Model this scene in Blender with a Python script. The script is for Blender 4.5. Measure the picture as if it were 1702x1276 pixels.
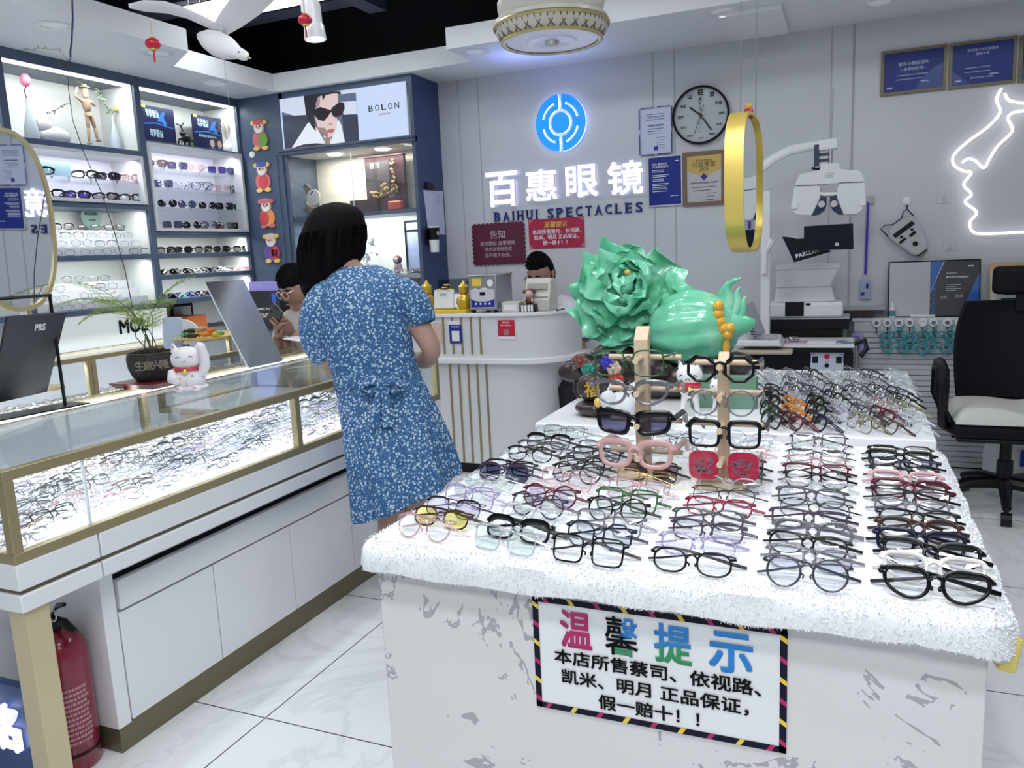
import bpy, bmesh, math, random
import numpy as np
from mathutils import Vector, Matrix, Euler
random.seed(7)
SC = bpy.context.scene
for o in list(bpy.data.objects): bpy.data.objects.remove(o)
COL = SC.collection
PI = math.pi
R = math.radians

# ---------------------------------------------------------------- camera
W_, H_, FPX = 1702.0, 1276.0, 1316.56
YAW, PITCH, ROLL = 0.40606289, -0.16344709, -0.04622363
EYE = np.array([0.0, 0.0, 1.35])
_fw = np.array([-math.sin(YAW)*math.cos(PITCH), math.cos(YAW)*math.cos(PITCH), math.sin(PITCH)])
_r0 = np.array([math.cos(YAW), math.sin(YAW), 0.0]); _u0 = np.cross(_r0, _fw)
_rt = _r0*math.cos(ROLL)+_u0*math.sin(ROLL); _up = -_r0*math.sin(ROLL)+_u0*math.cos(ROLL)
cam = bpy.data.cameras.new('camera'); cam_o = bpy.data.objects.new('camera', cam); COL.objects.link(cam_o)
cam.sensor_width = 36.0; cam.lens = 36.0*FPX/W_; cam.clip_start = 0.05; cam.clip_end = 60
m = Matrix.Identity(4)
for i in range(3):
    m[i][0] = _rt[i]; m[i][1] = _up[i]; m[i][2] = -_fw[i]; m[i][3] = EYE[i]
cam_o.matrix_world = m
SC.camera = cam_o
def at(px, py, ax, val):
    """the point of the plane (axis ax = val) that the photograph shows at this pixel: a measurement"""
    d = _rt*(px-W_/2)/FPX-_up*(py-H_/2)/FPX+_fw
    return Vector(EYE+d*((val-EYE[ax])/d[ax]))

# ---------------------------------------------------------------- world, exposure, main lights
SC.view_settings.view_transform = 'Standard'; SC.view_settings.look = 'None'
SC.view_settings.gamma = 1.0; SC.view_settings.use_curve_mapping = False
SC.view_settings.exposure = 0.0
SC.cycles.use_denoising = True
SC.cycles.max_bounces = 8; SC.cycles.transparent_max_bounces = 24
SC.cycles.diffuse_bounces = 3; SC.cycles.glossy_bounces = 4; SC.cycles.transmission_bounces = 6
SC.cycles.caustics_reflective = False; SC.cycles.caustics_refractive = False
SC.cycles.sample_clamp_indirect = 6
wd = bpy.data.worlds.new('world'); SC.world = wd; wd.use_nodes = True
wd.node_tree.nodes['Background'].inputs[0].default_value = (0.80, 0.90, 1.0, 1)
wd.node_tree.nodes['Background'].inputs[1].default_value = 0.24     # even soft fill from the open front and side, standing in for daylight
def area(name, loc, size, size_y, power, direction=(0, 0, -1), col=(0.93, 0.97, 1.0), spread=PI):
    l = bpy.data.lights.new(name, 'AREA'); l.shape = 'RECTANGLE'; l.size = size; l.size_y = size_y
    l.energy = power; l.color = col; l.spread = spread
    o = bpy.data.objects.new(name, l); COL.objects.link(o); o.location = loc
    z = -Vector(direction).normalized(); y = Vector((0, 1, 0)); y = (y-z*y.dot(z)).normalized(); x = y.cross(z)   # size runs along x, size_y along y
    o.rotation_euler = Matrix((x, y, z)).transposed().to_euler()
    return o
def spot(name, loc, target, power, angle=50, blend=0.6, col=(0.96, 0.98, 1.0), rad=0.04):
    l = bpy.data.lights.new(name, 'SPOT'); l.energy = power; l.spot_size = R(angle); l.spot_blend = blend
    l.color = col; l.shadow_soft_size = rad
    o = bpy.data.objects.new(name, l); COL.objects.link(o); o.location = loc
    o.rotation_euler = (Vector(target)-Vector(loc)).to_track_quat('-Z', 'Y').to_euler()
    return o
WY = 5.2                         # back wall
ZC = 2.553                       # underside of the white bulkheads
XL = -4.16                       # front of the wall cabinets
YB = 4.83                        # front of the cabinet with the lightbox
LAMPS = [(-2.35, 1.9, 2.95), (-0.45, 1.5, 2.95), (-1.6, 3.4, 2.95), (0.7, 3.2, 2.95), (-0.4, 0.1, 2.95), (-0.6, -1.3, 2.95), (1.2, -0.9, 2.95)]  # all out of view; last two added to brighten the marble front
for i, p in enumerate(LAMPS):
    area('ceiling_lamp_light', (p[0], p[1], p[2]-0.05), 1.2, 0.24, (9.5, 10, 8.5, 8, 24, 29, 21)[i])
spot('track_light', (-0.55, 0.7, 2.85), (-0.35, 1.5, 0.85), 26, 44)
spot('track_light', (0.25, 0.9, 2.85), (0.0, 1.6, 0.85), 22, 44)
spot('track_light', (-0.3, 2.1, 2.85), (-0.3, 2.6, 0.87), 30, 50)

# ---------------------------------------------------------------- helpers
class B:
    """collects shapes; obj() links them as one mesh"""
    def __init__(s): s.v = []; s.f = []; s.m = []; s.mi = 0
    def add(s, vs, fs):
        o = len(s.v); s.v += [tuple(map(float, p)) for p in vs]
        for q in fs: s.f.append([i+o for i in q]); s.m.append(s.mi)
        return s
    def bx(s, x0, x1, y0, y1, z0, z1):
        return s.add([(x, y, z) for z in (z0, z1) for y in (y0, y1) for x in (x0, x1)],
                     [(0, 2, 3, 1), (4, 5, 7, 6), (0, 1, 5, 4), (2, 6, 7, 3), (0, 4, 6, 2), (1, 3, 7, 5)])
    def box(s, c, sz, rot=None):
        b = B().bx(-sz[0]/2, sz[0]/2, -sz[1]/2, sz[1]/2, -sz[2]/2, sz[2]/2)
        mt = rot if isinstance(rot, Matrix) else Euler(rot or (0, 0, 0)).to_matrix()
        return s.add([Vector(c)+mt@Vector(p) for p in b.v], b.f)
    def prism(s, poly, org, ux, uy, d):
        ux = Vector(ux); uy = Vector(uy); org = Vector(org); n = ux.cross(uy).normalized()
        k = len(poly); p = [org+ux*a+uy*b for a, b in poly]
        return s.add(p+[q+n*d for q in p], [list(range(k))[::-1], list(range(k, 2*k))]+[(i, (i+1) % k, k+(i+1) % k, k+i) for i in range(k)])
    def tube(s, pts, r, n=8, closed=False, cap=True, ry=None, up=None):
        pts = [Vector(p) for p in pts]; k = len(pts); rs = r if isinstance(r, (list, tuple)) else [r]*k
        ry = ry if isinstance(ry, (list, tuple)) else [ry]*k
        vs = []; prev = None
        for i, p in enumerate(pts):
            a = pts[(i-1) % k] if (closed or i > 0) else p; c = pts[(i+1) % k] if (closed or i < k-1) else p
            t = (c-a).normalized()
            if up is not None: x = Vector(up).cross(t)
            elif prev is None: x = t.orthogonal()
            else: x = prev-t*prev.dot(t)
            if x.length < 1e-6: x = t.orthogonal()
            x.normalize(); prev = x; y = t.cross(x)
            for j in range(n):
                th = 2*PI*j/n
                vs.append(p+x*math.cos(th)*rs[i]+y*math.sin(th)*(ry[i] if ry[i] else rs[i]))
        fs = []
        for i in range(k if closed else k-1):
            a = i*n; b = ((i+1) % k)*n
            fs += [(a+j, a+(j+1) % n, b+(j+1) % n, b+j) for j in range(n)]
        if cap and not closed: fs += [list(range(n))[::-1], [(k-1)*n+j for j in range(n)]]
        return s.add(vs, fs)
    def lathe(s, prof, c, n=24, mt=None, a0=0, a1=2*PI):
        full = abs(a1-a0-2*PI) < 1e-6; vs = []; k = len(prof); nn = n if full else n+1
        for i in range(nn):
            th = a0+(a1-a0)*i/n
            for r, z in prof:
                p = Vector((r*math.cos(th), r*math.sin(th), z))
                vs.append(Vector(c)+(mt@p if mt else p))
        fs = []
        for i in range(n):
            a = i*k; b = ((i+1) % nn)*k
            fs += [(a+j, b+j, b+j+1, a+j+1) for j in range(k-1)]
        return s.add(vs, fs)
    def sph(s, c, r, nu=16, nv=10, mt=None, fn=None):
        r = r if isinstance(r, (list, tuple)) else (r, r, r); vs = []
        for j in range(nv+1):
            ph = PI*j/nv
            for i in range(nu):
                th = 2*PI*i/nu
                d = Vector((math.sin(ph)*math.cos(th), math.sin(ph)*math.sin(th), math.cos(ph)))
                k = fn(d) if fn else 1.0
                p = Vector((d.x*r[0]*k, d.y*r[1]*k, d.z*r[2]*k))
                vs.append(Vector(c)+(mt@p if mt else p))
        fs = [(j*nu+i, (j+1)*nu+i, (j+1)*nu+(i+1) % nu, j*nu+(i+1) % nu) for j in range(nv) for i in range(nu)]
        return s.add(vs, fs)
    def loft(s, rings, cap=True):
        n = len(rings[0]); vs = [p for r in rings for p in r]
        fs = [(i*n+j, i*n+(j+1) % n, (i+1)*n+(j+1) % n, (i+1)*n+j) for i in range(len(rings)-1) for j in range(n)]
        if cap: fs += [list(range(n))[::-1], [(len(rings)-1)*n+j for j in range(n)]]
        return s.add(vs, fs)
    def grid(s, fn, nu, nv):
        vs = [fn(i/nu, j/nv) for j in range(nv+1) for i in range(nu+1)]
        return s.add(vs, [(j*(nu+1)+i, j*(nu+1)+i+1, (j+1)*(nu+1)+i+1, (j+1)*(nu+1)+i) for j in range(nv) for i in range(nu)])
    def join(s, b, mt=None):
        o = len(s.v); s.v += [tuple(mt@Vector(p)) for p in b.v] if mt else b.v
        s.f += [[i+o for i in q] for q in b.f]; s.m += b.m
        return s
ORG = {}
def mesh_of(name, b, mats, smooth=38):
    me = bpy.data.meshes.new(name); me.from_pydata(b.v, [], b.f)
    for mt in (mats if isinstance(mats, (list, tuple)) else [mats]): me.materials.append(mt)
    if b.m and max(b.m) > 0: me.polygons.foreach_set('material_index', b.m)
    me.validate(); bmm = bmesh.new(); bmm.from_mesh(me); bmesh.ops.recalc_face_normals(bmm, faces=bmm.faces); bmm.to_mesh(me); bmm.free()
    if smooth:
        me.shade_smooth()
        if smooth < 180: me.set_sharp_from_angle(angle=R(smooth))
    return me
def obj(name, b, mats, parent=None, smooth=38, bev=0, seg=2, world=True, solid=0, sub=0):
    if isinstance(b, B):
        if parent is not None and world and parent in ORG:
            o_ = ORG[parent]; bb = B(); bb.f = b.f; bb.m = b.m; bb.v = [(p[0]-o_[0], p[1]-o_[1], p[2]-o_[2]) for p in b.v]; b = bb
        me = mesh_of(name, b, mats, smooth)
    else: me = b
    o = bpy.data.objects.new(name, me); COL.objects.link(o)
    if parent is not None:
        o.parent = parent
        if parent in ORG: ORG[o] = ORG[parent]
    else: ORG[o] = Vector((0, 0, 0))
    if solid:
        md = o.modifiers.new('solid', 'SOLIDIFY'); md.thickness = solid
    if sub:
        md = o.modifiers.new('sub', 'SUBSURF'); md.levels = sub; md.render_levels = sub
    if bev:
        md = o.modifiers.new('bevel', 'BEVEL'); md.width = bev; md.segments = seg; md.limit_method = 'ANGLE'; md.angle_limit = R(40)
    return o
def tag(o, label, cat, group=None, kind=None):
    o['label'] = label; o['category'] = cat
    if group: o['group'] = group
    if kind: o['kind'] = kind
    return o
def thing(name, label, cat, loc=(0, 0, 0), rot=(0, 0, 0), group=None):
    o = bpy.data.objects.new(name, None); o.empty_display_size = 0.05; COL.objects.link(o)
    o.location = loc; o.rotation_euler = rot
    if tuple(rot) == (0, 0, 0): ORG[o] = Vector(loc)
    return tag(o, label, cat, group)
def struct(name, b, mats, **k):
    o = obj(name, b, mats, **k); o['kind'] = 'structure'; return o

# ---------------------------------------------------------------- materials
MATS = {}
def mat(name, col, rough=0.5, metal=0.0, emit=0.0, ecol=None, coat=0.0, sss=0.0, spec=0.5, trans=0.0):
    if name in MATS: return MATS[name]
    mt = bpy.data.materials.new(name); mt.use_nodes = True; p = mt.node_tree.nodes['Principled BSDF']
    p.inputs['Base Color'].default_value = (*col, 1); p.inputs['Roughness'].default_value = rough; p.inputs['Metallic'].default_value = metal
    p.inputs['Specular IOR Level'].default_value = spec
    if emit: p.inputs['Emission Strength'].default_value = emit; p.inputs['Emission Color'].default_value = (*(ecol or col), 1)
    if coat: p.inputs['Coat Weight'].default_value = coat; p.inputs['Coat Roughness'].default_value = 0.05
    if sss: p.inputs['Subsurface Weight'].default_value = sss; p.inputs['Subsurface Radius'].default_value = (0.02, 0.02, 0.02)
    if trans: p.inputs['Transmission Weight'].default_value = trans
    MATS[name] = mt; return mt
class N:
    def __init__(s, mt): s.t = mt.node_tree; s.p = s.t.nodes['Principled BSDF']
    def n(s, ty, **k):
        nd = s.t.nodes.new(ty)
        for a, v in k.items():
            if a.startswith('i_'):
                key = a[2:]; nd.inputs[int(key) if key.isdigit() else key].default_value = v
            else: setattr(nd, a, v)
        return nd
    def l(s, a, b): s.t.links.new(a, b)
    def math(s, op, a, b=None, c=None):
        nd = s.t.nodes.new('ShaderNodeMath'); nd.operation = op
        for i, v in enumerate((a, b, c)):
            if v is None: continue
            if isinstance(v, (int, float)): nd.inputs[i].default_value = v
            else: s.l(v, nd.inputs[i])
        return nd.outputs[0]
    def mix(s, f, a, b):
        nd = s.t.nodes.new('ShaderNodeMix'); nd.data_type = 'RGBA'
        for i, v in ((0, f), (6, a), (7, b)):
            if isinstance(v, (int, float)): nd.inputs[i].default_value = v
            elif isinstance(v, (tuple, list)): nd.inputs[i].default_value = (*v, 1)
            else: s.l(v, nd.inputs[i])
        return nd.outputs[2]
    def ramp(s, f, stops):
        nd = s.t.nodes.new('ShaderNodeValToRGB'); cr = nd.color_ramp
        while len(cr.elements) < len(stops): cr.elements.new(0.5)
        for e, (p, c) in zip(cr.elements, stops): e.position = p; e.color = (*c, 1) if len(c) == 3 else c
        s.l(f, nd.inputs[0]); return nd.outputs[0]
    def coord(s, which='Object'): return s.n('ShaderNodeTexCoord').outputs[which]
    def noise(s, vec, scale, detail=3, rough=0.5, dist=0):
        nd = s.n('ShaderNodeTexNoise'); s.l(vec, nd.inputs['Vector'])
        nd.inputs['Scale'].default_value = scale; nd.inputs['Detail'].default_value = detail; nd.inputs['Roughness'].default_value = rough; nd.inputs['Distortion'].default_value = dist
        return nd
    def bump(s, h, strength, dist=0.01):
        nd = s.n('ShaderNodeBump', i_Strength=strength, i_Distance=dist); s.l(h, nd.inputs['Height']); s.l(nd.outputs[0], s.p.inputs['Normal'])
def clear(name, tint, gloss=0.06, rough=0.02, solid=0.0, scol=(0.5, 0.5, 0.5)):
    """thin clear sheet: passes light, reflects more at grazing angles"""
    if name in MATS: return MATS[name]
    mt = bpy.data.materials.new(name); mt.use_nodes = True; t = mt.node_tree; t.nodes.clear()
    out = t.nodes.new('ShaderNodeOutputMaterial'); tr = t.nodes.new('ShaderNodeBsdfTransparent'); gl = t.nodes.new('ShaderNodeBsdfGlossy')
    tr.inputs[0].default_value = (*tint, 1); gl.inputs[1].default_value = rough; gl.inputs[0].default_value = (1, 1, 1, 1)
    fr = t.nodes.new('ShaderNodeLayerWeight'); fr.inputs[0].default_value = 0.5
    pw = t.nodes.new('ShaderNodeMath'); pw.operation = 'POWER'; pw.inputs[1].default_value = 5.0; t.links.new(fr.outputs['Facing'], pw.inputs[0])
    sc = t.nodes.new('ShaderNodeMath'); sc.operation = 'MULTIPLY_ADD'; sc.inputs[1].default_value = 0.45; sc.inputs[2].default_value = gloss; sc.use_clamp = True
    t.links.new(pw.outputs[0], sc.inputs[0])
    mx = t.nodes.new('ShaderNodeMixShader'); t.links.new(sc.outputs[0], mx.inputs[0])
    base = tr.outputs[0]
    if solid:
        df = t.nodes.new('ShaderNodeBsdfDiffuse'); df.inputs[0].default_value = (*scol, 1)
        m2 = t.nodes.new('ShaderNodeMixShader'); m2.inputs[0].default_value = solid
        t.links.new(tr.outputs[0], m2.inputs[1]); t.links.new(df.outputs[0], m2.inputs[2]); base = m2.outputs[0]
    t.links.new(base, mx.inputs[1]); t.links.new(gl.outputs[0], mx.inputs[2]); t.links.new(mx.outputs[0], out.inputs[0])
    MATS[name] = mt; return mt
WHITE = mat('white_lacquer', (0.80, 0.81, 0.84), 0.25)
WALLW = mat('white_wall_panel', (0.60, 0.615, 0.655), 0.35)
SOFF = mat('white_plasterboard', (0.78, 0.79, 0.82), 0.5)
NAVY = mat('slate_blue_lacquer', (0.060, 0.090, 0.150), 0.35)
NAVYD = mat('deep_blue_lacquer', (0.030, 0.060, 0.170), 0.4)
GOLD = mat('champagne_metal', (0.36, 0.30, 0.17), 0.38, 0.5)
BRONZE = mat('dark_bronze_strip', (0.17, 0.145, 0.09), 0.35, 0.4)
GOLDP = mat('pale_gold_paint', (0.60, 0.52, 0.32), 0.4, 0.2)
GOLDB = mat('bright_gold', (0.86, 0.64, 0.12), 0.22, 0.75)
BLACK = mat('black_plastic', (0.005, 0.005, 0.007), 0.35, spec=.3)
BLACKM = mat('matt_black', (0.006, 0.006, 0.008), 0.8, spec=.2)
STEEL = mat('brushed_steel', (0.55, 0.56, 0.58), 0.3, 0.9)
GREYP = mat('grey_plastic', (0.55, 0.56, 0.58), 0.4)
CREAM = mat('ivory_plastic', (0.62, 0.61, 0.55), 0.45)
RED = mat('red_lacquer', (0.55, 0.010, 0.040), 0.35)
CRIM = mat('crimson_print', (0.42, 0.010, 0.055), 0.5)
BLUEP = mat('blue_print', (0.008, 0.025, 0.24), 0.3)
WPAPER = mat('white_paper', (0.82, 0.83, 0.85), 0.6)
INKW = mat('white_ink', (0.85, 0.86, 0.9), 0.6)
INKK = mat('black_ink', (0.004, 0.004, 0.006), 0.7, spec=.15)
INKB = mat('blue_ink', (0.01, 0.02, 0.28), 0.5)
INKG = mat('gold_ink', (0.80, 0.55, 0.10), 0.4)
SKIN = mat('skin', (0.56, 0.34, 0.26), 0.5, sss=0.08)
SKIND = mat('tan_skin', (0.38, 0.21, 0.15), 0.5, sss=0.08)
HAIR = mat('black_hair', (0.005, 0.0045, 0.006), 0.75, spec=.10)
GLASS = clear('clear_glass', (0.93, 0.96, 0.97), 0.05)
GLASSD = clear('cabinet_glass', (0.95, 0.97, 0.97), 0.035)
ACRYL = clear('clear_acrylic', (0.93, 0.95, 0.97), 0.05, 0.05, 0.08, (0.8, 0.85, 0.9))
LED = mat('led_strip', (1, 1, 1), 0.5, emit=9.0, ecol=(0.93, 0.97, 1.0))
TUBE = mat('lamp_diffuser', (1, 1, 1), 0.5, emit=7.0, ecol=(0.93, 0.97, 1.0))
PINE = mat('pale_pine', (0.66, 0.50, 0.34), 0.55)
_n = N(PINE); _w = _n.n('ShaderNodeTexWave', i_Scale=9.0, i_Distortion=2.0); _mp = _n.n('ShaderNodeMapping'); _mp.inputs['Scale'].default_value = (6, 6, 0.7)
_n.l(_n.coord(), _mp.inputs[0]); _n.l(_mp.outputs[0], _w.inputs[0])
_n.l(_n.mix(_w.outputs['Fac'], (0.70, 0.55, 0.39), (0.64, 0.49, 0.335)), _n.p.inputs['Base Color'])

# ---------------------------------------------------------------- lettering
_TC = {}
def text_shape(s, bold=0.0, spacing=1.0, res=3):
    key = (s, bold, spacing, res)
    if key in _TC: return _TC[key]
    cu = bpy.data.curves.new('lettering', 'FONT'); cu.body = s; cu.resolution_u = res; cu.space_character = spacing; cu.align_x = 'CENTER'; cu.space_line = 1.0
    o = bpy.data.objects.new('lettering', cu); COL.objects.link(o); bpy.context.view_layer.update()
    me = bpy.data.meshes.new_from_object(o.evaluated_get(bpy.context.evaluated_depsgraph_get()))
    v = [tuple(x.co) for x in me.vertices]; f = [tuple(p.vertices) for p in me.polygons]
    bpy.data.objects.remove(o); bpy.data.curves.remove(cu); bpy.data.meshes.remove(me)
    if not v: v = [(0, 0, 0), (1, 0, 0), (0, 1, 0)]; f = [(0, 1, 2)]
    if bold:
        a = np.array(v); k = len(v); off = [(-bold, -bold, 0), (bold, -bold, 0), (-bold, bold, 0), (bold, bold, 0)]
        v = np.concatenate([a+np.array(d)+np.array((0, 0, .006*j)) for j, d in enumerate(off)]); f = [tuple(i+k*j for i in q) for j in range(4) for q in f]
    a = np.array(v); lo, hi = a.min(0), a.max(0)
    _TC[key] = (a, f, lo, hi); return _TC[key]
def letter(b, s, c, ux, uy, w=None, h=None, bold=0.0, lift=0.0008, spacing=1.0, thick=0.0, shear=0.0, side=None):
    """adds the text s centred on c, w wide and/or h high, in the plane of unit vectors ux, uy"""
    a, f, lo, hi = text_shape(s, bold, spacing)
    sz = hi-lo; sx = sy = None
    if w: sx = w/max(sz[0], 1e-6)
    if h: sy = h/max(sz[1], 1e-6)
    sx = sx or sy; sy = sy or sx
    ux = Vector(ux).normalized(); uy = Vector(uy).normalized(); n = ux.cross(uy)
    c = Vector(c)+n*lift; mid = (lo+hi)/2
    P = [c+ux*(float(p[0]-mid[0])*sx+shear*float(p[1]-mid[1])*sy)+uy*float(p[1]-mid[1])*sy+n*float(p[2])*sy for p in a]
    b.add(P, f)
    if thick:
        k = len(P); b.add([p+n*thick for p in P], f)
        ed = {}
        for q in f:
            for i in range(len(q)):
                e = (q[i], q[(i+1) % len(q)]); ed[e] = 1
        bd = [e for e in ed if (e[1], e[0]) not in ed]
        vs = []; fs = []
        for i, (p, q) in enumerate(bd):
            vs += [P[p], P[q], P[q]+n*thick, P[p]+n*thick]; fs.append((4*i, 4*i+1, 4*i+2, 4*i+3))
        mi0 = b.mi; b.mi = side if side is not None else mi0; b.add(vs, fs); b.mi = mi0
    return b
XV = Vector((1, 0, 0)); YV = Vector((0, 1, 0)); ZV = Vector((0, 0, 1))
def quad(b, c, ux, uy, w, h, lift=0.0, rot=0.0):
    """flat printed patch"""
    ux = Vector(ux).normalized(); uy = Vector(uy).normalized(); n = ux.cross(uy)
    x = ux*math.cos(rot)+uy*math.sin(rot); y = -ux*math.sin(rot)+uy*math.cos(rot)
    c = Vector(c)+n*lift
    return b.add([c-x*w/2-y*h/2, c+x*w/2-y*h/2, c+x*w/2+y*h/2, c-x*w/2+y*h/2], [(0, 1, 2, 3)])
def poly(b, pts, c, ux, uy, lift=0.0):
    ux = Vector(ux).normalized(); uy = Vector(uy).normalized(); n = ux.cross(uy); c = Vector(c)+n*lift
    return b.add([c+ux*p[0]+uy*p[1] for p in pts], [list(range(len(pts)))])
def disc(r0, r1=None, n=28, a0=0, a1=2*PI):
    return [(r0*math.cos(a0+(a1-a0)*i/n), (r1 or r0)*math.sin(a0+(a1-a0)*i/n)) for i in range(n)]
def wallbox(p4, y):
    """mean rectangle on the wall plane y from its four corners in the photograph (tl, tr, br, bl): x0, x1, z0, z1"""
    q = [at(px, py, 1, y) for px, py in p4]
    return ((q[0].x+q[3].x)/2, (q[1].x+q[2].x)/2, (q[2].z+q[3].z)/2, (q[0].z+q[1].z)/2)
# ================================================================ the setting
FLOOR = mat('white_marble_tile', (0.75, 0.76, 0.79), 0.12)
n = N(FLOOR); co = n.coord(); sep = n.n('ShaderNodeSeparateXYZ'); n.l(co, sep.inputs[0])
def _line(out, off):
    q = n.math('MODULO', n.math('ADD', n.math('DIVIDE', n.math('SUBTRACT', out, off), 0.827), 50.0), 1.0)
    return n.math('LESS_THAN', n.math('MINIMUM', q, n.math('SUBTRACT', 1.0, q)), 0.0028)
g = n.math('MAXIMUM', _line(sep.outputs[0], -1.597), _line(sep.outputs[1], 1.712))
ns = n.noise(co, 1.3, 6, 0.6, 1.6); vein = n.math('ABSOLUTE', n.math('SUBTRACT', ns.outputs[0], 0.5))
vc = n.ramp(vein, [(0.0, (0.76, 0.77, 0.79)), (0.03, (0.85, 0.86, 0.88)), (1.0, (0.86, 0.87, 0.89))])
n.l(n.mix(g, vc, (0.06, 0.06, 0.07)), n.p.inputs['Base Color'])
struct('floor', B().bx(-5, 4, -3, 5.3, -0.1, 0), FLOOR)
struct('wall_back', B().bx(-4.7, 3.6, WY, WY+0.12, 0, ZC+0.06), WALLW)
struct('wall_left', B().bx(-4.72, -4.60, -1.5, WY, 0, ZC+0.06), WALLW)
DARK = mat('black_ceiling_paint', (0.006, 0.007, 0.012), 0.7)
DARKB = mat('blue_black_beam', (0.03, 0.036, 0.065), 0.5)
b = B().bx(-4.8, 3.6, -3, WY+0.12, 3.3, 3.38)
b.bx(-4.8, 3.6, WY+0.02, WY+0.12, ZC+0.06, 3.3).bx(-4.8, -4.68, -3, WY, ZC+0.06, 3.3)
struct('ceiling', b, DARK)
for i, (y, z0, z1, w) in enumerate([(4.35, 2.92, 3.12, 0.16), (3.75, 2.86, 3.1, 0.22), (3.05, 2.95, 3.2, 0.3), (2.3, 3.0, 3.2, 0.2)]):
    struct('trim_%d' % (i+1), B().bx(-4.6, 3.4, y, y+w, z0, z1), DARKB)
struct('trim_5', B().box((-2.75, 3.9, 2.93), (0.12, 1.3, 0.12), (0, 0, 0.0)), DARKB)
# white bulkheads round the dark ceiling
ZT = ZC+0.12
ea = at(313, 85.5, 2, ZC); eb = at(289, 110, 2, ZC); ec = at(454, 152, 2, ZC); ed = at(742, 82, 2, ZC)
YS = YB-0.05
def slab(poly_):
    bb = B(); k = len(poly_)
    bb.add([(x, y, ZC) for x, y in poly_]+[(x, y, ZT) for x, y in poly_], [list(range(k)), list(range(k, 2*k))[::-1]]+[(i, (i+1) % k, k+(i+1) % k, k+i) for i in range(k)]); return bb
struct('ceiling_bulkhead_left', slab([(-4.6, -1.0), (ea.x-0.02, -1.0), (ea.x, ea.y), (eb.x, eb.y), (ec.x, YS), (-4.6, YS)]), SOFF)
struct('ceiling_bulkhead_back', slab([(-4.6, YS), (ed.x, YS), (ed.x, WY), (-4.6, WY)]), SOFF)
struct('ceiling_bulkhead_front', slab([(ed.x, ed.y), (3.5, ed.y), (3.5, WY), (ed.x, WY)]), SOFF)
e1 = at(1299, 14, 2, ZC-0.03); 
struct('ceiling_beam', B().bx(e1.x-0.32, e1.x, e1.y, e1.y+0.55, ZC-0.03, ZT+0.1), SOFF)
GROOVE = mat('panel_joint', (0.40, 0.41, 0.45), 0.6)
for i, (px, py, w) in enumerate([(793, 131, .006), (760, 140, .004), (1084, 82, .007), (1120, 73, .007), (1421, 32, .012), (1381, 170, .004)]):
    p = at(px, py, 1, WY)
    z0 = 0.0
    struct('trim_%d' % (i+6), B().bx(p.x-w/2, p.x+w/2, WY-0.003, WY+0.01, z0, ZC), GROOVE)
# recessed downlights
def downlight(px, py, r, lab, power=9):
    p = at(px, py, 2, ZC)
    t = thing('ceiling_downlight', lab, 'light', (p.x, p.y, ZC), group='round downlights in the white bulkheads')
    obj('trim_ring', B().lathe([(r*0.66, 0.004), (r*0.72, -0.006), (r, -0.006), (r*1.02, 0.0)], p, 28), WHITE, t)
    obj('lamp_lens', B().lathe([(0.0001, -0.001), (r*0.68, -0.001)], p, 24), mat('dim_lens', (0.6, 0.61, 0.64), 0.3, emit=0.12, ecol=(1, 1, 1)), t)
    if power: spot('downlight', (p.x, p.y, ZC-0.02), (p.x, p.y, 0), power, 95, 0.7, rad=0.05)
downlight(90, 42, 0.085, 'round white downlight in the bulkhead nearest the hanging blue string', 2.2)
downlight(262, 87, 0.085, 'round white downlight in the bulkhead behind the red lantern', 2.2)
downlight(353, 137, 0.085, 'round white downlight in the bulkhead corner beneath the white bird', 2.2)
downlight(790, 85, 0.085, 'round white downlight in the bulkhead beside the gold fan lamp', 2.2)
downlight(1200, 18, 0.085, 'round white downlight in the bulkhead above the eye chart clock', 2.2)
downlight(1462, 3, 0.085, 'round white downlight in the bulkhead above the phoropter', 2.2)
# ceiling lamps (linear)
for i, p in enumerate(LAMPS):
    t = thing('linear_ceiling_lamp', ['white linear lamp in the dark ceiling over the glass showcase', 'white linear lamp over the fur covered table', 'white linear lamp over the aisle by the cash desk',
              'white linear lamp over the swivel chair', 'white linear lamp over the shop entrance', 'unseen linear lamp added behind the camera as front fill', 'second unseen linear lamp added behind the camera as front fill'][i], 'lamp', (p[0], p[1], p[2]), group='linear lamps in the dark ceiling')
    obj('housing', B().bx(p[0]-.62, p[0]+.62, p[1]-.14, p[1]+.14, p[2], p[2]+.07), WHITE, t, bev=.01)
    obj('diffuser', B().bx(p[0]-.6, p[0]+.6, p[1]-.12, p[1]+.12, p[2]-.012, p[2]), TUBE, t)
    for s in (-.5, .5): obj('hanging_wire', B().tube([(p[0]+s, p[1], p[2]+.06), (p[0]+s, p[1], 3.3)], .003, 6), STEEL, t)

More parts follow.
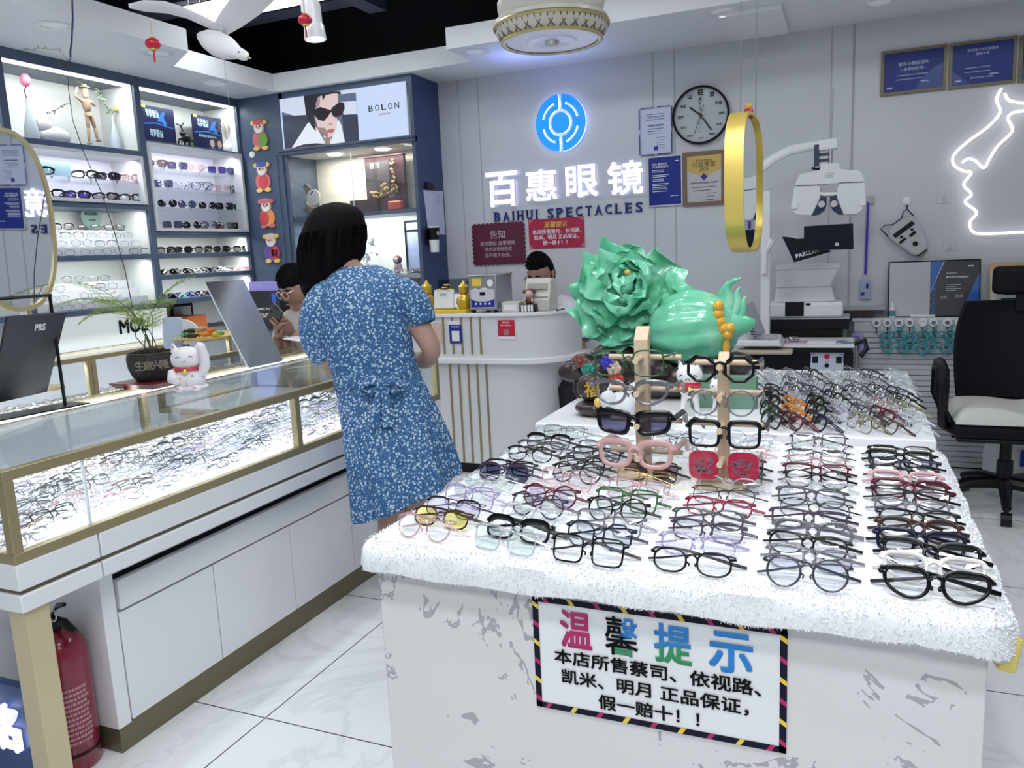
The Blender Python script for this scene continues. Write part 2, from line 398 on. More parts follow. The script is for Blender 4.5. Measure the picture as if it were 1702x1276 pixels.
# ================================================================ glass showcase along the aisle
def rails(x0, x1, y0, y1, z0, z1, t, posts, r=0.026):
    bs = []
    for x in (x0, x1-r): bs.append(('rail', B().bx(x, x+r, y0, y1, z1-r, z1))); bs.append(('rail', B().bx(x, x+r, y0, y1, z0, z0+r)))
    for y in (y0, y1-r): bs.append(('rail', B().bx(x0+r, x1-r, y, y+r, z1-r, z1))); bs.append(('rail', B().bx(x0+r, x1-r, y, y+r, z0, z0+r)))
    for x, y in posts: bs.append(('post', B().bx(x, x+r, y, y+r, z0+r, z1-r)))
    for nme, bb in bs: obj(nme, bb, GOLD, t, bev=.002)
def glazing(x0, x1, y0, y1, z0, z1, t, r=0.026, top=True, sides='fblr', lit=None):
    if top: obj('glass_top', B().bx(x0+r, x1-r, y0+r, y1-r, z1-.010, z1-.001), GLASS, t, smooth=0)
    if 'r' in sides: obj('glass_pane', B().bx(x1-.014, x1-.009, y0+r, y1-r, z0+r, z1-r), GLASSD, t, smooth=0)
    if 'f' in sides: obj('glass_pane', B().bx(x0+r, x1-r, y0+.009, y0+.014, z0+r, z1-r), GLASSD, t, smooth=0)
    if 'l' in sides: obj('glass_pane', B().bx(x0+.009, x0+.014, y0+r, y1-r, z0+r, z1-r), GLASSD, t, smooth=0)
    if 'b' in sides: obj('glass_pane', B().bx(x0+r, x1-r, y1-.014, y1-.009, z0+r, z1-r), GLASSD, t, smooth=0)
CX0, CX1, CY0, CY1, CZ0, CZ1 = -2.56, -1.80, 1.17, 3.31, 0.675, 0.904
sc = thing('glass_showcase', 'long glass topped showcase with gold frame and white cabinet under it', 'showcase', ((CX0+CX1)/2, (CY0+CY1)/2, 0))
r = .026
rails(CX0, CX1, CY0, CY1, CZ0, CZ1, sc, [(CX1-r, CY0), (CX1-r, 2.235), (CX1-r, CY1-r), (CX0, CY0), (CX0, 2.235), (CX0, CY1-r)])
glazing(CX0, CX1, CY0, CY1, CZ0, CZ1, sc)
obj('glass_joint', B().bx(CX1-.016, CX1-.007, 1.385, 1.389, CZ0+r, CZ1-r), mat('joint_edge', (.75, .82, .85), .3), sc)
obj('display_floor', B().bx(CX0+.01, CX1-.018, CY0+.018, CY1-.018, CZ0, CZ0+.018), mat('white_liner', (.85, .85, .88), .5), sc)
obj('light_strip', B().bx(CX1-.045, CX1-.028, CY0+.03, CY1-.03, CZ1-.022, CZ1-.014), LED, sc)
area('showcase_light', (CX1-.037, (CY0+CY1)/2, CZ1-.026), .016, CY1-CY0-.1, 5.5, (-.75, 0, -1), spread=R(140))
obj('light_strip', B().bx(CX0+.03, CX0+.045, CY0+.03, CY1-.03, CZ1-.022, CZ1-.014), LED, sc)
area('showcase_light', (CX0+.037, (CY0+CY1)/2, CZ1-.026), .016, CY1-CY0-.1, 6, (.75, 0, -1), spread=R(140))
b = B().bx(CX0-.0, CX1+.0, CY0, 1.395, .609, CZ0); obj('slab', b, WHITE, sc, bev=.003)
obj('slab', B().bx(CX0, CX1, 1.40, CY1, .609, CZ0), WHITE, sc, bev=.003)
obj('slab', B().bx(CX0, CX1, CY0, 1.395, .553, .597), WHITE, sc, bev=.003)
obj('slab', B().bx(CX0, CX1, 1.40, CY1, .553, .597), WHITE, sc, bev=.003)
obj('gold_strip', B().bx(CX0+.01, CX1-.010, CY0+.010, CY1-.01, .596, .610), BRONZE, sc)
KX = -1.868
obj('cabinet_body', B().bx(-2.44, KX-.019, 1.45, CY1-.02, .075, .553), WHITE, sc)
obj('end_panel', B().bx(-2.45, KX, 1.431, 1.475, .075, .553), WHITE, sc, bev=.002)
obj('plinth', B().bx(-2.44, KX-.004, 1.435, CY1-.02, 0, .078), BRONZE, sc)
obj('recess', B().bx(KX-.03, KX-.0185, 1.475, CY1-.03, .498, .513), BLACKM, sc)
obj('drawer_front', B().bx(KX-.018, KX+.004, 1.485, CY1-.03, .412, .498), WHITE, sc, bev=.002)
ds = [1.478]+[at(px, 1000, 0, KX).y for px in (362, 492)]; ds = [1.478, at(361, 1000, 0, KX).y, at(493, 1000, 0, KX).y]
stp = ds[2]-ds[1]; ds += [ds[2]+stp, CY1-.03]
for a, c in zip(ds[:-1], ds[1:]): obj('door', B().bx(KX-.018, KX-.001, a+.002, c-.002, .08, .404), WHITE, sc, bev=.001)
for x, y in ((-1.872, 1.182), (-2.53, 1.19)): obj('leg', B().bx(x, x+.062, y, y+.062, 0, .553), GOLDP, sc, bev=.002)
# cross showcase at the far end, before the seated man
cc = thing('glass_showcase', 'short glass showcase with gold rails before the man with the phone', 'showcase', (-2.78, 3.1, 0))
rails(-3.02, -2.575, 2.75, 3.42, CZ0, CZ1, cc, [(-3.02, 2.75), (-3.02, 3.394), (-2.601, 3.394)])
glazing(-3.02, -2.575, 2.75, 3.42, CZ0, CZ1, cc, sides='b')
obj('display_floor', B().bx(-3.01, -2.58, 2.77, 3.40, CZ0, CZ0+.018), MATS['white_liner'], cc)
obj('cabinet_body', B().bx(-3.0, -2.58, 2.78, 3.39, 0, CZ0), WHITE, cc)
# low showcase along the left wall
DX0, DX1, DY0, DY1 = -4.15, -3.80, 1.2, 4.78
lc = thing('glass_showcase', 'showcase with gold rail running along the wall cabinets', 'showcase', ((DX0+DX1)/2, 3, 0))
rails(DX0, DX1, DY0, DY1, .62, CZ1, lc, [(DX1-r, DY0), (DX1-r, 3.02), (DX1-r, 3.05), (DX1-r, 4.1), (DX1-r, DY1-r)])
glazing(DX0, DX1, DY0, DY1, .62, CZ1, lc, sides='r')
obj('display_floor', B().bx(DX0+.01, DX1-.02, DY0+.02, DY1-.02, .62, .64), MATS['white_liner'], lc)
obj('cabinet_body', B().bx(DX0, DX1-.01, DY0, DY1, 0, .62), WHITE, lc)
obj('light_strip', B().bx(DX1-.045, DX1-.03, DY0+.03, DY1-.03, CZ1-.024, CZ1-.016), LED, lc)
area('showcase_light', (DX1-.04, (DY0+DY1)/2, CZ1-.03), .016, DY1-DY0-.1, 26, (-.4, 0, -1))

# ================================================================ marble table with the fur towel, white table behind it
MARB = mat('veined_marble', (0.76, 0.76, 0.76), 0.10)
n = N(MARB); co = n.coord()
w1 = n.noise(co, 2.2, 5, 0.65, 2.2); v1 = n.math('ABSOLUTE', n.math('SUBTRACT', w1.outputs[0], 0.5))
w2 = n.noise(co, 5.0, 4, 0.6, 1.0); brk = n.math('GREATER_THAN', w2.outputs[0], 0.52)
vm = n.math('MULTIPLY', n.math('LESS_THAN', v1, 0.013), brk)
w3 = n.noise(co, 3.1, 6, 0.75, 0.8); pat = n.math('GREATER_THAN', w3.outputs[0], 0.70)
w4 = n.noise(co, 1.4, 3, 0.5, 0.3)
c1 = n.mix(w4.outputs[0], (0.66, 0.66, 0.66), (0.77, 0.77, 0.78))
c2 = n.mix(n.math('MULTIPLY', vm, 0.75), c1, (0.30, 0.30, 0.32)); c3 = n.mix(n.math('MULTIPLY', pat, 0.55), c2, (0.34, 0.34, 0.35))
n.l(c3, n.p.inputs['Base Color'])
tb = thing('display_table', 'grey veined white marble table carrying the fur towel', 'table', (-.3, 1.6, 0))
TX0, TX1, TY0, TY1 = -.782, .184, 1.16, 2.045
obj('body', B().bx(TX0, TX1, TY0, TY1, 0, .80), MARB, tb, bev=.002)
obj('table_top', B().bx(TX0-.012, TX1+.012, TY0-.015, TY1, .80, .838), WHITE, tb, bev=.003)
FUR = mat('white_fur', (0.84, 0.85, 0.88), 0.9)
def towel():
    b = B(); rx0, rx1, ry0, ry1 = -.806, .214, 1.128, 2.052; rr = .022; zt = .852
    rs = random.Random(3)
    # cross-section outline going round the table, falling over every edge
    per = []
    def edge(x, y, nx, ny): per.append((x, y, nx, ny))
    nx_, ny_ = 64, 58
    cr = .03
    for i in range(nx_): edge(rx0+cr+(rx1-rx0-2*cr)*i/nx_, ry0, 0, -1)
    for i in range(6): a = -PI/2+PI/2*i/6; edge(rx1-cr+cr*math.cos(a), ry0+cr+cr*math.sin(a), math.cos(a), math.sin(a))
    for i in range(ny_): edge(rx1, ry0+cr+(ry1-ry0-2*cr)*i/ny_, 1, 0)
    for i in range(6): a = PI/2*i/6; edge(rx1-cr+cr*math.cos(a), ry1-cr+cr*math.sin(a), math.cos(a), math.sin(a))
    for i in range(nx_): edge(rx1-cr-(rx1-rx0-2*cr)*i/nx_, ry1, 0, 1)
    for i in range(6): a = PI/2+PI/2*i/6; edge(rx0+cr+cr*math.cos(a), ry1-cr+cr*math.sin(a), math.cos(a), math.sin(a))
    for i in range(ny_): edge(rx0, ry1-cr-(ry1-ry0-2*cr)*i/ny_, -1, 0)
    for i in range(6): a = PI+PI/2*i/6; edge(rx0+cr+cr*math.cos(a), ry0+cr+cr*math.sin(a), math.cos(a), math.sin(a))
    k = len(per); rings = []
    prof = [(-.05, .002), (-.025, .0015), (-rr, 0), (-rr*.5, -rr*.13), (-rr*.13, -rr*.5), (0, -rr), (.002, -.035), (.001, -.052), (-.006, -.056)]
    cx, cy = (rx0+rx1)/2, (ry0+ry1)/2
    wob = [0.004*math.sin(i*.55)+.003*math.sin(i*.23+1)+rs.uniform(-.001, .001) for i in range(k)]
    for d, dz in prof:
        ring = []
        for i, (x, y, nx, ny) in enumerate(per):
            s = 0 if dz > -.02 else wob[i]
            extra = -.004 if (ny < -.5 and x > .1 and dz < -.03) else 0
            ring.append((x+nx*(d+s*.6), y+ny*(d+s*.6), zt+dz+s*.8*(1 if dz < -.02 else 0)+extra))
        rings.append(ring)
    b.loft(rings, cap=False)
    ins = len(b.v); b.add([(cx, cy, zt+.001)], [])
    b.f += [[ins, i, (i+1) % k] for i in range(k)]; b.m += [0]*k
    # pile
    tri = []
    def blade(p, nrm, L):
        t = Vector((rs.uniform(-1, 1), rs.uniform(-1, 1), rs.uniform(-1, 1))); d = (Vector(nrm)+t*.75).normalized()
        s = d.orthogonal().normalized()*.0011
        tri.append((Vector(p)-s, Vector(p)+s, Vector(p)+d*L))
    for _ in range(15000):
        x = rs.uniform(rx0+.01, rx1-.01); y = rs.uniform(ry0+.01, ry1-.01)
        blade((x, y, zt), (0, 0, 1), rs.uniform(.003, .006))
    for _ in range(11000):
        i = rs.randrange(0, nx_+6+ny_) if rs.random() < .75 else rs.randrange(k)
        j = rs.randrange(2, len(prof)-1); u = rs.random(); w = rs.random(); i2 = (i+1) % k
        p = Vector(rings[j][i]).lerp(Vector(rings[j][i2]), u).lerp(Vector(rings[j+1][i]).lerp(Vector(rings[j+1][i2]), u), w)
        x, y, nx, ny = per[i]
        f = j/(len(prof)-2)
        blade(p, (nx*f, ny*f, 1-f*1.1), rs.uniform(.0025, .0055))
    vs = [q for t_ in tri for q in t_]; b.add(vs, [(3*i, 3*i+1, 3*i+2) for i in range(len(tri))])
    return b
tw = obj('fur_towel', towel(), FUR); tag(tw, 'white fluffy fur towel spread over the marble table', 'towel')
t2 = thing('display_table', 'plain white table behind the fur towel carrying the green carving', 'table', (-.3, 2.6, 0))
ZT2 = .868
obj('table_top', B().bx(-.822, .198, 2.062, 3.13, ZT2-.045, ZT2), WHITE, t2, bev=.004)
obj('body', B().bx(-.80, .178, 2.085, 3.11, 0, ZT2-.045), WHITE, t2)
yt = obj('yellow_tape', B().box((.205, 1.16, .795), (.022, .03, .05), (0, .15, .2)), mat('yellow_tape', (.70, .58, .16), .5), None, bev=.003); tag(yt, 'yellow scrap of tape under the towel corner by the swivel chair', 'tape')
# notice on the marble panel
def notice():
    x0, x1, z0, z1 = -.4785, -.073, .583, .785
    y = TY0-.0035
    t = thing('notice_sign', 'white notice with striped black border stuck on the marble table', 'sign', ((x0+x1)/2, y, z0))
    cx, cz = (x0+x1)/2, (z0+z1)/2
    # the card is stuck on slightly askew
    obj('card', B().bx(x0, x1, y, TY0, z0, z1), WPAPER, t)
    W, Hh = x1-x0, z1-z0; bd = .0105
    b = B(); m_ = [INKK, mat('magenta_print', (.45, .012, .13), .5), mat('yellow_print', (.85, .62, .06), .5)]
    m_[0] = mat('navy_black_print', (.006, .006, .022), .6, spec=.2)
    o = (cx, y-.0006, cz)
    def strip(cu, cv, L, horiz):
        b.mi = 0; quad(b, Vector(o)+XV*cu+ZV*cv, XV, ZV, L if horiz else bd, bd if horiz else L, .0002)
        k = int(L/(.041 if horiz else .029))
        for i in range(k):
            s = -L/2+(i+.5)*L/k; b.mi = 1+i % 2; h = bd/2; sl = .007
            if horiz: poly(b, [(cu+s-.004-sl/2, cv-h), (cu+s+.004-sl/2, cv-h), (cu+s+.004+sl/2, cv+h), (cu+s-.004+sl/2, cv+h)] if cv < 0 else [(cu+s-.004+sl/2, cv-h), (cu+s+.004+sl/2, cv-h), (cu+s+.004-sl/2, cv+h), (cu+s-.004-sl/2, cv+h)], o, XV, ZV, .0005)
            else: poly(b, [(cu-h, cv+s-.004+sl/2), (cu+h, cv+s-.004-sl/2), (cu+h, cv+s+.004-sl/2), (cu-h, cv+s+.004+sl/2)], o, XV, ZV, .0005)
    strip(0, Hh/2-bd/2, W, True); strip(0, -Hh/2+bd/2, W, True); strip(-W/2+bd/2, 0, Hh, False); strip(W/2-bd/2, 0, Hh, False)
    obj('striped_border', b, m_, t, smooth=0)
    b = B(); yy = y-.0008
    cols = [m_[1], INKK, mat('cyan_print', (.01, .22, .62), .5), mat('green_print', (.02, .28, .11), .5)]
    rowz = z1-.051
    def glyph(ch, x, h, w, pick):
        a, f, lo, hi = text_shape(ch, .012 if ch == '馨' else .024); s = Vector(((w)/(hi[0]-lo[0]), h/(hi[1]-lo[1]), 0)); mid = (lo+hi)/2
        vv = [(x+(p[0]-mid[0])*s.x, yy-p[2]*s.y, rowz+(p[1]-mid[1])*s.y) for p in a]; off = len(b.v); b.v += [tuple(map(float, q)) for q in vv]
        for q in f:
            u = sum(a[i][0]-lo[0] for i in q)/len(q)/(hi[0]-lo[0]); v = sum(a[i][1]-lo[1] for i in q)/len(q)/(hi[1]-lo[1])
            b.f.append([i+off for i in q]); b.m.append(pick(u, v))
    glyph('温', -.403, .067, .055, lambda u, v: 0)
    glyph('馨', -.326, .067, .055, lambda u, v: (2 if u > .55 else 1) if v > .45 else (3 if v < .18 and u > .3 else 1))
    glyph('提', -.243, .067, .060, lambda u, v: 3 if v < .42 else 2)
    glyph('示', -.155, .067, .066, lambda u, v: 2)
    obj('heading', b, cols, t, smooth=0)
    b = B()
    letter(b, '本店所售蔡司、依视路、', (-.276, yy, .683), XV, ZV, w=.333, h=.0265, bold=.022)
    letter(b, '凯米、明月 正品保证，', (-.279, yy, .648), XV, ZV, w=.303, h=.0265, bold=.022)
    letter(b, '假一赔十！！', (-.285, yy, .6135), XV, ZV, w=.165, h=.0265, bold=.022)
    obj('lettering', b, INKK, t, smooth=0)
notice()
# ================================================================ lit shop sign on the back wall
BLUEGLOW = mat('lit_blue_acrylic', (0.01, 0.22, 0.80), 0.4, emit=0.8, ecol=(0.005, 0.24, 0.95))
HALO = mat('backlight_led', (1, 1, 1), 0.5, emit=1.5, ecol=(0.62, 0.70, 1.0))
LETTERGLOW = mat('lit_white_acrylic', (1, 1, 1), 0.5, emit=.95, ecol=(0.93, 0.95, 1.0)); LETTEREDGE = mat('lit_letter_edge', (.35, .35, .5), .4, emit=.42, ecol=(.62, .62, 1.0))
yW = WY
def extr(bf, bs, pts, org, d0, d1, mi_side=0, mi_front=0):
    """plate with its front at wall distance d1; sides go into another material index"""
    k = len(pts); o = Vector(org)
    A = [o+XV*a+ZV*c-YV*d0 for a, c in pts]; C = [o+XV*a+ZV*c-YV*d1 for a, c in pts]
    bf.mi = mi_front; bf.add(C, [list(range(k))]); bf.mi = mi_side; bf.add(A+C, [(i, (i+1) % k, k+(i+1) % k, k+i) for i in range(k)]); bf.mi = 0
c = at(934, 205, 1, yW); lw = (at(975, 203, 1, yW).x-at(892, 207, 1, yW).x)/2; lh = (at(932, 158, 1, yW).z-at(936, 253, 1, yW).z)/2
sgn = thing('shop_sign', 'lit shop sign of blue round emblem, white characters and blue latin letters', 'sign', (c.x, yW, c.z))
def arcs(r0, r1, a0, a1, n=14):
    return [(lw*r1*math.cos(a0+(a1-a0)*i/n), lh*r1*math.sin(a0+(a1-a0)*i/n)) for i in range(n+1)]+[(lw*r0*math.cos(a1+(a0-a1)*i/n), lh*r0*math.sin(a1+(a0-a1)*i/n)) for i in range(n+1)]
bb = B()
for k in range(4):
    fl = (1 if k in (0, 3) else -1, 1 if k < 2 else -1)
    for r0, r1, a0, a1 in ((.74, 1, 0, 86), (.47, .66, 0, 84), (.64, .76, 0, 14), (.64, .76, 72, 85)):
        p = [(x*fl[0], z*fl[1]) for x, z in arcs(r0, r1, R(a0), R(a1))]
        extr(bb, None, p if fl[0]*fl[1] > 0 else p[::-1], c, .012, .03, 1)
extr(bb, None, [(lw*.37*math.cos(2*PI*i/32), lh*.37*math.sin(2*PI*i/32)) for i in range(32)], c, .012, .03, 1)
obj('emblem', bb, [BLUEGLOW, HALO], sgn, smooth=0)
for ch, q in zip('百惠眼镜', [((812, 287), (864, 285), (866, 342), (812, 345)), ((877, 284), (927, 281), (931, 332), (877, 336)), ((943, 277), (995, 273), (998, 326), (944, 331)), ((1012, 270), (1070, 266), (1073, 322), (1013, 326))]):
    x0, x1, z0, z1 = wallbox(q, yW)
    bb = B(); letter(bb, ch, ((x0+x1)/2, yW-.012, (z0+z1)/2), XV, ZV, w=x1-x0, h=z1-z0, bold=.018, lift=0, thick=.028, side=1)
    obj('character', bb, [LETTERGLOW, LETTEREDGE], sgn, smooth=0)
SERIF = {'B': [(0.02, 0), (0.02, 1)], 'A': [(0.0, 0), (1.0, 0)], 'I': [(.5, 0), (.5, 1)], 'H': [(.08, 0), (.92, 0), (.08, 1), (.92, 1)], 'U': [(.08, 1), (.92, 1)], 'S': [], 'P': [(.08, 0), (.05, 1)], 'E': [(.05, 0), (.05, 1)],
         'C': [], 'T': [(.5, 0)], 'L': [(.08, 0), (.08, 1)], 'O': [], 'N': [(.08, 0), (.08, 1), (.92, 1)]}
def serif_word(b, word, p0, p1, h, y, thick, bold=.008, fill=.62):
    """capital letters with slab serifs from p0 to p1 (x, z) on the plane y"""
    k = len(word); L = p1[0]-p0[0]; adv = {'I': .55, ' ': .7}; tot = sum(adv.get(ch, 1) for ch in word); x = p0[0]
    for ch in word:
        a = adv.get(ch, 1)*L/tot
        if ch != ' ':
            cx = x+a/2; z = p0[1]+(p1[1]-p0[1])*(cx-p0[0])/L; w = a*fill if ch != 'I' else a*.22
            letter(b, ch, (cx, y, z), XV, ZV, w=w, h=h, bold=bold, lift=0, thick=thick)
            for sx, sz in SERIF.get(ch, []):
                sw = L/tot*.28; q = cx-w/2+w*sx; zz = z-h/2+h*sz
                b.bx(q-sw/2, q+sw/2, y-thick, y, zz-h*.022, zz+h*.022)
            if ch in 'SCETL':
                for sz in ((1, 0) if ch != 'L' else (0,)):
                    if ch == 'T' and sz == 0: continue
                    q = cx+w*.46; zz = z-h/2+h*sz; b.bx(q-w*.035, q+w*.035, y-thick, y, zz-(h*.16 if sz else -.0), zz+(0 if sz else h*.16))
                    if ch == 'T': b.bx(cx-w*.5, cx-w*.43, y-thick, y, zz-h*.16, zz)
        x += a
bb = B(); a0 = at(820, 361, 1, yW); a1 = at(1071, 343.5, 1, yW)
serif_word(bb, 'BAIHUI SPECTACLES', (a0.x, a0.z), (a1.x, a1.z), .062, yW-.002, .012)
obj('latin_lettering', bb, mat('royal_blue_acrylic', (0.008, 0.016, 0.20), .4), sgn, smooth=0)

# ================================================================ notices, certificates, clock
def board(name, label, cat, q, y=yW, depth=.014, frame=None, fw=.012, face=None, group=None):
    x0, x1, z0, z1 = wallbox(q, y) if len(q) == 4 and not isinstance(q[0], float) else q
    t = thing(name, label, cat, ((x0+x1)/2, y, z0), group=group)
    if frame:
        b = B().bx(x0, x1, y-depth, y, z1-fw, z1).bx(x0, x1, y-depth, y, z0, z0+fw).bx(x0, x0+fw, y-depth, y, z0+fw, z1-fw).bx(x1-fw, x1, y-depth, y, z0+fw, z1-fw)
        obj('frame', b, frame, t, smooth=0)
        obj('print', B().bx(x0+fw, x1-fw, y-depth*.6, y-.001, z0+fw, z1-fw), face, t, smooth=0)
        return t, x0, x1, z0, z1, y-depth*.6-.0006
    obj('panel', B().bx(x0, x1, y-depth, y-.001, z0, z1), face, t, smooth=0)
    return t, x0, x1, z0, z1, y-depth-.0006
def lines(b, x, z, w, n, dz, th, y, jit=.25, seed=1):
    rs = random.Random(seed)
    for i in range(n):
        ww = w*(1-rs.random()*jit); quad(b, (x+ww/2, y, z-i*dz), XV, ZV, ww, th)
# maroon scalloped notice
x0, x1, z0, z1 = wallbox([(787, 374), (869, 371), (874, 435), (790, 440)], yW)
t = thing('scalloped_notice', 'dark maroon scalloped notice on the wall behind the cash desk', 'notice', ((x0+x1)/2, yW, z0))
pts = []
def scal(ax, az, bx_, bz, n):
    for i in range(n):
        for k in range(5):
            u = (i+k/5)/n; h = .011*math.sin(PI*k/5); dx, dz = bx_-ax, bz-az; L = math.hypot(dx, dz)
            pts.append((ax+dx*u+dz/L*h, az+dz*u-dx/L*h))
scal(x0, z0, x1, z0, 12); scal(x1, z0, x1, z1, 9); scal(x1, z1, x0, z1, 12); scal(x0, z1, x0, z0, 9)
mx, mz = (x0+x1)/2, (z0+z1)/2
obj('plaque', B().prism([(a-mx, c_-mz) for a, c_ in pts], (mx, yW-.001, mz), XV, ZV, .013), mat('maroon_plaque', (.10, .006, .035), .45), t, smooth=0)
b = B(); y_ = yW-.0155
letter(b, '告知', (mx, y_, mz+.065), XV, ZV, h=.058, bold=.004)
letter(b, '请您悉知 自带镜架', (mx-.005, y_, mz+.005), XV, ZV, w=.27)
letter(b, '镜片及调修造成', (mx, y_, mz-.035), XV, ZV, w=.205)
letter(b, '损坏概不负责。', (mx-.005, y_, mz-.078), XV, ZV, w=.2)
obj('lettering', b, mat('silver_pink_ink', (.62, .50, .56), .4), t, smooth=0)
# red notice
t, x0, x1, z0, z1, y_ = board('red_notice', 'crimson notice with gold heading above the man at the cash desk', 'notice', [(878, 366), (971, 359), (972, 408), (881, 416)], depth=.006, face=CRIM)
mx, mz = (x0+x1)/2, (z0+z1)/2; W = x1-x0; Hh = z1-z0
b = B(); letter(b, '温馨提示', (mx, y_, z1-Hh*.2), XV, ZV, h=Hh*.2, bold=.012, shear=.2); obj('heading', b, INKG, t, smooth=0)
b = B(); letter(b, '本店所售蔡司、依视路、', (mx+.004, y_, z1-Hh*.43), XV, ZV, w=W*.88, bold=.012)
letter(b, '凯米、明月 正品保证，', (mx, y_, z1-Hh*.62), XV, ZV, w=W*.80, bold=.012); letter(b, '假一赔十！！', (mx-.01, y_, z1-Hh*.81), XV, ZV, w=W*.44, bold=.012)
obj('lettering', b, INKW, t, smooth=0)
b = B()
for sx in (-1, 1):
    for sz in (-1, 1):
        quad(b, (mx+sx*(W/2-.022), y_, mz+sz*(Hh/2-.006)), XV, ZV, .035, .003); quad(b, (mx+sx*(W/2-.006), y_, mz+sz*(Hh/2-.02)), XV, ZV, .003, .03); quad(b, (mx+sx*(W/2-.014), y_, mz+sz*(Hh/2-.014)), XV, ZV, .014, .006, rot=sx*sz*.7)
obj('border', b, mat('pink_print', (.7, .3, .36), .5), t, smooth=0)
# white certificate with blue corners
t, x0, x1, z0, z1, y_ = board('certificate', 'white certificate with blue corner lines hanging beside the clock', 'certificate', [(1063, 182), (1116, 176), (1118, 254), (1065, 259)], frame=mat('clear_frame', (.62, .65, .78), .15), fw=.006, face=mat('pale_blue_paper', (.58, .62, .76), .4))
mx, mz = (x0+x1)/2, (z0+z1)/2; W = x1-x0; Hh = z1-z0
b = B()
for s in (-1, 1):
    for k in (-1, 1):
        quad(b, (mx+s*W*.5, y_-.008, mz+k*Hh*.27), XV, ZV, .006, Hh*.44); quad(b, (mx+k*W*.26, y_-.008, mz+s*Hh*.5), XV, ZV, W*.4, .005)
letter(b, 'CERTIFICATE', (mx, y_, z1-Hh*.2), XV, ZV, w=W*.55); lines(b, mx-W*.3, z1-Hh*.14, W*.6, 1, .01, .003, y_); lines(b, mx-W*.3, z1-Hh*.255, W*.6, 1, .01, .003, y_)
letter(b, '百惠眼镜 高级验光', (mx, y_, z1-Hh*.38), XV, ZV, w=W*.5, bold=.01); lines(b, mx-W*.25, z1-Hh*.45, W*.5, 2, .014, .004, y_); lines(b, mx-W*.25, z1-Hh*.55, W*.55, 1, .01, .002, y_)
lines(b, mx, z1-Hh*.64, W*.33, 5, .016, .002, y_); quad(b, (mx, y_, z0+Hh*.125), XV, ZV, .026, .026)
obj('lettering', b, INKB, t, smooth=0)
# navy certificate
t, x0, x1, z0, z1, y_ = board('certificate', 'navy certificate in a silver frame under the white certificate', 'certificate', [(1075, 262), (1134, 255), (1136, 340), (1079, 345)], frame=mat('silver_frame', (.6, .63, .68), .3, .4), fw=.009, face=BLUEP)
W = x1-x0; Hh = z1-z0
b = B(); letter(b, '2025 蔡司光学', (x0+W*.35, y_, z1-Hh*.16), XV, ZV, w=W*.42, bold=.01); letter(b, '产品授权证书', (x0+W*.37, y_, z1-Hh*.215), XV, ZV, w=W*.45, bold=.01)
for k, zz in enumerate((.28, .38, .46, .55, .62, .70)): lines(b, x0+W*.14, z1-Hh*zz, W*(.5 if k % 2 else .42), 2 if k < 5 else 1, .010, .0035, y_, seed=k)
quad(b, (x1-W*.16, y_, z1-Hh*.12), XV, ZV, W*.1, .006); lines(b, x1-W*.35, z0+Hh*.2, W*.25, 1, .01, .004, y_)
obj('lettering', b, INKW, t, smooth=0)
# gold plaque
t, x0, x1, z0, z1, y_ = board('award_plaque', 'gold and silver award plaque in a brown wood frame by the oval mirror', 'plaque', [(1135, 256), (1205, 247), (1206, 338), (1138, 344)], frame=mat('brown_wood', (.20, .115, .085), .45), fw=.022, depth=.02, face=mat('silver_plate', (.58, .58, .60), .25, .3))
W = x1-x0; Hh = z1-z0; mx = (x0+x1)/2
b = B(); fx = W/2-.022
poly(b, [(-fx, 0), (-fx, -Hh*.27), (0, -Hh*.42), (fx, -Hh*.27), (fx, 0)], (mx, y_, z1-.022), XV, ZV); obj('gold_field', b, mat('gold_plate', (.55, .40, .12), .35, .4), t, smooth=0)
b = B(); letter(b, '·公益商家·', (mx, y_-.001, z1-Hh*.24), XV, ZV, w=W*.62); letter(b, '2025', (mx, y_-.001, z1-Hh*.33), XV, ZV, w=W*.22); letter(b, '蔡司2025爱眼基金', (mx, y_-.001, z1-Hh*.165), XV, ZV, w=W*.4)
letter(b, '百惠眼镜 蔡司 中国区 公益商家', (mx, y_-.001, z1-Hh*.58), XV, ZV, w=W*.66); lines(b, mx-W*.3, z1-Hh*.66, W*.6, 2, .02, .003, y_-.001); lines(b, mx+W*.05, z1-Hh*.78, W*.24, 3, .02, .003, y_-.001)
obj('lettering', b, mat('dark_brown_ink', (.05, .035, .02), .5), t, smooth=0)
b = B(); quad(b, (mx, y_-.001, z1-Hh*.47), XV, ZV, .032, .032, rot=PI/4); obj('blue_diamond', b, INKB, t, smooth=0)
# eye chart clock
c = at(1165.5, 192, 1, yW); cr = (at(1213.5, 190, 1, yW).x-at(1118, 193, 1, yW).x)/2*.99
t = thing('wall_clock', 'round black rimmed wall clock with eye chart letters for numerals', 'clock', (c.x, yW, c.z))
RX = Matrix.Rotation(PI/2, 3, 'X')
obj('rim', B().lathe([(cr*.93, 0), (cr*.93, .034), (cr*.96, .040), (cr, .034), (cr, 0)], c, 64, RX), BLACK, t)
obj('dial', B().lathe([(.0001, .012), (cr*.94, .012)], c, 48, RX), mat('clock_dial', (.62, .63, .66), .15, coat=.4), t)
b = B(); y_ = yW-.0135
sizes = {0: .19, 1: .15, 11: .15, 2: .10, 10: .10, 3: .085, 9: .085, 4: .075, 8: .075, 5: .06, 7: .06, 6: .045}
rots = {0: 0, 1: PI, 2: 0, 3: PI, 4: PI/2, 5: PI, 6: 0, 7: -PI/2, 8: 0, 9: PI, 10: -PI/2, 11: PI/2}
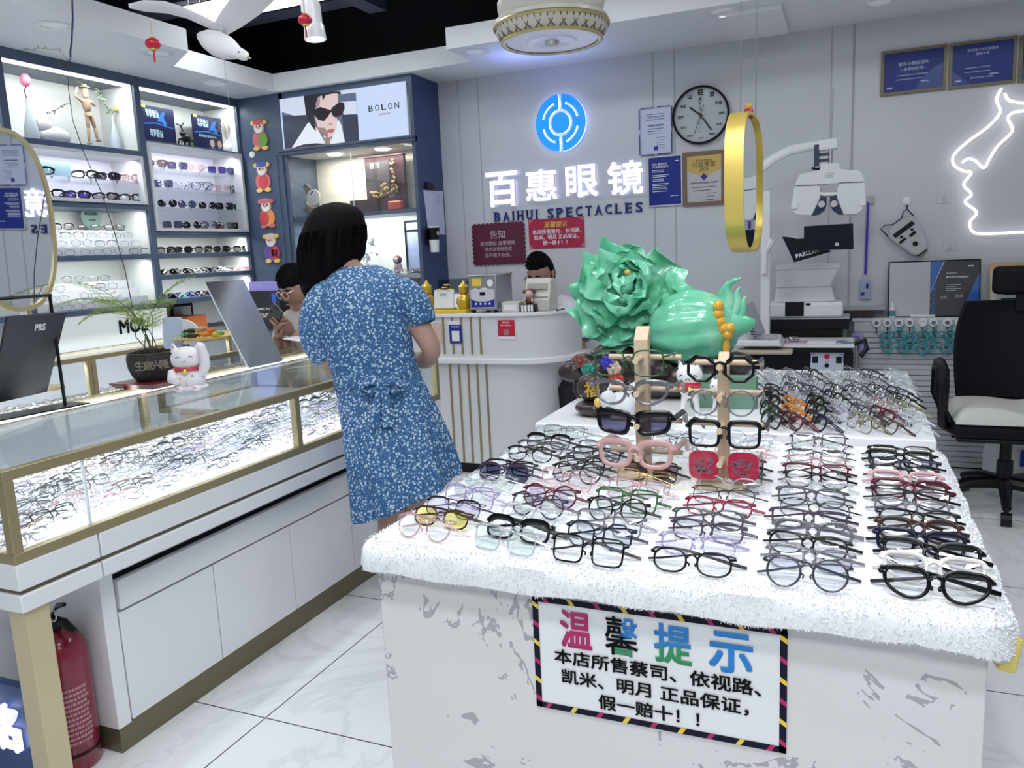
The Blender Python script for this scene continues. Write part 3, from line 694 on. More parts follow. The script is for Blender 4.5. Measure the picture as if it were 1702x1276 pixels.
for hnum, s in sizes.items():
    a = PI/2-hnum*PI/6; rr = cr*(.78 if hnum not in (2, 3, 4, 8, 9, 10) else .72)
    k = 1 if hnum in (0, 1, 11) else (2 if hnum in (2, 3, 4, 8, 9, 10) else 3)
    for i in range(k):
        px = c.x+rr*math.cos(a)+(i-(k-1)/2)*s*cr*1.25; pz = c.z+rr*math.sin(a); ro = rots[hnum]+i*PI/2
        ux = XV*math.cos(ro)+ZV*math.sin(ro); uz = -XV*math.sin(ro)+ZV*math.cos(ro); L = s*cr
        quad(b, Vector((px, y_, pz))-ux*L*.4, ux, uz, L*.2, L)
        for m_ in (-.4, 0, .4): quad(b, Vector((px, y_, pz))+uz*L*m_, ux, uz, L, L*.2)
for ch, zz, h in (('A', .55, .15), ('R', .40, .11), ('C', .25, .10), ('L E', -.12, .05), ('F D P', -.30, .04), ('T Z V', -.42, .03), ('E C F', -.55, .03)): letter(b, ch, (c.x-.004, y_, c.z+cr*zz), XV, ZV, h=cr*h)
obj('numerals', b, INKK, t, smooth=0)
b = B()
def hand(ang, L, back, w, y): 
    d = Vector((math.cos(ang), 0, math.sin(ang))); b.box(Vector((c.x, y, c.z))+d*(L-back)/2, (L+back, .002, w), Matrix.Rotation(-ang, 3, 'Y'))
hand(math.atan2(115, -147), cr*.50, cr*.06, .010, yW-.018); hand(math.atan2(-200, 138), cr*.66, cr*.1, .009, yW-.021); hand(math.atan2(-225, -82), cr*.66, cr*.36, .003, yW-.024)
b.lathe([(.0001, .028), (.010, .028), (.010, .012)], c, 16, RX)
obj('hands', b, BLACK, t, smooth=0)
obj('glass_cover', B().lathe([(.0001, .037), (cr*.94, .034)], c, 48, RX), GLASSD, t)
# three awards
OLIVE = mat('bronze_frame', (.17, .145, .085), .4, .3)
def award(q, label, heads, seed, arc):
    t, x0, x1, z0, z1, y_ = board('award_certificate', label, 'certificate', q, frame=OLIVE, fw=.016, depth=.016, face=mat('navy_print', (.006, .022, .21), .45), group='blue awards in a row high on the wall')
    W = x1-x0; Hh = z1-z0
    b = B()
    for s, u, v, w in heads: letter(b, s, (x0+W*u, y_-.0006, z1-Hh*v), XV, ZV, w=W*w, bold=.008)
    lines(b, x0+W*.24, z1-Hh*.58, W*.5, 2, .022, .003, y_-.0006, seed=seed); lines(b, x0+W*.1, z0+Hh*.16, W*.09, 1, .02, .009, y_-.0006); lines(b, x0+W*.62, z0+Hh*.25, W*.13, 1, .02, .006, y_-.0006)
    obj('lettering', b, mat('pale_ink', (.5, .56, .75), .5), t, smooth=0)
    b = B()
    if arc: poly(b, [(W-.032, 0), (W-.032, Hh*.55)]+[(W*.5+(W*.5-.032)*math.cos(a), (Hh*.55)*math.sin(a)) for a in [R(80-10*i) for i in range(0)]]+[(W*.78, Hh*.47), (W*.62, Hh*.3), (W*.52, Hh*.1), (W*.5, 0)], (x0+.016, y_-.0003, z0+.016), XV, ZV)
    else: poly(b, [(0, 0), (W*.3, 0), (0, Hh*.33)], (x0+.016, y_-.0003, z0+.016), XV, ZV)
    obj('light_field', b, mat('mid_blue_print', (.03, .07, .30), .3), t, smooth=0)
award([(1464, 88), (1573, 73), (1573, 150), (1464, 160)], 'blue bronze framed award with a pale arc, nearest the phoropter', [('蔡司小瞳爱镜片', .5, .33, .46), ('—金牌验配师—', .5, .45, .42)], 1, 1)
award([(1577, 72), (1690, 61), (1688, 139), (1577, 148)], 'blue bronze framed award in the middle of the row of awards', [('蔡司青少年近视管理', .5, .2, .46), ('验配专家', .5, .29, .2), ('蔡司光学中国 专业验配', .5, .8, .34)], 2, 0)
award([(1693, 60), (1800, 48), (1800, 126), (1693, 139)], 'blue bronze framed award cut by the picture edge', [('蔡司光学', .5, .3, .3)], 3, 0)
# neon face outline
NEON = mat('neon_tube', (1, 1, 1), .5, emit=1.7, ecol=(1.0, .95, .98))
z_ = lambda x, y: (1180+x/3.26, y/3.26)
def neon(pts):
    P = [at(px, py, 1, yW-.03) for px, py in pts]; out = []
    for i in range(len(P)-1):
        p0 = P[max(i-1, 0)]; p1 = P[i]; p2 = P[i+1]; p3 = P[min(i+2, len(P)-1)]
        for k in range(5):
            u = k/5; out.append(.5*((2*p1)+(p2-p0)*u+(2*p0-5*p1+4*p2-p3)*u*u+(3*p1-p0-3*p2+p3)*u**3))
    return out+[P[-1]]
t = thing('neon_face_outline', 'white neon line drawing of a face in profile on the wall', 'neon sign', tuple(at(1640, 270, 1, yW)))
p1 = [z_(*p) for p in [(1580, 478), (1553, 540), (1572, 610), (1500, 692), (1400, 765), (1322, 840), (1322, 893), (1370, 925), (1416, 938), (1375, 1000), (1417, 1052), (1383, 1095), (1445, 1150), (1408, 1205), (1428, 1258), (1500, 1266), (1600, 1262), (1710, 1256), (1950, 1240)]]
p2 = [z_(*p) for p in [(1597, 505), (1615, 540), (1660, 553), (1710, 558), (1950, 540)]]
p3 = [z_(*p) for p in [(1950, 560), (1720, 598), (1650, 608), (1615, 640), (1638, 710), (1560, 790), (1515, 860), (1485, 910), (1440, 872), (1400, 860), (1365, 882)]]
for p in (p1, p2, p3): obj('neon_tube', B().tube(neon(p), .0068, 8), NEON, t)
# small wall fittings by the neon face
for px, py, lab, sw in ((1569, 328, 'clear wall hook plate beside the neon chin, upper of two', 0), (1578, 407, 'clear wall hook plate above the open black folder, lower of two', 1)):
    p = at(px, py, 1, yW); t = thing('hook_plate', lab, 'hook', tuple(p), group='clear hook plates under the neon face')
    obj('plate', B().box((p.x, yW-.003, p.z), (.066, .005, .066)), mat('clear_plate', (.62, .63, .66), .1), t, bev=.002)
    obj('hook', B().tube([(p.x, yW-.006, p.z+.01), (p.x, yW-.012, p.z-.012), (p.x, yW-.02, p.z-.016)], .003, 6), STEEL, t)

# ================================================================ wall cabinets on the left
XB = -4.47
CREAMW = mat('cabinet_white', (.80, .81, .80), .4)
def led_area(name, x, y0, y1, z, power, col=(.95, 1, .96)):
    area(name, (x, (y0+y1)/2, z), .02, y1-y0, power*.5, (-.25, 0, -1), col)
def cabinet(label, y0, y1):
    t = thing('wall_cabinet', label, 'cabinet', (XL, (y0+y1)/2, 0), group='slate blue display cabinets along the wall')
    obj('side_panel', B().bx(XB-.03, XL, y0, y0+.022, .93, ZC), NAVY, t); obj('side_panel', B().bx(XB-.03, XL, y1-.022, y1, .93, ZC), NAVY, t)
    obj('back_panel', B().bx(XB-.03, XB, y0+.022, y1-.022, .93, ZC), CREAMW, t)
    obj('fascia', B().bx(XB, XL, y0+.022, y1-.022, 2.495, ZC), NAVY, t)
    obj('liner', B().bx(XB, XL-.02, y0+.022, y0+.028, .93, 2.495), CREAMW, t); obj('liner', B().bx(XB, XL-.02, y1-.028, y1-.022, .93, 2.495), CREAMW, t)
    obj('light_strip', B().bx(XL-.05, XL-.025, y0+.03, y1-.03, 2.487, 2.495), LED, t)
    led_area('cabinet_light', XL-.04, y0+.04, y1-.04, 2.483, 6.5)
    return t
def shelf(t, y0, y1, z, th=.03, m_=NAVY, x0=XB, x1=XL, bev=.001): return obj('shelf', B().bx(x0, x1, y0+.022, y1-.022, z-th, z), m_, t, bev=bev)
U1 = (3.02, 3.915); U2 = (3.915, 4.83); U0 = (2.12, 3.02)
GREYW = mat('pale_grey_frame', (.62, .63, .66), .4)
def display_box(t, y0, y1, z0, z1, rows, x1=XL+.012):
    obj('display_frame', B().bx(XB+.05, x1, y0+.024, y1-.024, z1-.02, z1).bx(XB+.05, x1, y0+.024, y1-.024, z0, z0+.02).bx(XB+.05, x1, y0+.024, y0+.044, z0+.02, z1-.02).bx(XB+.05, x1, y1-.044, y1-.024, z0+.02, z1-.02), GREYW, t)
    obj('display_back', B().bx(XB+.05, XB+.06, y0+.044, y1-.044, z0+.02, z1-.02), mat('lilac_white', (.80, .80, .88), .5), t)
    for z in rows: obj('glass_shelf', B().bx(XB+.06, XL-.02, y0+.044, y1-.044, z-.008, z), ACRYL, t, smooth=0)
    led_area('cabinet_light', XL-.05, y0+.06, y1-.06, z1-.024, 5, (.95, .95, 1))
k1 = cabinet('slate blue wall cabinet with wooden mannequin on its top shelf', *U1)
shelf(k1, *U1, 2.095); display_box(k1, *U1, 1.762, 2.062, [1.905])
shelf(k1, *U1, 1.757, .028); led_area('cabinet_light', XL-.05, U1[0]+.05, U1[1]-.05, 1.722, 4)
shelf(k1, *U1, 1.452); led_area('cabinet_light', XL-.05, U1[0]+.05, U1[1]-.05, 1.415, 4)
shelf(k1, *U1, 1.135)
STEP = mat('frosted_step', (.66, .66, .70), .35)
def risers(t, y0, y1, zb, dz, n=4):
    for i in range(1, n):
        obj('step', B().bx(XB+.001, XL-.02-i*.062, y0+.03, y1-.03-.0, zb+.001+(i-1)*dz, zb+i*dz), STEP, t, bev=.001)
risers(k1, *U1, 1.452, .053); risers(k1, *U1, 1.135, .053)
k2 = cabinet('slate blue wall cabinet holding rows of sunglasses next to the corner', *U2)
shelf(k2, *U2, 2.172); display_box(k2, *U2, 1.597, 2.160, [2.012, 1.885, 1.757])
shelf(k2, *U2, 1.592, .026); led_area('cabinet_light', XL-.05, U2[0]+.05, U2[1]-.05, 1.558, 4, (.97, 1, .9))
shelf(k2, *U2, 1.452, .028); led_area('cabinet_light', XL-.05, U2[0]+.05, U2[1]-.05, 1.415, 4, (.97, 1, .92))
shelf(k2, *U2, 1.312, .030); led_area('cabinet_light', XL-.05, U2[0]+.05, U2[1]-.05, 1.272, 4)
shelf(k2, *U2, 1.150, .034)
k0 = cabinet('slate blue wall cabinet half hidden by the round mirror and dark display board', *U0)
shelf(k0, *U0, 2.095); display_box(k0, *U0, 1.762, 2.062, [1.905]); shelf(k0, *U0, 1.757, .028); shelf(k0, *U0, 1.452); shelf(k0, *U0, 1.135)
led_area('cabinet_light', XL-.05, U0[0]+.05, U0[1]-.05, 1.722, 3); led_area('cabinet_light', XL-.05, U0[0]+.05, U0[1]-.05, 1.415, 3)
risers(k0, *U0, 1.452, .053); risers(k0, *U0, 1.135, .053)
# white brand panel standing on the low showcase
p = at(222, 541, 0, XL+.03)
t = thing('brand_board', 'long white panel with black letters under the shelves', 'panel', (XL+.02, 3.3, .905))
obj('panel', B().bx(XL+.012, XL+.028, 3.05, 3.92, .905, 1.10), CREAMW, t)
b = B(); letter(b, 'MOL', (XL+.029, p.y, p.z), YV, ZV, w=.215, h=.088, bold=.03); obj('lettering', b, INKK, t, smooth=0)

# ================================================================ cabinet with the lightbox
bx0, bx1 = -3.79, -2.70
t = thing('lightbox_cabinet', 'tall slate blue display cabinet under the sunglasses lightbox', 'cabinet', ((bx0+bx1)/2, YB, 0))
obj('corner_panel', B().bx(XL-.02, bx0-.0, YB, YB+.03, 0, ZC), NAVY, t)
obj('corner_molding', B().bx(bx0-.035, bx0-.004, YB-.012, YB, 0.2, ZC-.42).bx(bx0-.075, bx0-.06, YB-.006, YB, .2, ZC-.42), NAVY, t, bev=.003)
obj('side_panel', B().bx(bx1-.022, bx1, YB, WY, 0, ZC), NAVYD, t)
obj('side_edge', B().bx(bx1-.024, bx1+.001, YB-.002, YB+.004, 0, ZC), NAVY, t)
obj('side_panel', B().bx(bx0, bx0+.03, YB, WY, 0, ZC), NAVY, t)
obj('fascia', B().bx(bx0, bx1-.022, YB, YB+.03, 2.49, ZC), NAVY, t)
obj('molding', B().bx(bx0-.02, bx1-.0, YB-.02, YB+.03, 2.118, 2.158).bx(bx0-.03, bx1, YB-.03, YB+.01, 2.142, 2.156), NAVY, t, bev=.003)
obj('back_panel', B().bx(bx0+.03, bx1-.022, WY-.03, WY-.001, 0, 2.5), mat('warm_white', (.82, .79, .72), .5), t)
obj('top_panel', B().bx(bx0+.03, bx1-.022, YB+.03, WY-.03, 2.115, 2.135), MATS['warm_white'], t)
for z in (1.684, 1.24, 1.02): obj('shelf', B().bx(bx0+.03, bx1-.022, YB+.012, WY-.03, z-.028, z), NAVY if z > 1.3 else STEEL, t)
obj('base_cabinet', B().bx(bx0+.03, bx1-.022, YB, WY-.03, 0, .95), NAVY, t)
obj('lower_back', B().bx(bx0+.03, bx1-.022, WY-.04, WY-.03, .95, 1.655), CREAMW, t)
obj('glass_door', B().bx(bx0+.03, (bx0+bx1)/2+.02, YB+.002, YB+.006, .96, 2.115), GLASSD, t, smooth=0); obj('glass_door', B().bx((bx0+bx1)/2+.024, bx1-.022, YB+.002, YB+.006, .96, 2.115), GLASSD, t, smooth=0)
obj('door_edge', B().bx((bx0+bx1)/2+.02, (bx0+bx1)/2+.024, YB+.001, YB+.007, .96, 2.115), mat('glass_edge', (.8, .86, .84), .2), t)
area('cabinet_light', (-3.25, YB+.16, 2.10), .7, .1, 7, (0, 0, -1), (1, .90, .72)); area('cabinet_light', (-3.25, YB+.1, 1.65), .8, .04, 6, (0, .2, -1), (.95, 1, .96))
obj('puck_lamp', B().lathe([(.0001, 0), (.05, 0), (.05, .004)], (-3.45, YB+.15, 2.108), 20), LED, t); obj('puck_lamp', B().lathe([(.0001, 0), (.05, 0), (.05, .004)], (-3.05, YB+.15, 2.108), 20), LED, t)
# the lightbox with its advertisement
lx0, lx1, lz0, lz1 = -3.775, -2.742, 2.163, 2.506
t = thing('lightbox', 'lit advertising lightbox of a face in black sunglasses', 'lightbox', ((lx0+lx1)/2, YB, lz0))
def lit(name, col, e=.75): return mat(name, tuple(x*.4 for x in col), .3, emit=e, ecol=col)
def LB(u, v): return (lx0+(lx1-lx0)*u, lz0+(lz1-lz0)*v)
# u along the box, v up: measured on the photograph with zoom (160..1430 , ...)
def zz(x, y):
    p = at(440+x/6.075, 120+y/6.075, 1, YB-.012); return (p.x, p.z)
def lp(b, pts): k = [zz(*p) for p in pts]; b.add([(x, YB-.0125-lay*.0004, z) for x, z in k], [list(range(len(k)))]); return b
obj('box', B().bx(lx0, lx1, YB-.012, YB-.001, lz0, lz1), lit('lit_pale_blue', (.56, .66, .88)), t, smooth=0)
lay = 1
obj('photo_ground', lp(B(), [(163, 283), (918, 170), (955, 692), (206, 775)]), lit('lit_slate', (.10, .13, .22)), t, smooth=0)
lay = 2
b = lp(B(), [(163, 283), (400, 247), (415, 430), (300, 440), (170, 400)]); lp(b, [(760, 300), (925, 290), (932, 420), (800, 430)]); lp(b, [(750, 196), (918, 171), (921, 205), (760, 225)]); obj('print_highlight', b, lit('lit_silver', (.62, .68, .80)), t, smooth=0)
b = lp(B(), [(205, 775), (270, 768), (430, 530), (500, 470), (470, 430), (180, 440)]); obj('dark_ground', b, lit('lit_dusk', (.028, .035, .07)), t, smooth=0)
b = lp(B(), [(780, 430), (940, 430), (955, 692), (810, 708)]); obj('dark_ground', b, lit('lit_dusk', (.028, .035, .07)), t, smooth=0)
lay = 3
b = lp(B(), [(272, 768), (430, 520), (470, 495), (540, 580), (600, 690), (618, 722)]); lp(b, [(740, 470), (775, 530), (812, 707), (655, 727), (700, 610)]); obj('collar', b, lit('lit_white_cloth', (.74, .78, .86)), t, smooth=0)
lay = 4
b = lp(B(), [(395, 240), (470, 225), (560, 230), (560, 330), (500, 380), (500, 440), (520, 600), (470, 540), (440, 470), (415, 400)]); obj('dark_hair', b, lit('lit_dark_hair', (.012, .014, .025)), t, smooth=0)
b = lp(B(), [(525, 235), (600, 215), (735, 205), (745, 300), (730, 380), (732, 500), (722, 590), (690, 640), (640, 665), (590, 630), (540, 560), (505, 440), (515, 340)]); lp(b, [(590, 620), (670, 650), (668, 722), (612, 728)]); obj('face', b, lit('lit_face', (.72, .55, .52)), t, smooth=0)
lay = 5
b = lp(B(), [(520, 560), (600, 560), (640, 600), (640, 665), (600, 640)]); lp(b, [(600, 660), (668, 655), (660, 722), (612, 728)]); obj('face_shade', b, lit('lit_face_shade', (.30, .19, .19)), t, smooth=0)
lay = 6
b = lp(B(), [(395, 245), (520, 220), (700, 195), (765, 195), (775, 225), (740, 215), (700, 215), (620, 230), (590, 290), (580, 235), (540, 250), (510, 340), (500, 400), (430, 400)]); obj('dark_fringe', b, lit('lit_dark_hair', (.012, .014, .025)), t, smooth=0)
b = lp(B(), [(490, 385), (560, 350), (640, 375), (668, 385), (690, 350), (760, 300), (805, 310), (810, 370), (780, 430), (720, 460), (690, 440), (672, 400), (640, 450), (600, 495), (540, 480), (500, 430)]); obj('printed_sunglasses', b, lit('lit_black', (.010, .006, .014)), t, smooth=0)
b = lp(B(), [(630, 590), (665, 570), (705, 575), (700, 600), (670, 618), (640, 605)]); obj('lips', b, lit('lit_lips', (.38, .13, .16)), t, smooth=0)
b = lp(B(), [(640, 520), (690, 520), (670, 535)]); obj('nose_shade', b, lit('lit_face_shade', (.30, .19, .19)), t, smooth=0)
b = lp(B(), [(272, 768), (400, 728), (520, 718), (640, 724), (640, 728)]); obj('dark_coat', b, lit('lit_dark_hair', (.012, .014, .025)), t, smooth=0)
b = B(); a0 = zz(1040, 372); a1 = zz(1370, 330); serif_word(b, 'BOLON', a0, a1, .038, YB-.0155, .0004, bold=.0, fill=.66); c0 = zz(1212, 420); letter(b, '中国正视引乐镜', (c0[0], YB-.0155, c0[1]), XV, ZV, w=.085)
obj('lettering', b, INKK, t, smooth=0)
# ================================================================ glasses
def superell(w, h, e, n=36, fn=None):
    out = []
    for i in range(n):
        a = 2*PI*i/n; c_, s_ = math.cos(a), math.sin(a)
        u = math.copysign(abs(c_)**(2/e), c_); v = math.copysign(abs(s_)**(2/e), s_)
        if fn: u, v = fn(u, v)
        out.append((u*w/2, v*h/2))
    return out
# each rim drawn for the lens on the +x side (u = outwards)
SHAPES = {
    'oval': (.050, .035, 2.4, None), 'rectangular': (.052, .033, 4.0, lambda u, v: (u*(1+.04*v), v)), 'round': (.046, .044, 2.0, None),
    'cat eye': (.055, .039, 2.25, lambda u, v: (u*(1+.07*v), v*(1-.10*u)+(.42*max(u, 0)**2 if v > 0 else .24*max(u, 0)))),
    'square': (.050, .043, 4.5, lambda u, v: (u*(1+.03*v), v)), 'octagonal': (.048, .043, 2.0, None), 'half rim': (.052, .036, 3.0, None),
    'aviator': (.056, .048, 2.4, lambda u, v: (u*(1+.08*v), v-.10*u*(1 if v < 0 else .2))), 'wayfarer': (.052, .041, 3.2, lambda u, v: (u*(1+.09*v), v+.06*max(u, 0))),
    'slim cat eye': (.058, .036, 4.2, lambda u, v: (u*(1+.12*v)*.98, v*(1-.05*u)+.14*u)), 'big square': (.060, .050, 3.4, None),
    'wrap': (.064, .038, 2.8, lambda u, v: (u, v*(1-.18*u)))}
BR = .017
def rim_pts(shape):
    w, h, e, fn = SHAPES[shape]
    if shape == 'octagonal':
        o = []
        base = [(math.cos(R(22.5+45*i)), math.sin(R(22.5+45*i))) for i in range(8)]
        for i in range(8):
            a = base[i]; c_ = base[(i+1) % 8]
            for k in range(4): o.append(((a[0]+(c_[0]-a[0])*k/4)*w/2*1.06, (a[1]+(c_[1]-a[1])*k/4)*h/2*1.06))
        return o, w, h
    return superell(w, h, e, 36, fn), w, h
_SPEC = {}
def spec_meshes(shape, thick, pose, lean=28, n=6):
    key = (shape, thick, pose, lean)
    if key in _SPEC: return _SPEC[key]
    rp, w, h = rim_pts(shape)
    wrap = 2.2 if shape == 'wrap' else .8
    r = {'thin': .0009, 'mid': .0017, 'thick': .0027, 'chunky': .0042}[thick]
    ry = {'thin': .0009, 'mid': .0016, 'thick': .0022, 'chunky': .0030}[thick]
    cx = w/2+BR/2; lo = min(p[1] for p in rp)-r
    la = R(lean if pose != 'open' else 4)
    def P(x, z, y=0.0):
        yy = y+wrap*x*x*1.0; zz_ = z-lo
        return Vector((x, yy*math.cos(la)+zz_*math.sin(la), zz_*math.cos(la)-yy*math.sin(la)*0.6))
    parts = {}
    fb = B()
    inner = {}
    for s in (1, -1):
        fb.tube([P(s*(cx+u), v) for u, v in rp], r, n, closed=True, ry=ry, up=(0, 1, 0))
    zin = h*.16; xin = cx+min(u for u, v in rp if abs(v-zin) < h*.2)
    fb.tube([P(-xin, zin), P(-xin*.5, zin+.004), P(0, zin+.0055, -.001), P(xin*.5, zin+.004), P(xin, zin)], max(r*1.05, .001), n)
    if shape == 'aviator': fb.tube([P(-xin*1.4, h*.42), P(0, h*.42), P(xin*1.4, h*.42)], r, n)
    zh = h*.27; xo = max(u for u, v in rp if abs(v-zh) < h*.2)+cx; xh = xo+.006
    if thick in ('thick', 'chunky') or shape == 'half rim':
        for s in (1, -1):
            fb.tube([P(s*(cx+u*1.0), v*1.0+.0006) for u, v in rp if v > h*.24], r*(1.5 if shape != 'half rim' else 2.2), n, ry=ry*1.1, up=(0, 1, 0))
    for s in (1, -1):
        fb.tube([P(s*(xo-.001), zh), P(s*(xo+.003), zh), P(s*xh, zh, .003)], [r*1.3, r*1.3, r*1.1], n)
        fb.tube([P(s*(xin-.0005), -h*.02), P(s*(xin-.004), -h*.10, .005), P(s*(xin-.003), -h*.2, .006)], .0012 if thick == 'thin' else r*.9, 5)
    parts['frame'] = fb
    for s, nm in ((1, 'lens'), (-1, 'lens2')):
        lb = B(); ring = [P(s*(cx+u*.985), v*.985) for u, v in rp]; mid = [P(s*(cx+u*.5), v*.5, -.0012) for u, v in rp]; k = len(ring)
        lb.add([P(s*cx, 0, -.0016)]+mid+ring, [(0, 1+i, 1+(i+1) % k) for i in range(k)]+[(1+i, 1+k+i, 1+k+(i+1) % k, 1+(i+1) % k) for i in range(k)])
        parts[nm] = lb
    tr = r*.95 if thick == 'thin' else max(r*.9, .0016)
    for s, nm in ((1, 'temple'), (-1, 'temple2')):
        hp = P(s*xh, zh, .003); b_ = B()
        if pose == 'open':
            dz = zh-lo
            pts = [hp, hp+Vector((s*.001, .03, -.001)), hp+Vector((s*.001, .085, -.004)), hp+Vector((-s*.002, .115, -.014)), hp+Vector((-s*.006, .140, -.034))]
        else:
            back = .010 if s > 0 else .017
            end = Vector((-s*(xh+.012), hp.y*.5+back+.022, tr+.0006)); 
            pts = [hp, hp+Vector((-s*.002, back, -.0005))]
            for k in range(1, 7):
                u = k/6; q = (hp+Vector((-s*.002, back, 0))).lerp(end, u)
                q.z += .010*math.sin(PI*u)*(1-u) if u < 1 else 0
                pts.append(q)
        b_.tube(pts, [tr]*(len(pts)-2)+[tr*1.25, tr*1.1], n, ry=[tr*1.5 if thick != 'thin' else tr]*(len(pts)-2)+[tr*2.1, tr*1.6])
        parts[nm] = b_
    _SPEC[key] = {k: (v, mesh_of('glasses_'+k.rstrip('2'), v, MATS['black_plastic'], 60)) for k, v in parts.items()}
    return _SPEC[key]
def put(root, name, me, mt):
    o = bpy.data.objects.new(name, me); COL.objects.link(o); o.parent = root
    if me.materials[0] is not mt: o.material_slots[0].link = 'OBJECT'; o.material_slots[0].material = mt
    return o
def glasses(label, shape, thick, pose, fm, lm, loc, rot=(0, 0, 0), group=None, cat='glasses', name='glasses', tm=None, lean=28):
    ms = spec_meshes(shape, thick, pose, lean)
    root = thing(name, label, cat, loc, rot, group); root.rotation_euler = rot
    put(root, 'frame', ms['frame'][1], fm)
    put(root, 'lens', ms['lens'][1], lm); put(root, 'lens', ms['lens2'][1], lm)
    put(root, 'temple', ms['temple'][1], tm or fm); put(root, 'temple', ms['temple2'][1], tm or fm)
    return root
LENS = clear('clear_lens', (.95, .965, .975), .06)
def lens(name, tint, gloss=.06): return clear('lens_'+name, tint, gloss)
L_GREEN = lens('green_coat', (.86, .95, .90), .10); L_BLUE = lens('blue_coat', (.91, .93, .985), .10); L_YEL = lens('yellow', (.95, .90, .35)); L_GREY = lens('grey', (.45, .45, .5)); L_DARK = lens('dark', (.025, .025, .035), .05)
L_PURP = lens('purple', (.10, .07, .34), .06); L_NAVY = lens('navy_grade', (.13, .13, .24), .06); L_PINK = lens('pale_pink', (.88, .66, .66)); L_RED = lens('rose', (.80, .10, .18), .06); L_GRN = lens('bottle_green', (.22, .36, .30)); L_SMOKE = lens('smoke', (.34, .31, .33)); L_LIL = lens('lilac', (.74, .72, .84))
L_BR = lens('brown_grade', (.26, .17, .20))
def fr(name, col, rough=.22, metal=0.0): return mat('frame_'+name, col, rough, metal, coat=.12, spec=.35)
F = dict(black=fr('black', (.003, .003, .004)), navy=fr('navy', (.006, .008, .030)), brown=fr('brown', (.045, .020, .014)), maroon=fr('maroon', (.09, .006, .020)), grey=fr('grey', (.08, .08, .09)), silver=fr('silver', (.62, .63, .66), .2, .9),
         gunmetal=fr('gunmetal', (.12, .12, .14), .25, .8), gold=fr('gold', (.62, .44, .18), .22, .9), pink=fr('pink', (.72, .45, .47)), white=fr('white', (.80, .77, .74)), purple=fr('purple', (.05, .03, .065)), green=fr('green', (.02, .10, .03)), orange=fr('orange', (.62, .22, .03)), olive=fr('olive', (.20, .20, .11)), teal=fr('teal', (.03, .36, .34)), red=fr('red', (.25, .008, .04)), blue=fr('blue', (.02, .06, .40)))
F['clear'] = clear('frame_crystal', (.82, .84, .87), .08, .18, .30, (.72, .74, .78)); F['clear pink'] = clear('frame_crystal_pink', (.88, .74, .76), .10, .05, .32, (.66, .48, .50)); F['clear grey'] = clear('frame_crystal_grey', (.55, .55, .60), .08, .18, .40, (.25, .25, .28)); F['lavender'] = clear('frame_crystal_lavender', (.74, .70, .86), .10, .05, .35, (.50, .44, .62)); F['clear brown'] = clear('frame_crystal_brown', (.60, .50, .45), .10, .05, .45, (.22, .15, .12))
ORD = ['first', 'second', 'third', 'fourth', 'fifth', 'sixth', 'seventh', 'eighth', 'ninth', 'tenth', 'eleventh', 'twelfth', 'thirteenth', 'fourteenth', 'fifteenth', 'sixteenth']
ZTOP = .8555
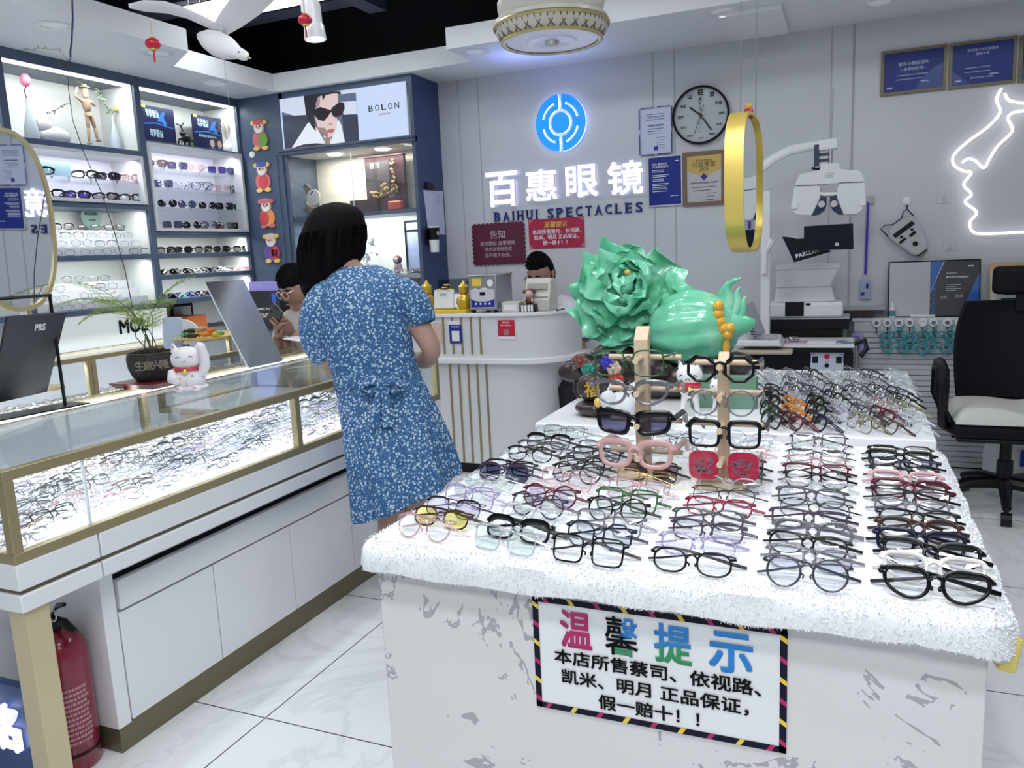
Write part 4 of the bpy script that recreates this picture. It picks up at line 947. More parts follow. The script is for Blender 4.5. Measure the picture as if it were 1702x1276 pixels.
# --- six columns on the fur towel, front to back: (colour, shape, thickness, lens)
COLS = [
    [('clear pink', 'round', 'mid', LENS), ('brown', 'oval', 'mid', L_YEL), ('black', 'half rim', 'thin', L_LIL), ('lavender', 'square', 'mid', LENS), ('clear', 'round', 'mid', LENS), ('silver', 'oval', 'thin', L_GREEN), ('purple', 'half rim', 'mid', L_NAVY), ('black', 'rectangular', 'mid', LENS), ('clear', 'oval', 'thin', LENS), ('black', 'oval', 'mid', LENS), ('grey', 'rectangular', 'mid', LENS), ('black', 'half rim', 'mid', LENS), ('clear', 'square', 'mid', LENS), ('gunmetal', 'rectangular', 'thin', L_GREEN)],
    [('clear', 'square', 'mid', L_GREEN), ('black', 'half rim', 'thick', LENS), ('clear', 'round', 'mid', LENS), ('purple', 'round', 'mid', L_GREEN), ('maroon', 'round', 'mid', L_LIL), ('pink', 'oval', 'thin', LENS), ('clear pink', 'square', 'mid', LENS), ('black', 'round', 'mid', LENS), ('black', 'octagonal', 'mid', LENS), ('gunmetal', 'oval', 'mid', LENS), ('black', 'rectangular', 'mid', LENS), ('clear grey', 'oval', 'mid', LENS), ('clear', 'rectangular', 'mid', LENS)],
    [('black', 'square', 'mid', LENS), ('navy', 'octagonal', 'mid', L_BLUE), ('clear grey', 'square', 'mid', LENS), ('black', 'round', 'mid', LENS), ('green', 'square', 'mid', LENS), ('clear pink', 'square', 'mid', LENS), ('gold', 'square', 'thin', LENS), ('brown', 'square', 'mid', L_SMOKE), None, None, ('clear', 'oval', 'mid', LENS), ('black', 'round', 'thin', LENS), ('clear', 'oval', 'mid', LENS)],
    [('black', 'oval', 'mid', LENS), ('lavender', 'oval', 'mid', LENS), ('purple', 'oval', 'mid', LENS), ('grey', 'oval', 'mid', LENS), ('red', 'oval', 'mid', LENS), ('black', 'oval', 'thin', LENS), ('clear', 'oval', 'mid', LENS), ('grey', 'rectangular', 'mid', LENS), ('brown', 'square', 'mid', L_SMOKE), None, ('pink', 'oval', 'mid', LENS), ('clear', 'oval', 'mid', LENS), ('silver', 'oval', 'thin', LENS)],
    [('gunmetal', 'round', 'mid', L_BLUE), ('clear grey', 'oval', 'mid', L_BLUE), ('black', 'oval', 'mid', LENS), ('clear grey', 'oval', 'thick', LENS), ('purple', 'rectangular', 'mid', LENS), ('black', 'oval', 'thin', LENS), ('grey', 'oval', 'mid', L_BLUE), ('clear', 'oval', 'mid', LENS), ('black', 'oval', 'mid', LENS), ('maroon', 'rectangular', 'mid', LENS), ('clear pink', 'oval', 'mid', LENS), ('black', 'rectangular', 'thin', LENS), ('silver', 'oval', 'thin', LENS), ('gunmetal', 'square', 'mid', LENS)],
    [('black', 'cat eye', 'thick', LENS), ('white', 'cat eye', 'thick', L_BLUE), ('black', 'cat eye', 'thick', LENS), ('navy', 'rectangular', 'thick', L_BLUE), ('brown', 'oval', 'thick', LENS), ('black', 'oval', 'mid', LENS), ('clear grey', 'oval', 'mid', LENS), ('black', 'cat eye', 'mid', LENS), ('maroon', 'rectangular', 'thick', LENS), ('pink', 'rectangular', 'thick', LENS), ('black', 'oval', 'mid', LENS), ('navy', 'rectangular', 'mid', L_BLUE), ('black', 'rectangular', 'thick', LENS), ('black', 'rectangular', 'mid', LENS)]]
CX_ = [(-.690, -.705, 1.165, 1.955), (-.527, -.55, 1.150, 1.86), (-.377, -.392, 1.140, 1.95), (-.213, -.222, 1.148, 1.97), (-.048, -.062, 1.142, 1.955), (.117, .108, 1.150, 1.90)]
rs = random.Random(11)
for ci, (col, (xa, xb, ya, yb)) in enumerate(zip(COLS, CX_)):
    k = len(col)
    for ri, it in enumerate(col):
        if it is None: continue
        u = ri/(k-1); x = xa+(xb-xa)*u; y = ya+(yb-ya)*u
        y += .006*(ri > 0)*rs.uniform(-1, 1); x += rs.uniform(-.005, .005) if ri else 0
        c_, sh, th, lm = it
        glasses('%s %s glasses, %s from the front in the %s column counted from the aisle' % (c_, sh, ORD[ri], ORD[ci]), sh, th, 'fold', F[c_], lm, (x, y, ZTOP), (0, 0, R(rs.uniform(-5, 3)+(-6 if ci < 3 else -3))), 'glasses in columns on the fur towel', lean=28 if ri % 3 else 22)
# --- tier: folded pairs filed at a slant on the white table
TC = [('black', 'grey', 'black', 'black'), ('orange', 'maroon', 'olive', 'brown'), ('black', 'black', 'navy', 'clear grey'), ('clear pink', 'clear', 'lavender', 'clear'), ('olive', 'grey', 'clear grey', 'purple'), ('maroon', 'brown', 'maroon', 'clear pink'), ('olive', 'clear', 'clear', 'clear')]
back = ['black', 'clear', 'grey', 'black', 'clear grey', 'clear', 'grey', 'black', 'clear']
shp = ['rectangular', 'oval', 'half rim', 'rectangular', 'square', 'oval', 'round']
for ci in range(8):
    nr = 8
    for ri in range(nr):
        x = (-.195+ci*.0545) if ci < 7 else -.255
        y = 2.14+ri*.112
        x += -.010*ri*(6.5-ci)/6.5 if ci < 7 else -.012*ri
        if ci == 7 and ri < 3: continue
        if ri < 3: c_ = TC[ci][(ri*3+ci) % 4] if ci < 7 and not (ci == 1 and ri == 2) else ('orange' if ci == 1 else 'teal')
        else: c_ = back[(ri*5+ci*3+ri//3) % len(back)]
        sh = shp[(ri*2+ci) % 7]; th = 'thick' if ri < 3 and c_ in ('black', 'maroon', 'orange', 'navy') else 'mid'
        glasses('%s folded glasses filed aslant, %s row back, %s column from the pine stands' % (c_, ORD[ri], ORD[(ci+1) % 8]), sh, th, 'fold', F[c_], LENS, (x+rs.uniform(-.004, .004), y+rs.uniform(-.004, .004), ZT2+.0005), (0, 0, R(-64+rs.uniform(-2, 2))), 'folded glasses filed on the white table', lean=24)
# --- long showcase: rows lying behind the front pane
def joined(shape, thick):
    ms = spec_meshes(shape, thick, 'fold', 40, 4); b = B(); b.mi = 0
    bb = B()
    for kk in ('frame', 'temple', 'temple2'): bb.v += []; o_ = len(bb.v); bb.v += ms[kk][0].v; bb.f += [[i+o_ for i in q] for q in ms[kk][0].f]; bb.m += [0]*len(ms[kk][0].f)
    for kk in ('lens', 'lens2'): o_ = len(bb.v); bb.v += ms[kk][0].v; bb.f += [[i+o_ for i in q] for q in ms[kk][0].f]; bb.m += [1]*len(ms[kk][0].f)
    return bb
_J = {}
SH = ['rectangular', 'oval', 'round', 'half rim', 'square', 'octagonal']
CC = ['clear grey', 'silver', 'clear', 'grey', 'lavender', 'clear', 'gunmetal', 'clear pink', 'lavender', 'clear brown', 'silver', 'black', 'clear pink', 'grey']
rest = {}
ns_, nr_ = 15, 14
for ri in range(nr_):
    for k in range(ns_):
        x = -1.862-ri*.048; y = 1.262+k*.139+(.05 if ri % 2 else 0)
        if y > 3.23: continue
        sh = SH[(k*2+ri*3+k*ri) % 6]; th = 'thin' if (k+ri) % 3 else 'mid'; c_ = CC[(k*5+ri*9+k*ri) % len(CC)]
        key = (sh, th)
        if key not in _J:
            bj = joined(sh, th); _J[key] = (bj, mesh_of('showcase_glasses', bj, [BLACK, LENS], 60))
        loc = (x+rs.uniform(-.006, .006), y+rs.uniform(-.008, .008), CZ0+.0185); rz = PI/2+R(rs.uniform(-9, 9))
        if ri < 7:
            o = bpy.data.objects.new('glasses', _J[key][1]); COL.objects.link(o); o.location = loc; o.rotation_euler = (0, 0, rz)
            o.material_slots[0].link = 'OBJECT'; o.material_slots[0].material = F[c_]
            tag(o, '%s %s glasses in the showcase, %s row behind front pane, %s along' % (c_, sh, ORD[ri], ORD[k]), 'glasses', 'glasses lying in the long showcase')
        else:
            rest.setdefault(c_, []).append((_J[key][0], Matrix.Translation(loc)@Matrix.Rotation(rz, 4, 'Z')))
bj = B(); ml = [F[c_] for c_ in rest]+[LENS]
for i, c_ in enumerate(rest):
    for src, mt in rest[c_]:
        o_ = len(bj.v); bj.v += [tuple(mt@Vector(p)) for p in src.v]; bj.f += [[q+o_ for q in f] for f in src.f]; bj.m += [i if m_ == 0 else len(rest) for m_ in src.m]
o = obj('glasses_rows', bj, ml, smooth=60); tag(o, 'rows of further glasses lying at the back of the long showcase', 'glasses', None, 'stuff')
# further rows in the low showcase along the wall and in the cross showcase
bj = B(); cl = ['gunmetal', 'black', 'grey', 'black']
for k in range(24):
    for ri in range(4):
        sh = SH[(k+ri*2) % 6]; src = _J[(sh, 'thin')][0] if (sh, 'thin') in _J else list(_J.values())[0][0]
        mt = Matrix.Translation((-3.86-ri*.06, 1.35+k*.142, .6405))@Matrix.Rotation(PI/2, 4, 'Z'); o_ = len(bj.v); bj.v += [tuple(mt@Vector(p)) for p in src.v]; bj.f += [[q+o_ for q in f] for f in src.f]; bj.m += [(k+ri) % 4 if m_ == 0 else 4 for m_ in src.m]
o = obj('glasses_rows', bj, [F[c_] for c_ in cl]+[LENS], smooth=60); tag(o, 'rows of glasses lying in the showcase along the wall cabinets', 'glasses', None, 'stuff')

# --- two pine stands with dowels, glasses hung on them
def stand(label, x, y, ztop, w, dowels, base, tw_=.036):
    t = thing('glasses_stand', label, 'stand', (x, y, ZTOP))
    obj('base', B().bx(x-base[0], x+base[1], y-.045, y+.045, ZTOP-.002, ZTOP+.016), PINE, t, bev=.003)
    b = B(); b.add([(x-tw_/2, y-.012, ZTOP+.016), (x+tw_/2, y-.012, ZTOP+.016), (x+tw_/2, y+.012, ZTOP+.016), (x-tw_/2, y+.012, ZTOP+.016), (x-tw_/2, y-.012, ztop-.028), (x+tw_/2, y-.012, ztop-.028), (x+tw_/2, y+.012, ztop), (x-tw_/2, y+.012, ztop)], [(0, 1, 2, 3), (4, 5, 6, 7), (0, 1, 5, 4), (1, 2, 6, 5), (2, 3, 7, 6), (3, 0, 4, 7)])
    obj('post', b, PINE, t, bev=.0015)
    for z in dowels:
        obj('dowel', B().tube([(x-w, y-.004+.028, z), (x+w, y-.004+.028, z)], .0058, 12), PINE, t)
        obj('nose_peg', B().tube([(x, y-.062, z+.002), (x, y-.01, z+.002)], .0062, 12), PINE, t)
    return t
s1 = (-.408, 1.665); s2 = (-.232, 1.63)
def hz(px, py, y): return at(px, py, 1, y).z
st1 = stand('pine stand with chamfered top holding four pairs, nearer the aisle', s1[0], s1[1], hz(1068, 542, s1[1]), .08, [hz(1040, 595, s1[1]), hz(1040, 648, s1[1]), hz(1050, 700, s1[1]), hz(1050, 752, s1[1])], (.048, .048), .030)
st2 = stand('shorter pine stand holding four pairs with the red cut out pair lowest', s2[0], s2[1], hz(1207, 585, s2[1]), .075, [hz(1210, 605, s2[1]), hz(1210, 655, s2[1]), hz(1210, 708, s2[1]), hz(1210, 762, s2[1])], (.05, .05), .022)
def hung(label, shape, thick, fm, lm, q, y, rz=0, cat='glasses', name='glasses', sc_=1.0, tm=None):
    """hung on the peg: q = pixel box x0, y0, x1, y1 of the front in the photograph, y = its depth"""
    a = at(q[0], (q[1]+q[3])/2, 1, y); c_ = at(q[2], (q[1]+q[3])/2, 1, y); lo = at((q[0]+q[2])/2, q[3], 1, y)
    w, h, e, fn = SHAPES[shape]; full = 2*w+BR
    g = glasses(label, shape, thick, 'open', fm, lm, ((a.x+c_.x)/2, y, lo.z), (0, 0, rz), 'glasses hung on the pine stands', cat, name, tm)
    s = (c_.x-a.x)/full*sc_; g.scale = (s, s, s); return g
yq = s1[1]-.055
hung('green edged clear square glasses, highest on the taller pine stand', 'big square', 'mid', F['green'], LENS, (988, 577, 1102, 626), yq)
hung('clear grey cat eye glasses, second from the top on the taller stand', 'cat eye', 'thick', F['clear grey'], LENS, (988, 633, 1108, 674), yq)
hung('black slim cat eye sunglasses on the taller pine stand', 'slim cat eye', 'chunky', F['black'], L_NAVY, (994, 688, 1112, 724), yq, 0, 'sunglasses', 'sunglasses')
hung('chunky pink cream glasses, lowest on the taller pine stand', 'wayfarer', 'chunky', fr('dusty_pink', (.62, .38, .36)), LENS, (998, 735, 1114, 779), yq)
yq = s2[1]-.055
hung('black octagonal glasses, highest on the shorter pine stand', 'octagonal', 'thick', F['black'], LENS, (1143, 600, 1252, 636), yq)
hung('clear grey round glasses, second from the top on the shorter stand', 'round', 'mid', F['clear grey'], LENS, (1148, 655, 1254, 692), yq, tm=F['black'])
hung('black square glasses, third from the top on the shorter stand', 'square', 'thick', F['black'], LENS, (1146, 703, 1262, 745), yq)
# the red pair: solid red plates with a cut-out emblem
a = at(1146, 775, 1, yq); c_ = at(1261, 775, 1, yq); lo = at(1203, 798, 1, yq); hi_ = at(1203, 750, 1, yq)
t = thing('novelty_glasses', 'solid red novelty glasses with grey patterned lenses on the shorter stand', 'glasses', ((a.x+c_.x)/2, yq, lo.z))
W = c_.x-a.x; hh = hi_.z-lo.z; mx = (a.x+c_.x)/2; mz = (hi_.z+lo.z)/2
for s in (-1, 1):
    o = (mx+s*W*.285, yq, mz); obj('red_plate', B().prism(superell(W*.44, hh, 3.6, 32), o, XV, ZV, .003), mat('glossy_red', (.42, .006, .045), .15, coat=.6), t, smooth=0)
    b = B(); rr = random.Random(5+s)
    for i in range(16):
        cx_, cz_ = rr.uniform(-.28, .28)*W*.44, rr.uniform(-.30, .28)*hh
        quad(b, (o[0]+cx_, yq-.0034, o[2]+cz_), XV, ZV, rr.uniform(.12, .30)*W*.44, .0028, rot=rr.uniform(-.9, .9))
    obj('cut_out', b, mat('cut_out_grey', (.16, .14, .17), .4), t, smooth=0)
    obj('temple', B().tube([(mx+s*W*.49, yq+.001, mz+hh*.2), (mx+s*W*.49, yq+.08, mz+hh*.18), (mx+s*W*.46, yq+.125, mz-hh*.3)], .0022, 6), MATS['glossy_red'], t)
obj('bridge', B().tube([(mx-W*.08, yq+.0, mz-.002), (mx+W*.08, yq+.0, mz-.002)], .0028, 8), MATS['glossy_red'], t)

# --- sunglasses on the wall cabinet next to the corner (facing the room)
def on_shelf(label, shape, thick, fm, lm, px, py, z, rz=0, cat='sunglasses', x=XL-.05, name=None, grp='sunglasses on the lit wall shelves', s=1.0, pose='open'):
    p = at(px, py, 0, x); g = glasses(label, shape, thick, pose, fm, lm, (x, p.y, z+.0008), (0, 0, PI/2-abs(rz)-R(18)), grp, cat, name or cat); g.scale = (s, s, s); return g
RW = {1: (2.012, [('brown_grade', 262, 'wayfarer', 'mid', F['clear brown'], L_BR), ('purple', 298, 'square', 'thin', F['gunmetal'], L_NAVY), ('pale pink', 328, 'octagonal', 'thin', F['pink'], L_PINK), ('violet', 363, 'square', 'thin', F['black'], L_PURP), ('smoke', 394, 'aviator', 'thin', F['black'], L_NAVY)]),
      2: (1.885, [('grey', 270, 'square', 'thin', F['gunmetal'], L_NAVY), ('lilac', 305, 'octagonal', 'thin', F['silver'], L_LIL), ('violet double bar', 335, 'aviator', 'mid', F['black'], L_LIL), ('rose', 369, 'square', 'thin', F['pink'], L_PINK), ('green', 396, 'square', 'mid', F['green'], L_GRN)]),
      3: (1.757, [('black', 274, 'round', 'thin', F['black'], L_DARK), ('violet black', 307, 'round', 'thin', F['black'], L_NAVY), ('dark', 341, 'octagonal', 'thin', F['black'], L_DARK), ('dark', 369, 'square', 'thin', F['black'], L_DARK), ('black', 398, 'round', 'thin', F['black'], L_DARK)]),
      4: (1.617, [('violet black', 279, 'square', 'thin', F['black'], L_NAVY), ('black', 311, 'round', 'thin', F['black'], L_DARK), ('smoke', 342, 'aviator', 'thin', F['gunmetal'], L_SMOKE), ('smoke', 367, 'square', 'thin', F['black'], L_SMOKE), ('black', 396, 'wayfarer', 'thick', F['black'], L_DARK)])}
for k, (z, items) in RW.items():
    for i, (cn, px, sh, th, fm, lm) in enumerate(items):
        on_shelf('%s %s sunglasses, %s along the %s glass shelf beside the corner' % (cn.replace('_grade', ''), sh, ORD[i], ORD[k-1]), sh, th, fm, lm, px, 300, z, rz=R(rs.uniform(4, 22)), s=1.12)
for i, px in enumerate((276, 305, 339, 369, 402)):
    on_shelf('black browline sunglasses, %s along the open shelf beneath the glass shelves' % ORD[i], 'half rim', 'thick', F['black'], L_DARK if i % 2 else L_SMOKE, px, 415, 1.453, rz=R(6))
for i, (px, c_, lm) in enumerate(((280, 'black', L_DARK), (302, 'navy', L_DARK), (322, 'white', L_GREY), (334, 'black', L_DARK), (350, 'black', L_GREY), (372, 'silver', L_LIL), (400, 'pink', L_PINK))):
    on_shelf('%s folded sunglasses, %s along the second open shelf' % (c_, ORD[i]), 'wrap', 'mid', F[c_], lm, px, 455, 1.313, rz=R(-30), pose='fold')
for i, (px, c_, lm) in enumerate(((277, 'black', L_DARK), (291, 'teal', L_GREY), (308, 'blue', L_PURP), (326, 'black', L_GREY), (342, 'black', L_DARK))):
    on_shelf('%s folded sunglasses, %s along the lowest shelf by the corner' % (c_, ORD[i]), 'wrap', 'mid', F[c_], lm, px, 495, 1.151, rz=R(-30), pose='fold')
# sports glasses on the next cabinet
for lab, px, py, z, fm, lm in (('black clear lens sports glasses behind the round mirror rim', 64, 275, 1.906, F['black'], LENS), ('black clear lens sports glasses beside the blue card', 141, 281, 1.906, F['black'], LENS), ('all dark wrap sports sunglasses beside the pale pink mask', 178, 286, 1.906, F['navy'], L_DARK),
                              ('pink topped black sports glasses on the lower display shelf', 84, 318, 1.783, F['black'], LENS), ('violet lens sports sunglasses on the lower display shelf', 128, 320, 1.783, F['black'], L_PURP), ('grey lens sports sunglasses on the lower display shelf', 176, 324, 1.783, F['black'], L_SMOKE), ('black sports glasses with red temples at the end of the display', 218, 327, 1.783, F['black'], LENS)):
    on_shelf(lab, 'wrap', 'chunky', fm, lm, px, py, z, rz=R(14), cat='sports glasses', name='sports_glasses', grp='sports glasses on the lit display', x=XL-.06)
g = on_shelf('pale pink one piece shield mask at the end of the upper display shelf', 'wrap', 'chunky', F['clear pink'], L_PINK, 216, 290, 1.906, rz=R(10), cat='sports glasses', name='shield_glasses', grp='sports glasses on the lit display')
# optical frames on the stepped risers
lev = [(1.452, 0, .053), (1.135, 0, .053)]
for sh_i, (zb, _, dz) in enumerate(lev):
    for st in range(4):
        pys = ((415, 403, 389, 372), (505, 493, 478, 462))[sh_i][st]
        xs = [(105, 152, 188, 232), (92, 136, 176, 216), (84, 120, 162, 203), (104, 148, 190)][st] if sh_i == 0 else [(100, 140, 180), (96, 150), (90, 178), (122, 165)][st]
        for i, px in enumerate(xs):
            dark = (st + i) % 3 != 1 and (sh_i == 0)
            c_ = 'black' if dark else ('clear grey', 'gunmetal', 'silver')[i % 3]
            on_shelf('%s %s glasses, %s along the %s step of the %s stepped shelf' % (c_, SH[(i+st) % 4], ORD[i], ('front', 'second', 'third', 'back')[st], ('upper', 'lower')[sh_i]), SH[(i+st) % 4], 'mid' if dark and st == 3 else 'thin', F[c_], LENS, px, pys, zb+st*dz, cat='glasses', x=XL-.05-st*.062, grp='glasses on the stepped wall shelves', rz=R(8))
# ================================================================ things on the glass showcase
MIRR = mat('mirror', (.86, .88, .90), .015, 1.0)
SLATE = mat('dark_slate_print', (.010, .012, .020), .5)
GT = CZ1+.0005
def panel4(b, p, th):
    """thin board from four corners"""
    p = [Vector(q) for q in p]; nn = (p[1]-p[0]).cross(p[3]-p[0]).normalized()*th
    k = len(p); return b.add(p+[q+nn for q in p], [list(range(k))[::-1], list(range(k, 2*k))]+[(i, (i+1) % k, k+(i+1) % k, k+i) for i in range(k)])
t = thing('tabletop_mirror', 'dark backed tilting tabletop mirror lettered PRS in a black wire stand', 'mirror', (-2.46, 1.74, GT))
pb = [(-2.485, 1.61, .958), (-2.575, 1.87, .950), (-2.425, 1.87, 1.224), (-2.345, 1.61, 1.232)]
obj('board', panel4(B(), pb, .006), SLATE, t, smooth=0)
ux = (Vector(pb[1])-Vector(pb[0])).normalized(); uy = (Vector(pb[3])-Vector(pb[0])).normalized()
b = B(); c0 = (Vector(pb[2])+Vector(pb[3]))*.5-uy*.045+ux*.018
letter(b, 'PRS', c0, ux, (Vector(pb[1])-Vector(pb[0])).cross(Vector(pb[3])-Vector(pb[0])).cross(ux).normalized(), w=.052, bold=.03, lift=.0082, shear=-.32); obj('lettering', b, INKW, t, smooth=0)
b = B()
for s0, s1 in (((-2.50, 1.60, GT+.004), (-2.44, 1.60, 1.285)), ((-2.46, 1.85, GT+.004), (-2.461, 1.85, 1.286))): obj('post', B().tube([s0, s1], .0055, 8), BLACK, t)
obj('top_bar', B().tube([(-2.44, 1.595, 1.282), (-2.461, 1.855, 1.282)], .0055, 8), BLACK, t)
obj('base_plate', panel4(B(), [(-2.56, 1.56, GT), (-2.44, 1.56, GT), (-2.40, 1.90, GT), (-2.50, 1.90, GT)], .005), BLACK, t, smooth=0)
t = thing('tabletop_mirror', 'frameless tabletop mirror leaning back, its glass facing the aisle', 'mirror', (-2.43, 2.83, GT))
pm = [(-2.424, 2.72, GT+.002), (-2.418, 2.943, GT+.002), (-2.604, 2.943, 1.285), (-2.62, 2.72, 1.285)]
obj('glass', panel4(B(), pm, .002), mat('hazy_mirror', (.66, .67, .74), .12, .9), t, smooth=0)
obj('backing', panel4(B(), [(x-.002, y, z-.001) for x, y, z in pm], -.006), WPAPER, t, smooth=0)
nm = (Vector(pm[1])-Vector(pm[0])).cross(Vector(pm[3])-Vector(pm[0])).normalized()
uy = (Vector(pm[3])-Vector(pm[0])).normalized(); ux = (Vector(pm[1])-Vector(pm[0])).normalized()
b = B(); o = Vector(pm[3])+nm*.0026; b.add([o+ux*.012-uy*.012, o+ux*.055-uy*.010, o+ux*.022-uy*.06], [(0, 1, 2)]); letter(b, 'NERB', o+ux*.085-uy*.03-nm*.0026, -ux, uy, w=.05, bold=.03, lift=-.003); obj('lettering', b, INKK, t, smooth=0)
obj('foot', panel4(B(), [(-2.56, 2.74, GT), (-2.41, 2.74, GT), (-2.41, 2.93, GT), (-2.56, 2.93, GT)], .002), ACRYL, t, smooth=0)
obj('strut', B().tube([(-2.56, 2.83, GT+.003), (-2.59, 2.83, 1.22)], .005, 6), STEEL, t)
# fern in a black pot on a red tray
px_, py_ = -2.50, 2.27
t = thing('tray', 'dark red square tray under the black plant pot', 'tray', (px_, py_, GT))
def frust(b, x, y, z0, z1, a0, a1):
    return b.add([(x+sx*a, y+sy*a, z) for z, a in ((z0, a0), (z1, a1)) for sx, sy in ((-1, -1), (1, -1), (1, 1), (-1, 1))], [(0, 1, 2, 3), (4, 5, 6, 7), (0, 1, 5, 4), (1, 2, 6, 5), (2, 3, 7, 6), (3, 0, 4, 7)])
obj('dish', frust(B(), px_, py_, GT, GT+.022, .095, .115), mat('dark_red_clay', (.14, .018, .020), .35), t, bev=.002)
POT = mat('black_pot', (.020, .018, .018), .6); n_ = N(POT); n_.bump(n_.noise(n_.coord(), 45, 4).outputs[0], .9, .012)
t = thing('potted_fern', 'asparagus fern in a black pot with gold characters', 'plant', (px_, py_, GT+.022))
zb = GT+.0225; pr = .088
obj('pot', B().lathe([(.0001, 0), (.060, 0), (.074, .018), (.086, .050), (.090, .085), (.085, .108), (.078, .110), (.074, .098), (.0001, .094)], (px_, py_, zb), 36), POT, t)
b = B(); rr = random.Random(4)
for i in range(70):
    a = rr.uniform(0, 2*PI); q = rr.uniform(0, .068); b.sph((px_+q*math.cos(a), py_+q*math.sin(a), zb+.098+rr.uniform(0, .014)), rr.uniform(.006, .013), 6, 4)
obj('soil', b, mat('dark_soil', (.016, .012, .010), .9), t); bpy.data.objects[-1] if False else None
b = B(); vd = (Vector((0, 0, 0))-Vector((px_, py_, 0))).normalized(); base_a = math.atan2(vd.y, vd.x)
for i, ch in enumerate('生意兴隆'):
    a = base_a-.50+i*.34; nn = Vector((math.cos(a), math.sin(a), 0)); tx = Vector((-math.sin(a), math.cos(a), 0))
    letter(b, ch, Vector((px_, py_, zb+.066))+nn*.0895, tx, ZV, h=.036, bold=.012)
obj('lettering', b, mat('dull_gold', (.26, .23, .16), .6), t, smooth=0)
LEAF = mat('fern_green', (.26, .36, .05), .6); LEAFD = mat('fern_dark_green', (.12, .21, .04), .6); STEM = mat('fern_stem', (.05, .07, .02), .6)
def bez(a, c1, c2, d, n=14):
    a, c1, c2, d = map(Vector, (a, c1, c2, d)); return [a*(1-u)**3+c1*3*u*(1-u)**2+c2*3*u*u*(1-u)+d*u**3 for u in [i/n for i in range(n+1)]]
def frond(end, mid, seed, wid=.10, plate=0.0):
    rr = random.Random(seed); a = Vector((px_+rr.uniform(-.02, .02), py_+rr.uniform(-.02, .02), zb+.10))
    pts = bez(a, a+Vector((0, 0, .10)), mid, end, 18)
    st = obj('stem', B().tube(pts, [.0022-.0016*i/18 for i in range(19)], 5), STEM, t)
    b = B()
    for i in range(6, 19):
        p = pts[i]; d = (pts[i]-pts[i-1]).normalized(); side = d.cross(ZV).normalized()
        L = wid*(1-abs(i-11)/13)
        for s in (-1, 1):
            bd = (side*s+d*.55+Vector((0, 0, -.10))).normalized()
            for k in range(9):
                q = p+bd*L*(k+1)/9
                for m_ in range(4):
                    dd = (bd*.5+d*rr.uniform(-.9, .9)+side*rr.uniform(-.4, .4)+ZV*rr.uniform(-.35, .35)).normalized(); l2 = rr.uniform(.006, .013); w_ = dd.orthogonal().normalized()*.0008
                    b.add([q-w_, q+w_, q+dd*l2], [(0, 1, 2)])
            b.tube([p, p+bd*L], .0005, 3, cap=False)
    obj('foliage', b, LEAF if seed % 3 else LEAFD, st)
y0 = 2.25
frond(at(112, 503, 1, 2.15), at(190, 470, 1, 2.2), 1, .10); frond(at(140, 530, 1, 2.05), at(205, 480, 1, 2.15), 2, .10)
frond(at(310, 462, 1, 2.4), at(250, 490, 1, 2.35), 4, .09); frond(at(275, 500, 1, 2.45), at(250, 490, 1, 2.35), 5, .08)
frond(at(128, 470, 1, 2.3), at(200, 480, 1, 2.3), 8, .06); frond(at(170, 500, 1, 2.0), at(215, 490, 1, 2.1), 11, .09)
# long shoot climbing to the ceiling, with twigs of dull leaves
pts = [at(px, py, 1, 2.42) for px, py in ((226, 560), (222, 520), (208, 450), (190, 385), (168, 318), (140, 255), (121, 200), (114, 150), (113, 118), (117, 95))]
sh = obj('climbing_shoot', B().tube([Vector((px_, py_, zb+.10))]+pts, [.0026]+[.0022-.0001*i for i in range(len(pts))], 5), mat('dark_stem', (.015, .018, .014), .6), t)
DULL = mat('dull_leaf', (.17, .20, .12), .6)
def twig(path, n, seed, L=.018):
    rr = random.Random(seed); P = [at(px, py, 1, 2.42+.03*i/len(path)) for i, (px, py) in enumerate(path)]
    b = B().tube(P, .0009, 4)
    for i in range(n):
        u = (i+.5)/n*(len(P)-1); k = int(u); q = P[k].lerp(P[k+1], u-k); d = (P[k+1]-P[k]).normalized()
        dd = (d*.7+_V(rr)*.6).normalized(); s = dd.orthogonal().normalized()*L*.2
        b.add([q, q+dd*L*.5+s, q+dd*L, q+dd*L*.5-s], [(0, 1, 2, 3)])
    obj('twig_leaves', b, DULL, sh)
def _V(rr): return Vector((rr.uniform(-1, 1), rr.uniform(-1, 1), rr.uniform(-1, 1)))
twig([(114, 128), (130, 134), (150, 140), (170, 158)], 26, 1); twig([(117, 170), (100, 178), (88, 185), (78, 190)], 18, 2, .014); twig([(117, 102), (98, 84), (70, 80), (42, 82)], 16, 3); twig([(140, 250), (120, 252)], 2, 4, .005)
st_ = obj('hanging_string', B().tube([at(120, 0, 1, 2.42), at(121, 30, 1, 2.42), at(119, 70, 1, 2.42), at(117, 84, 1, 2.42), at(117, 95, 1, 2.42)]+[], .0035, 6).tube([at(120, 0, 1, 2.42), at(119, -80, 1, 2.42)], .003, 6), mat('navy_string', (.01, .012, .06), .7)); tag(st_, 'dark blue string hanging from the ceiling holding up the fern shoot', 'string')
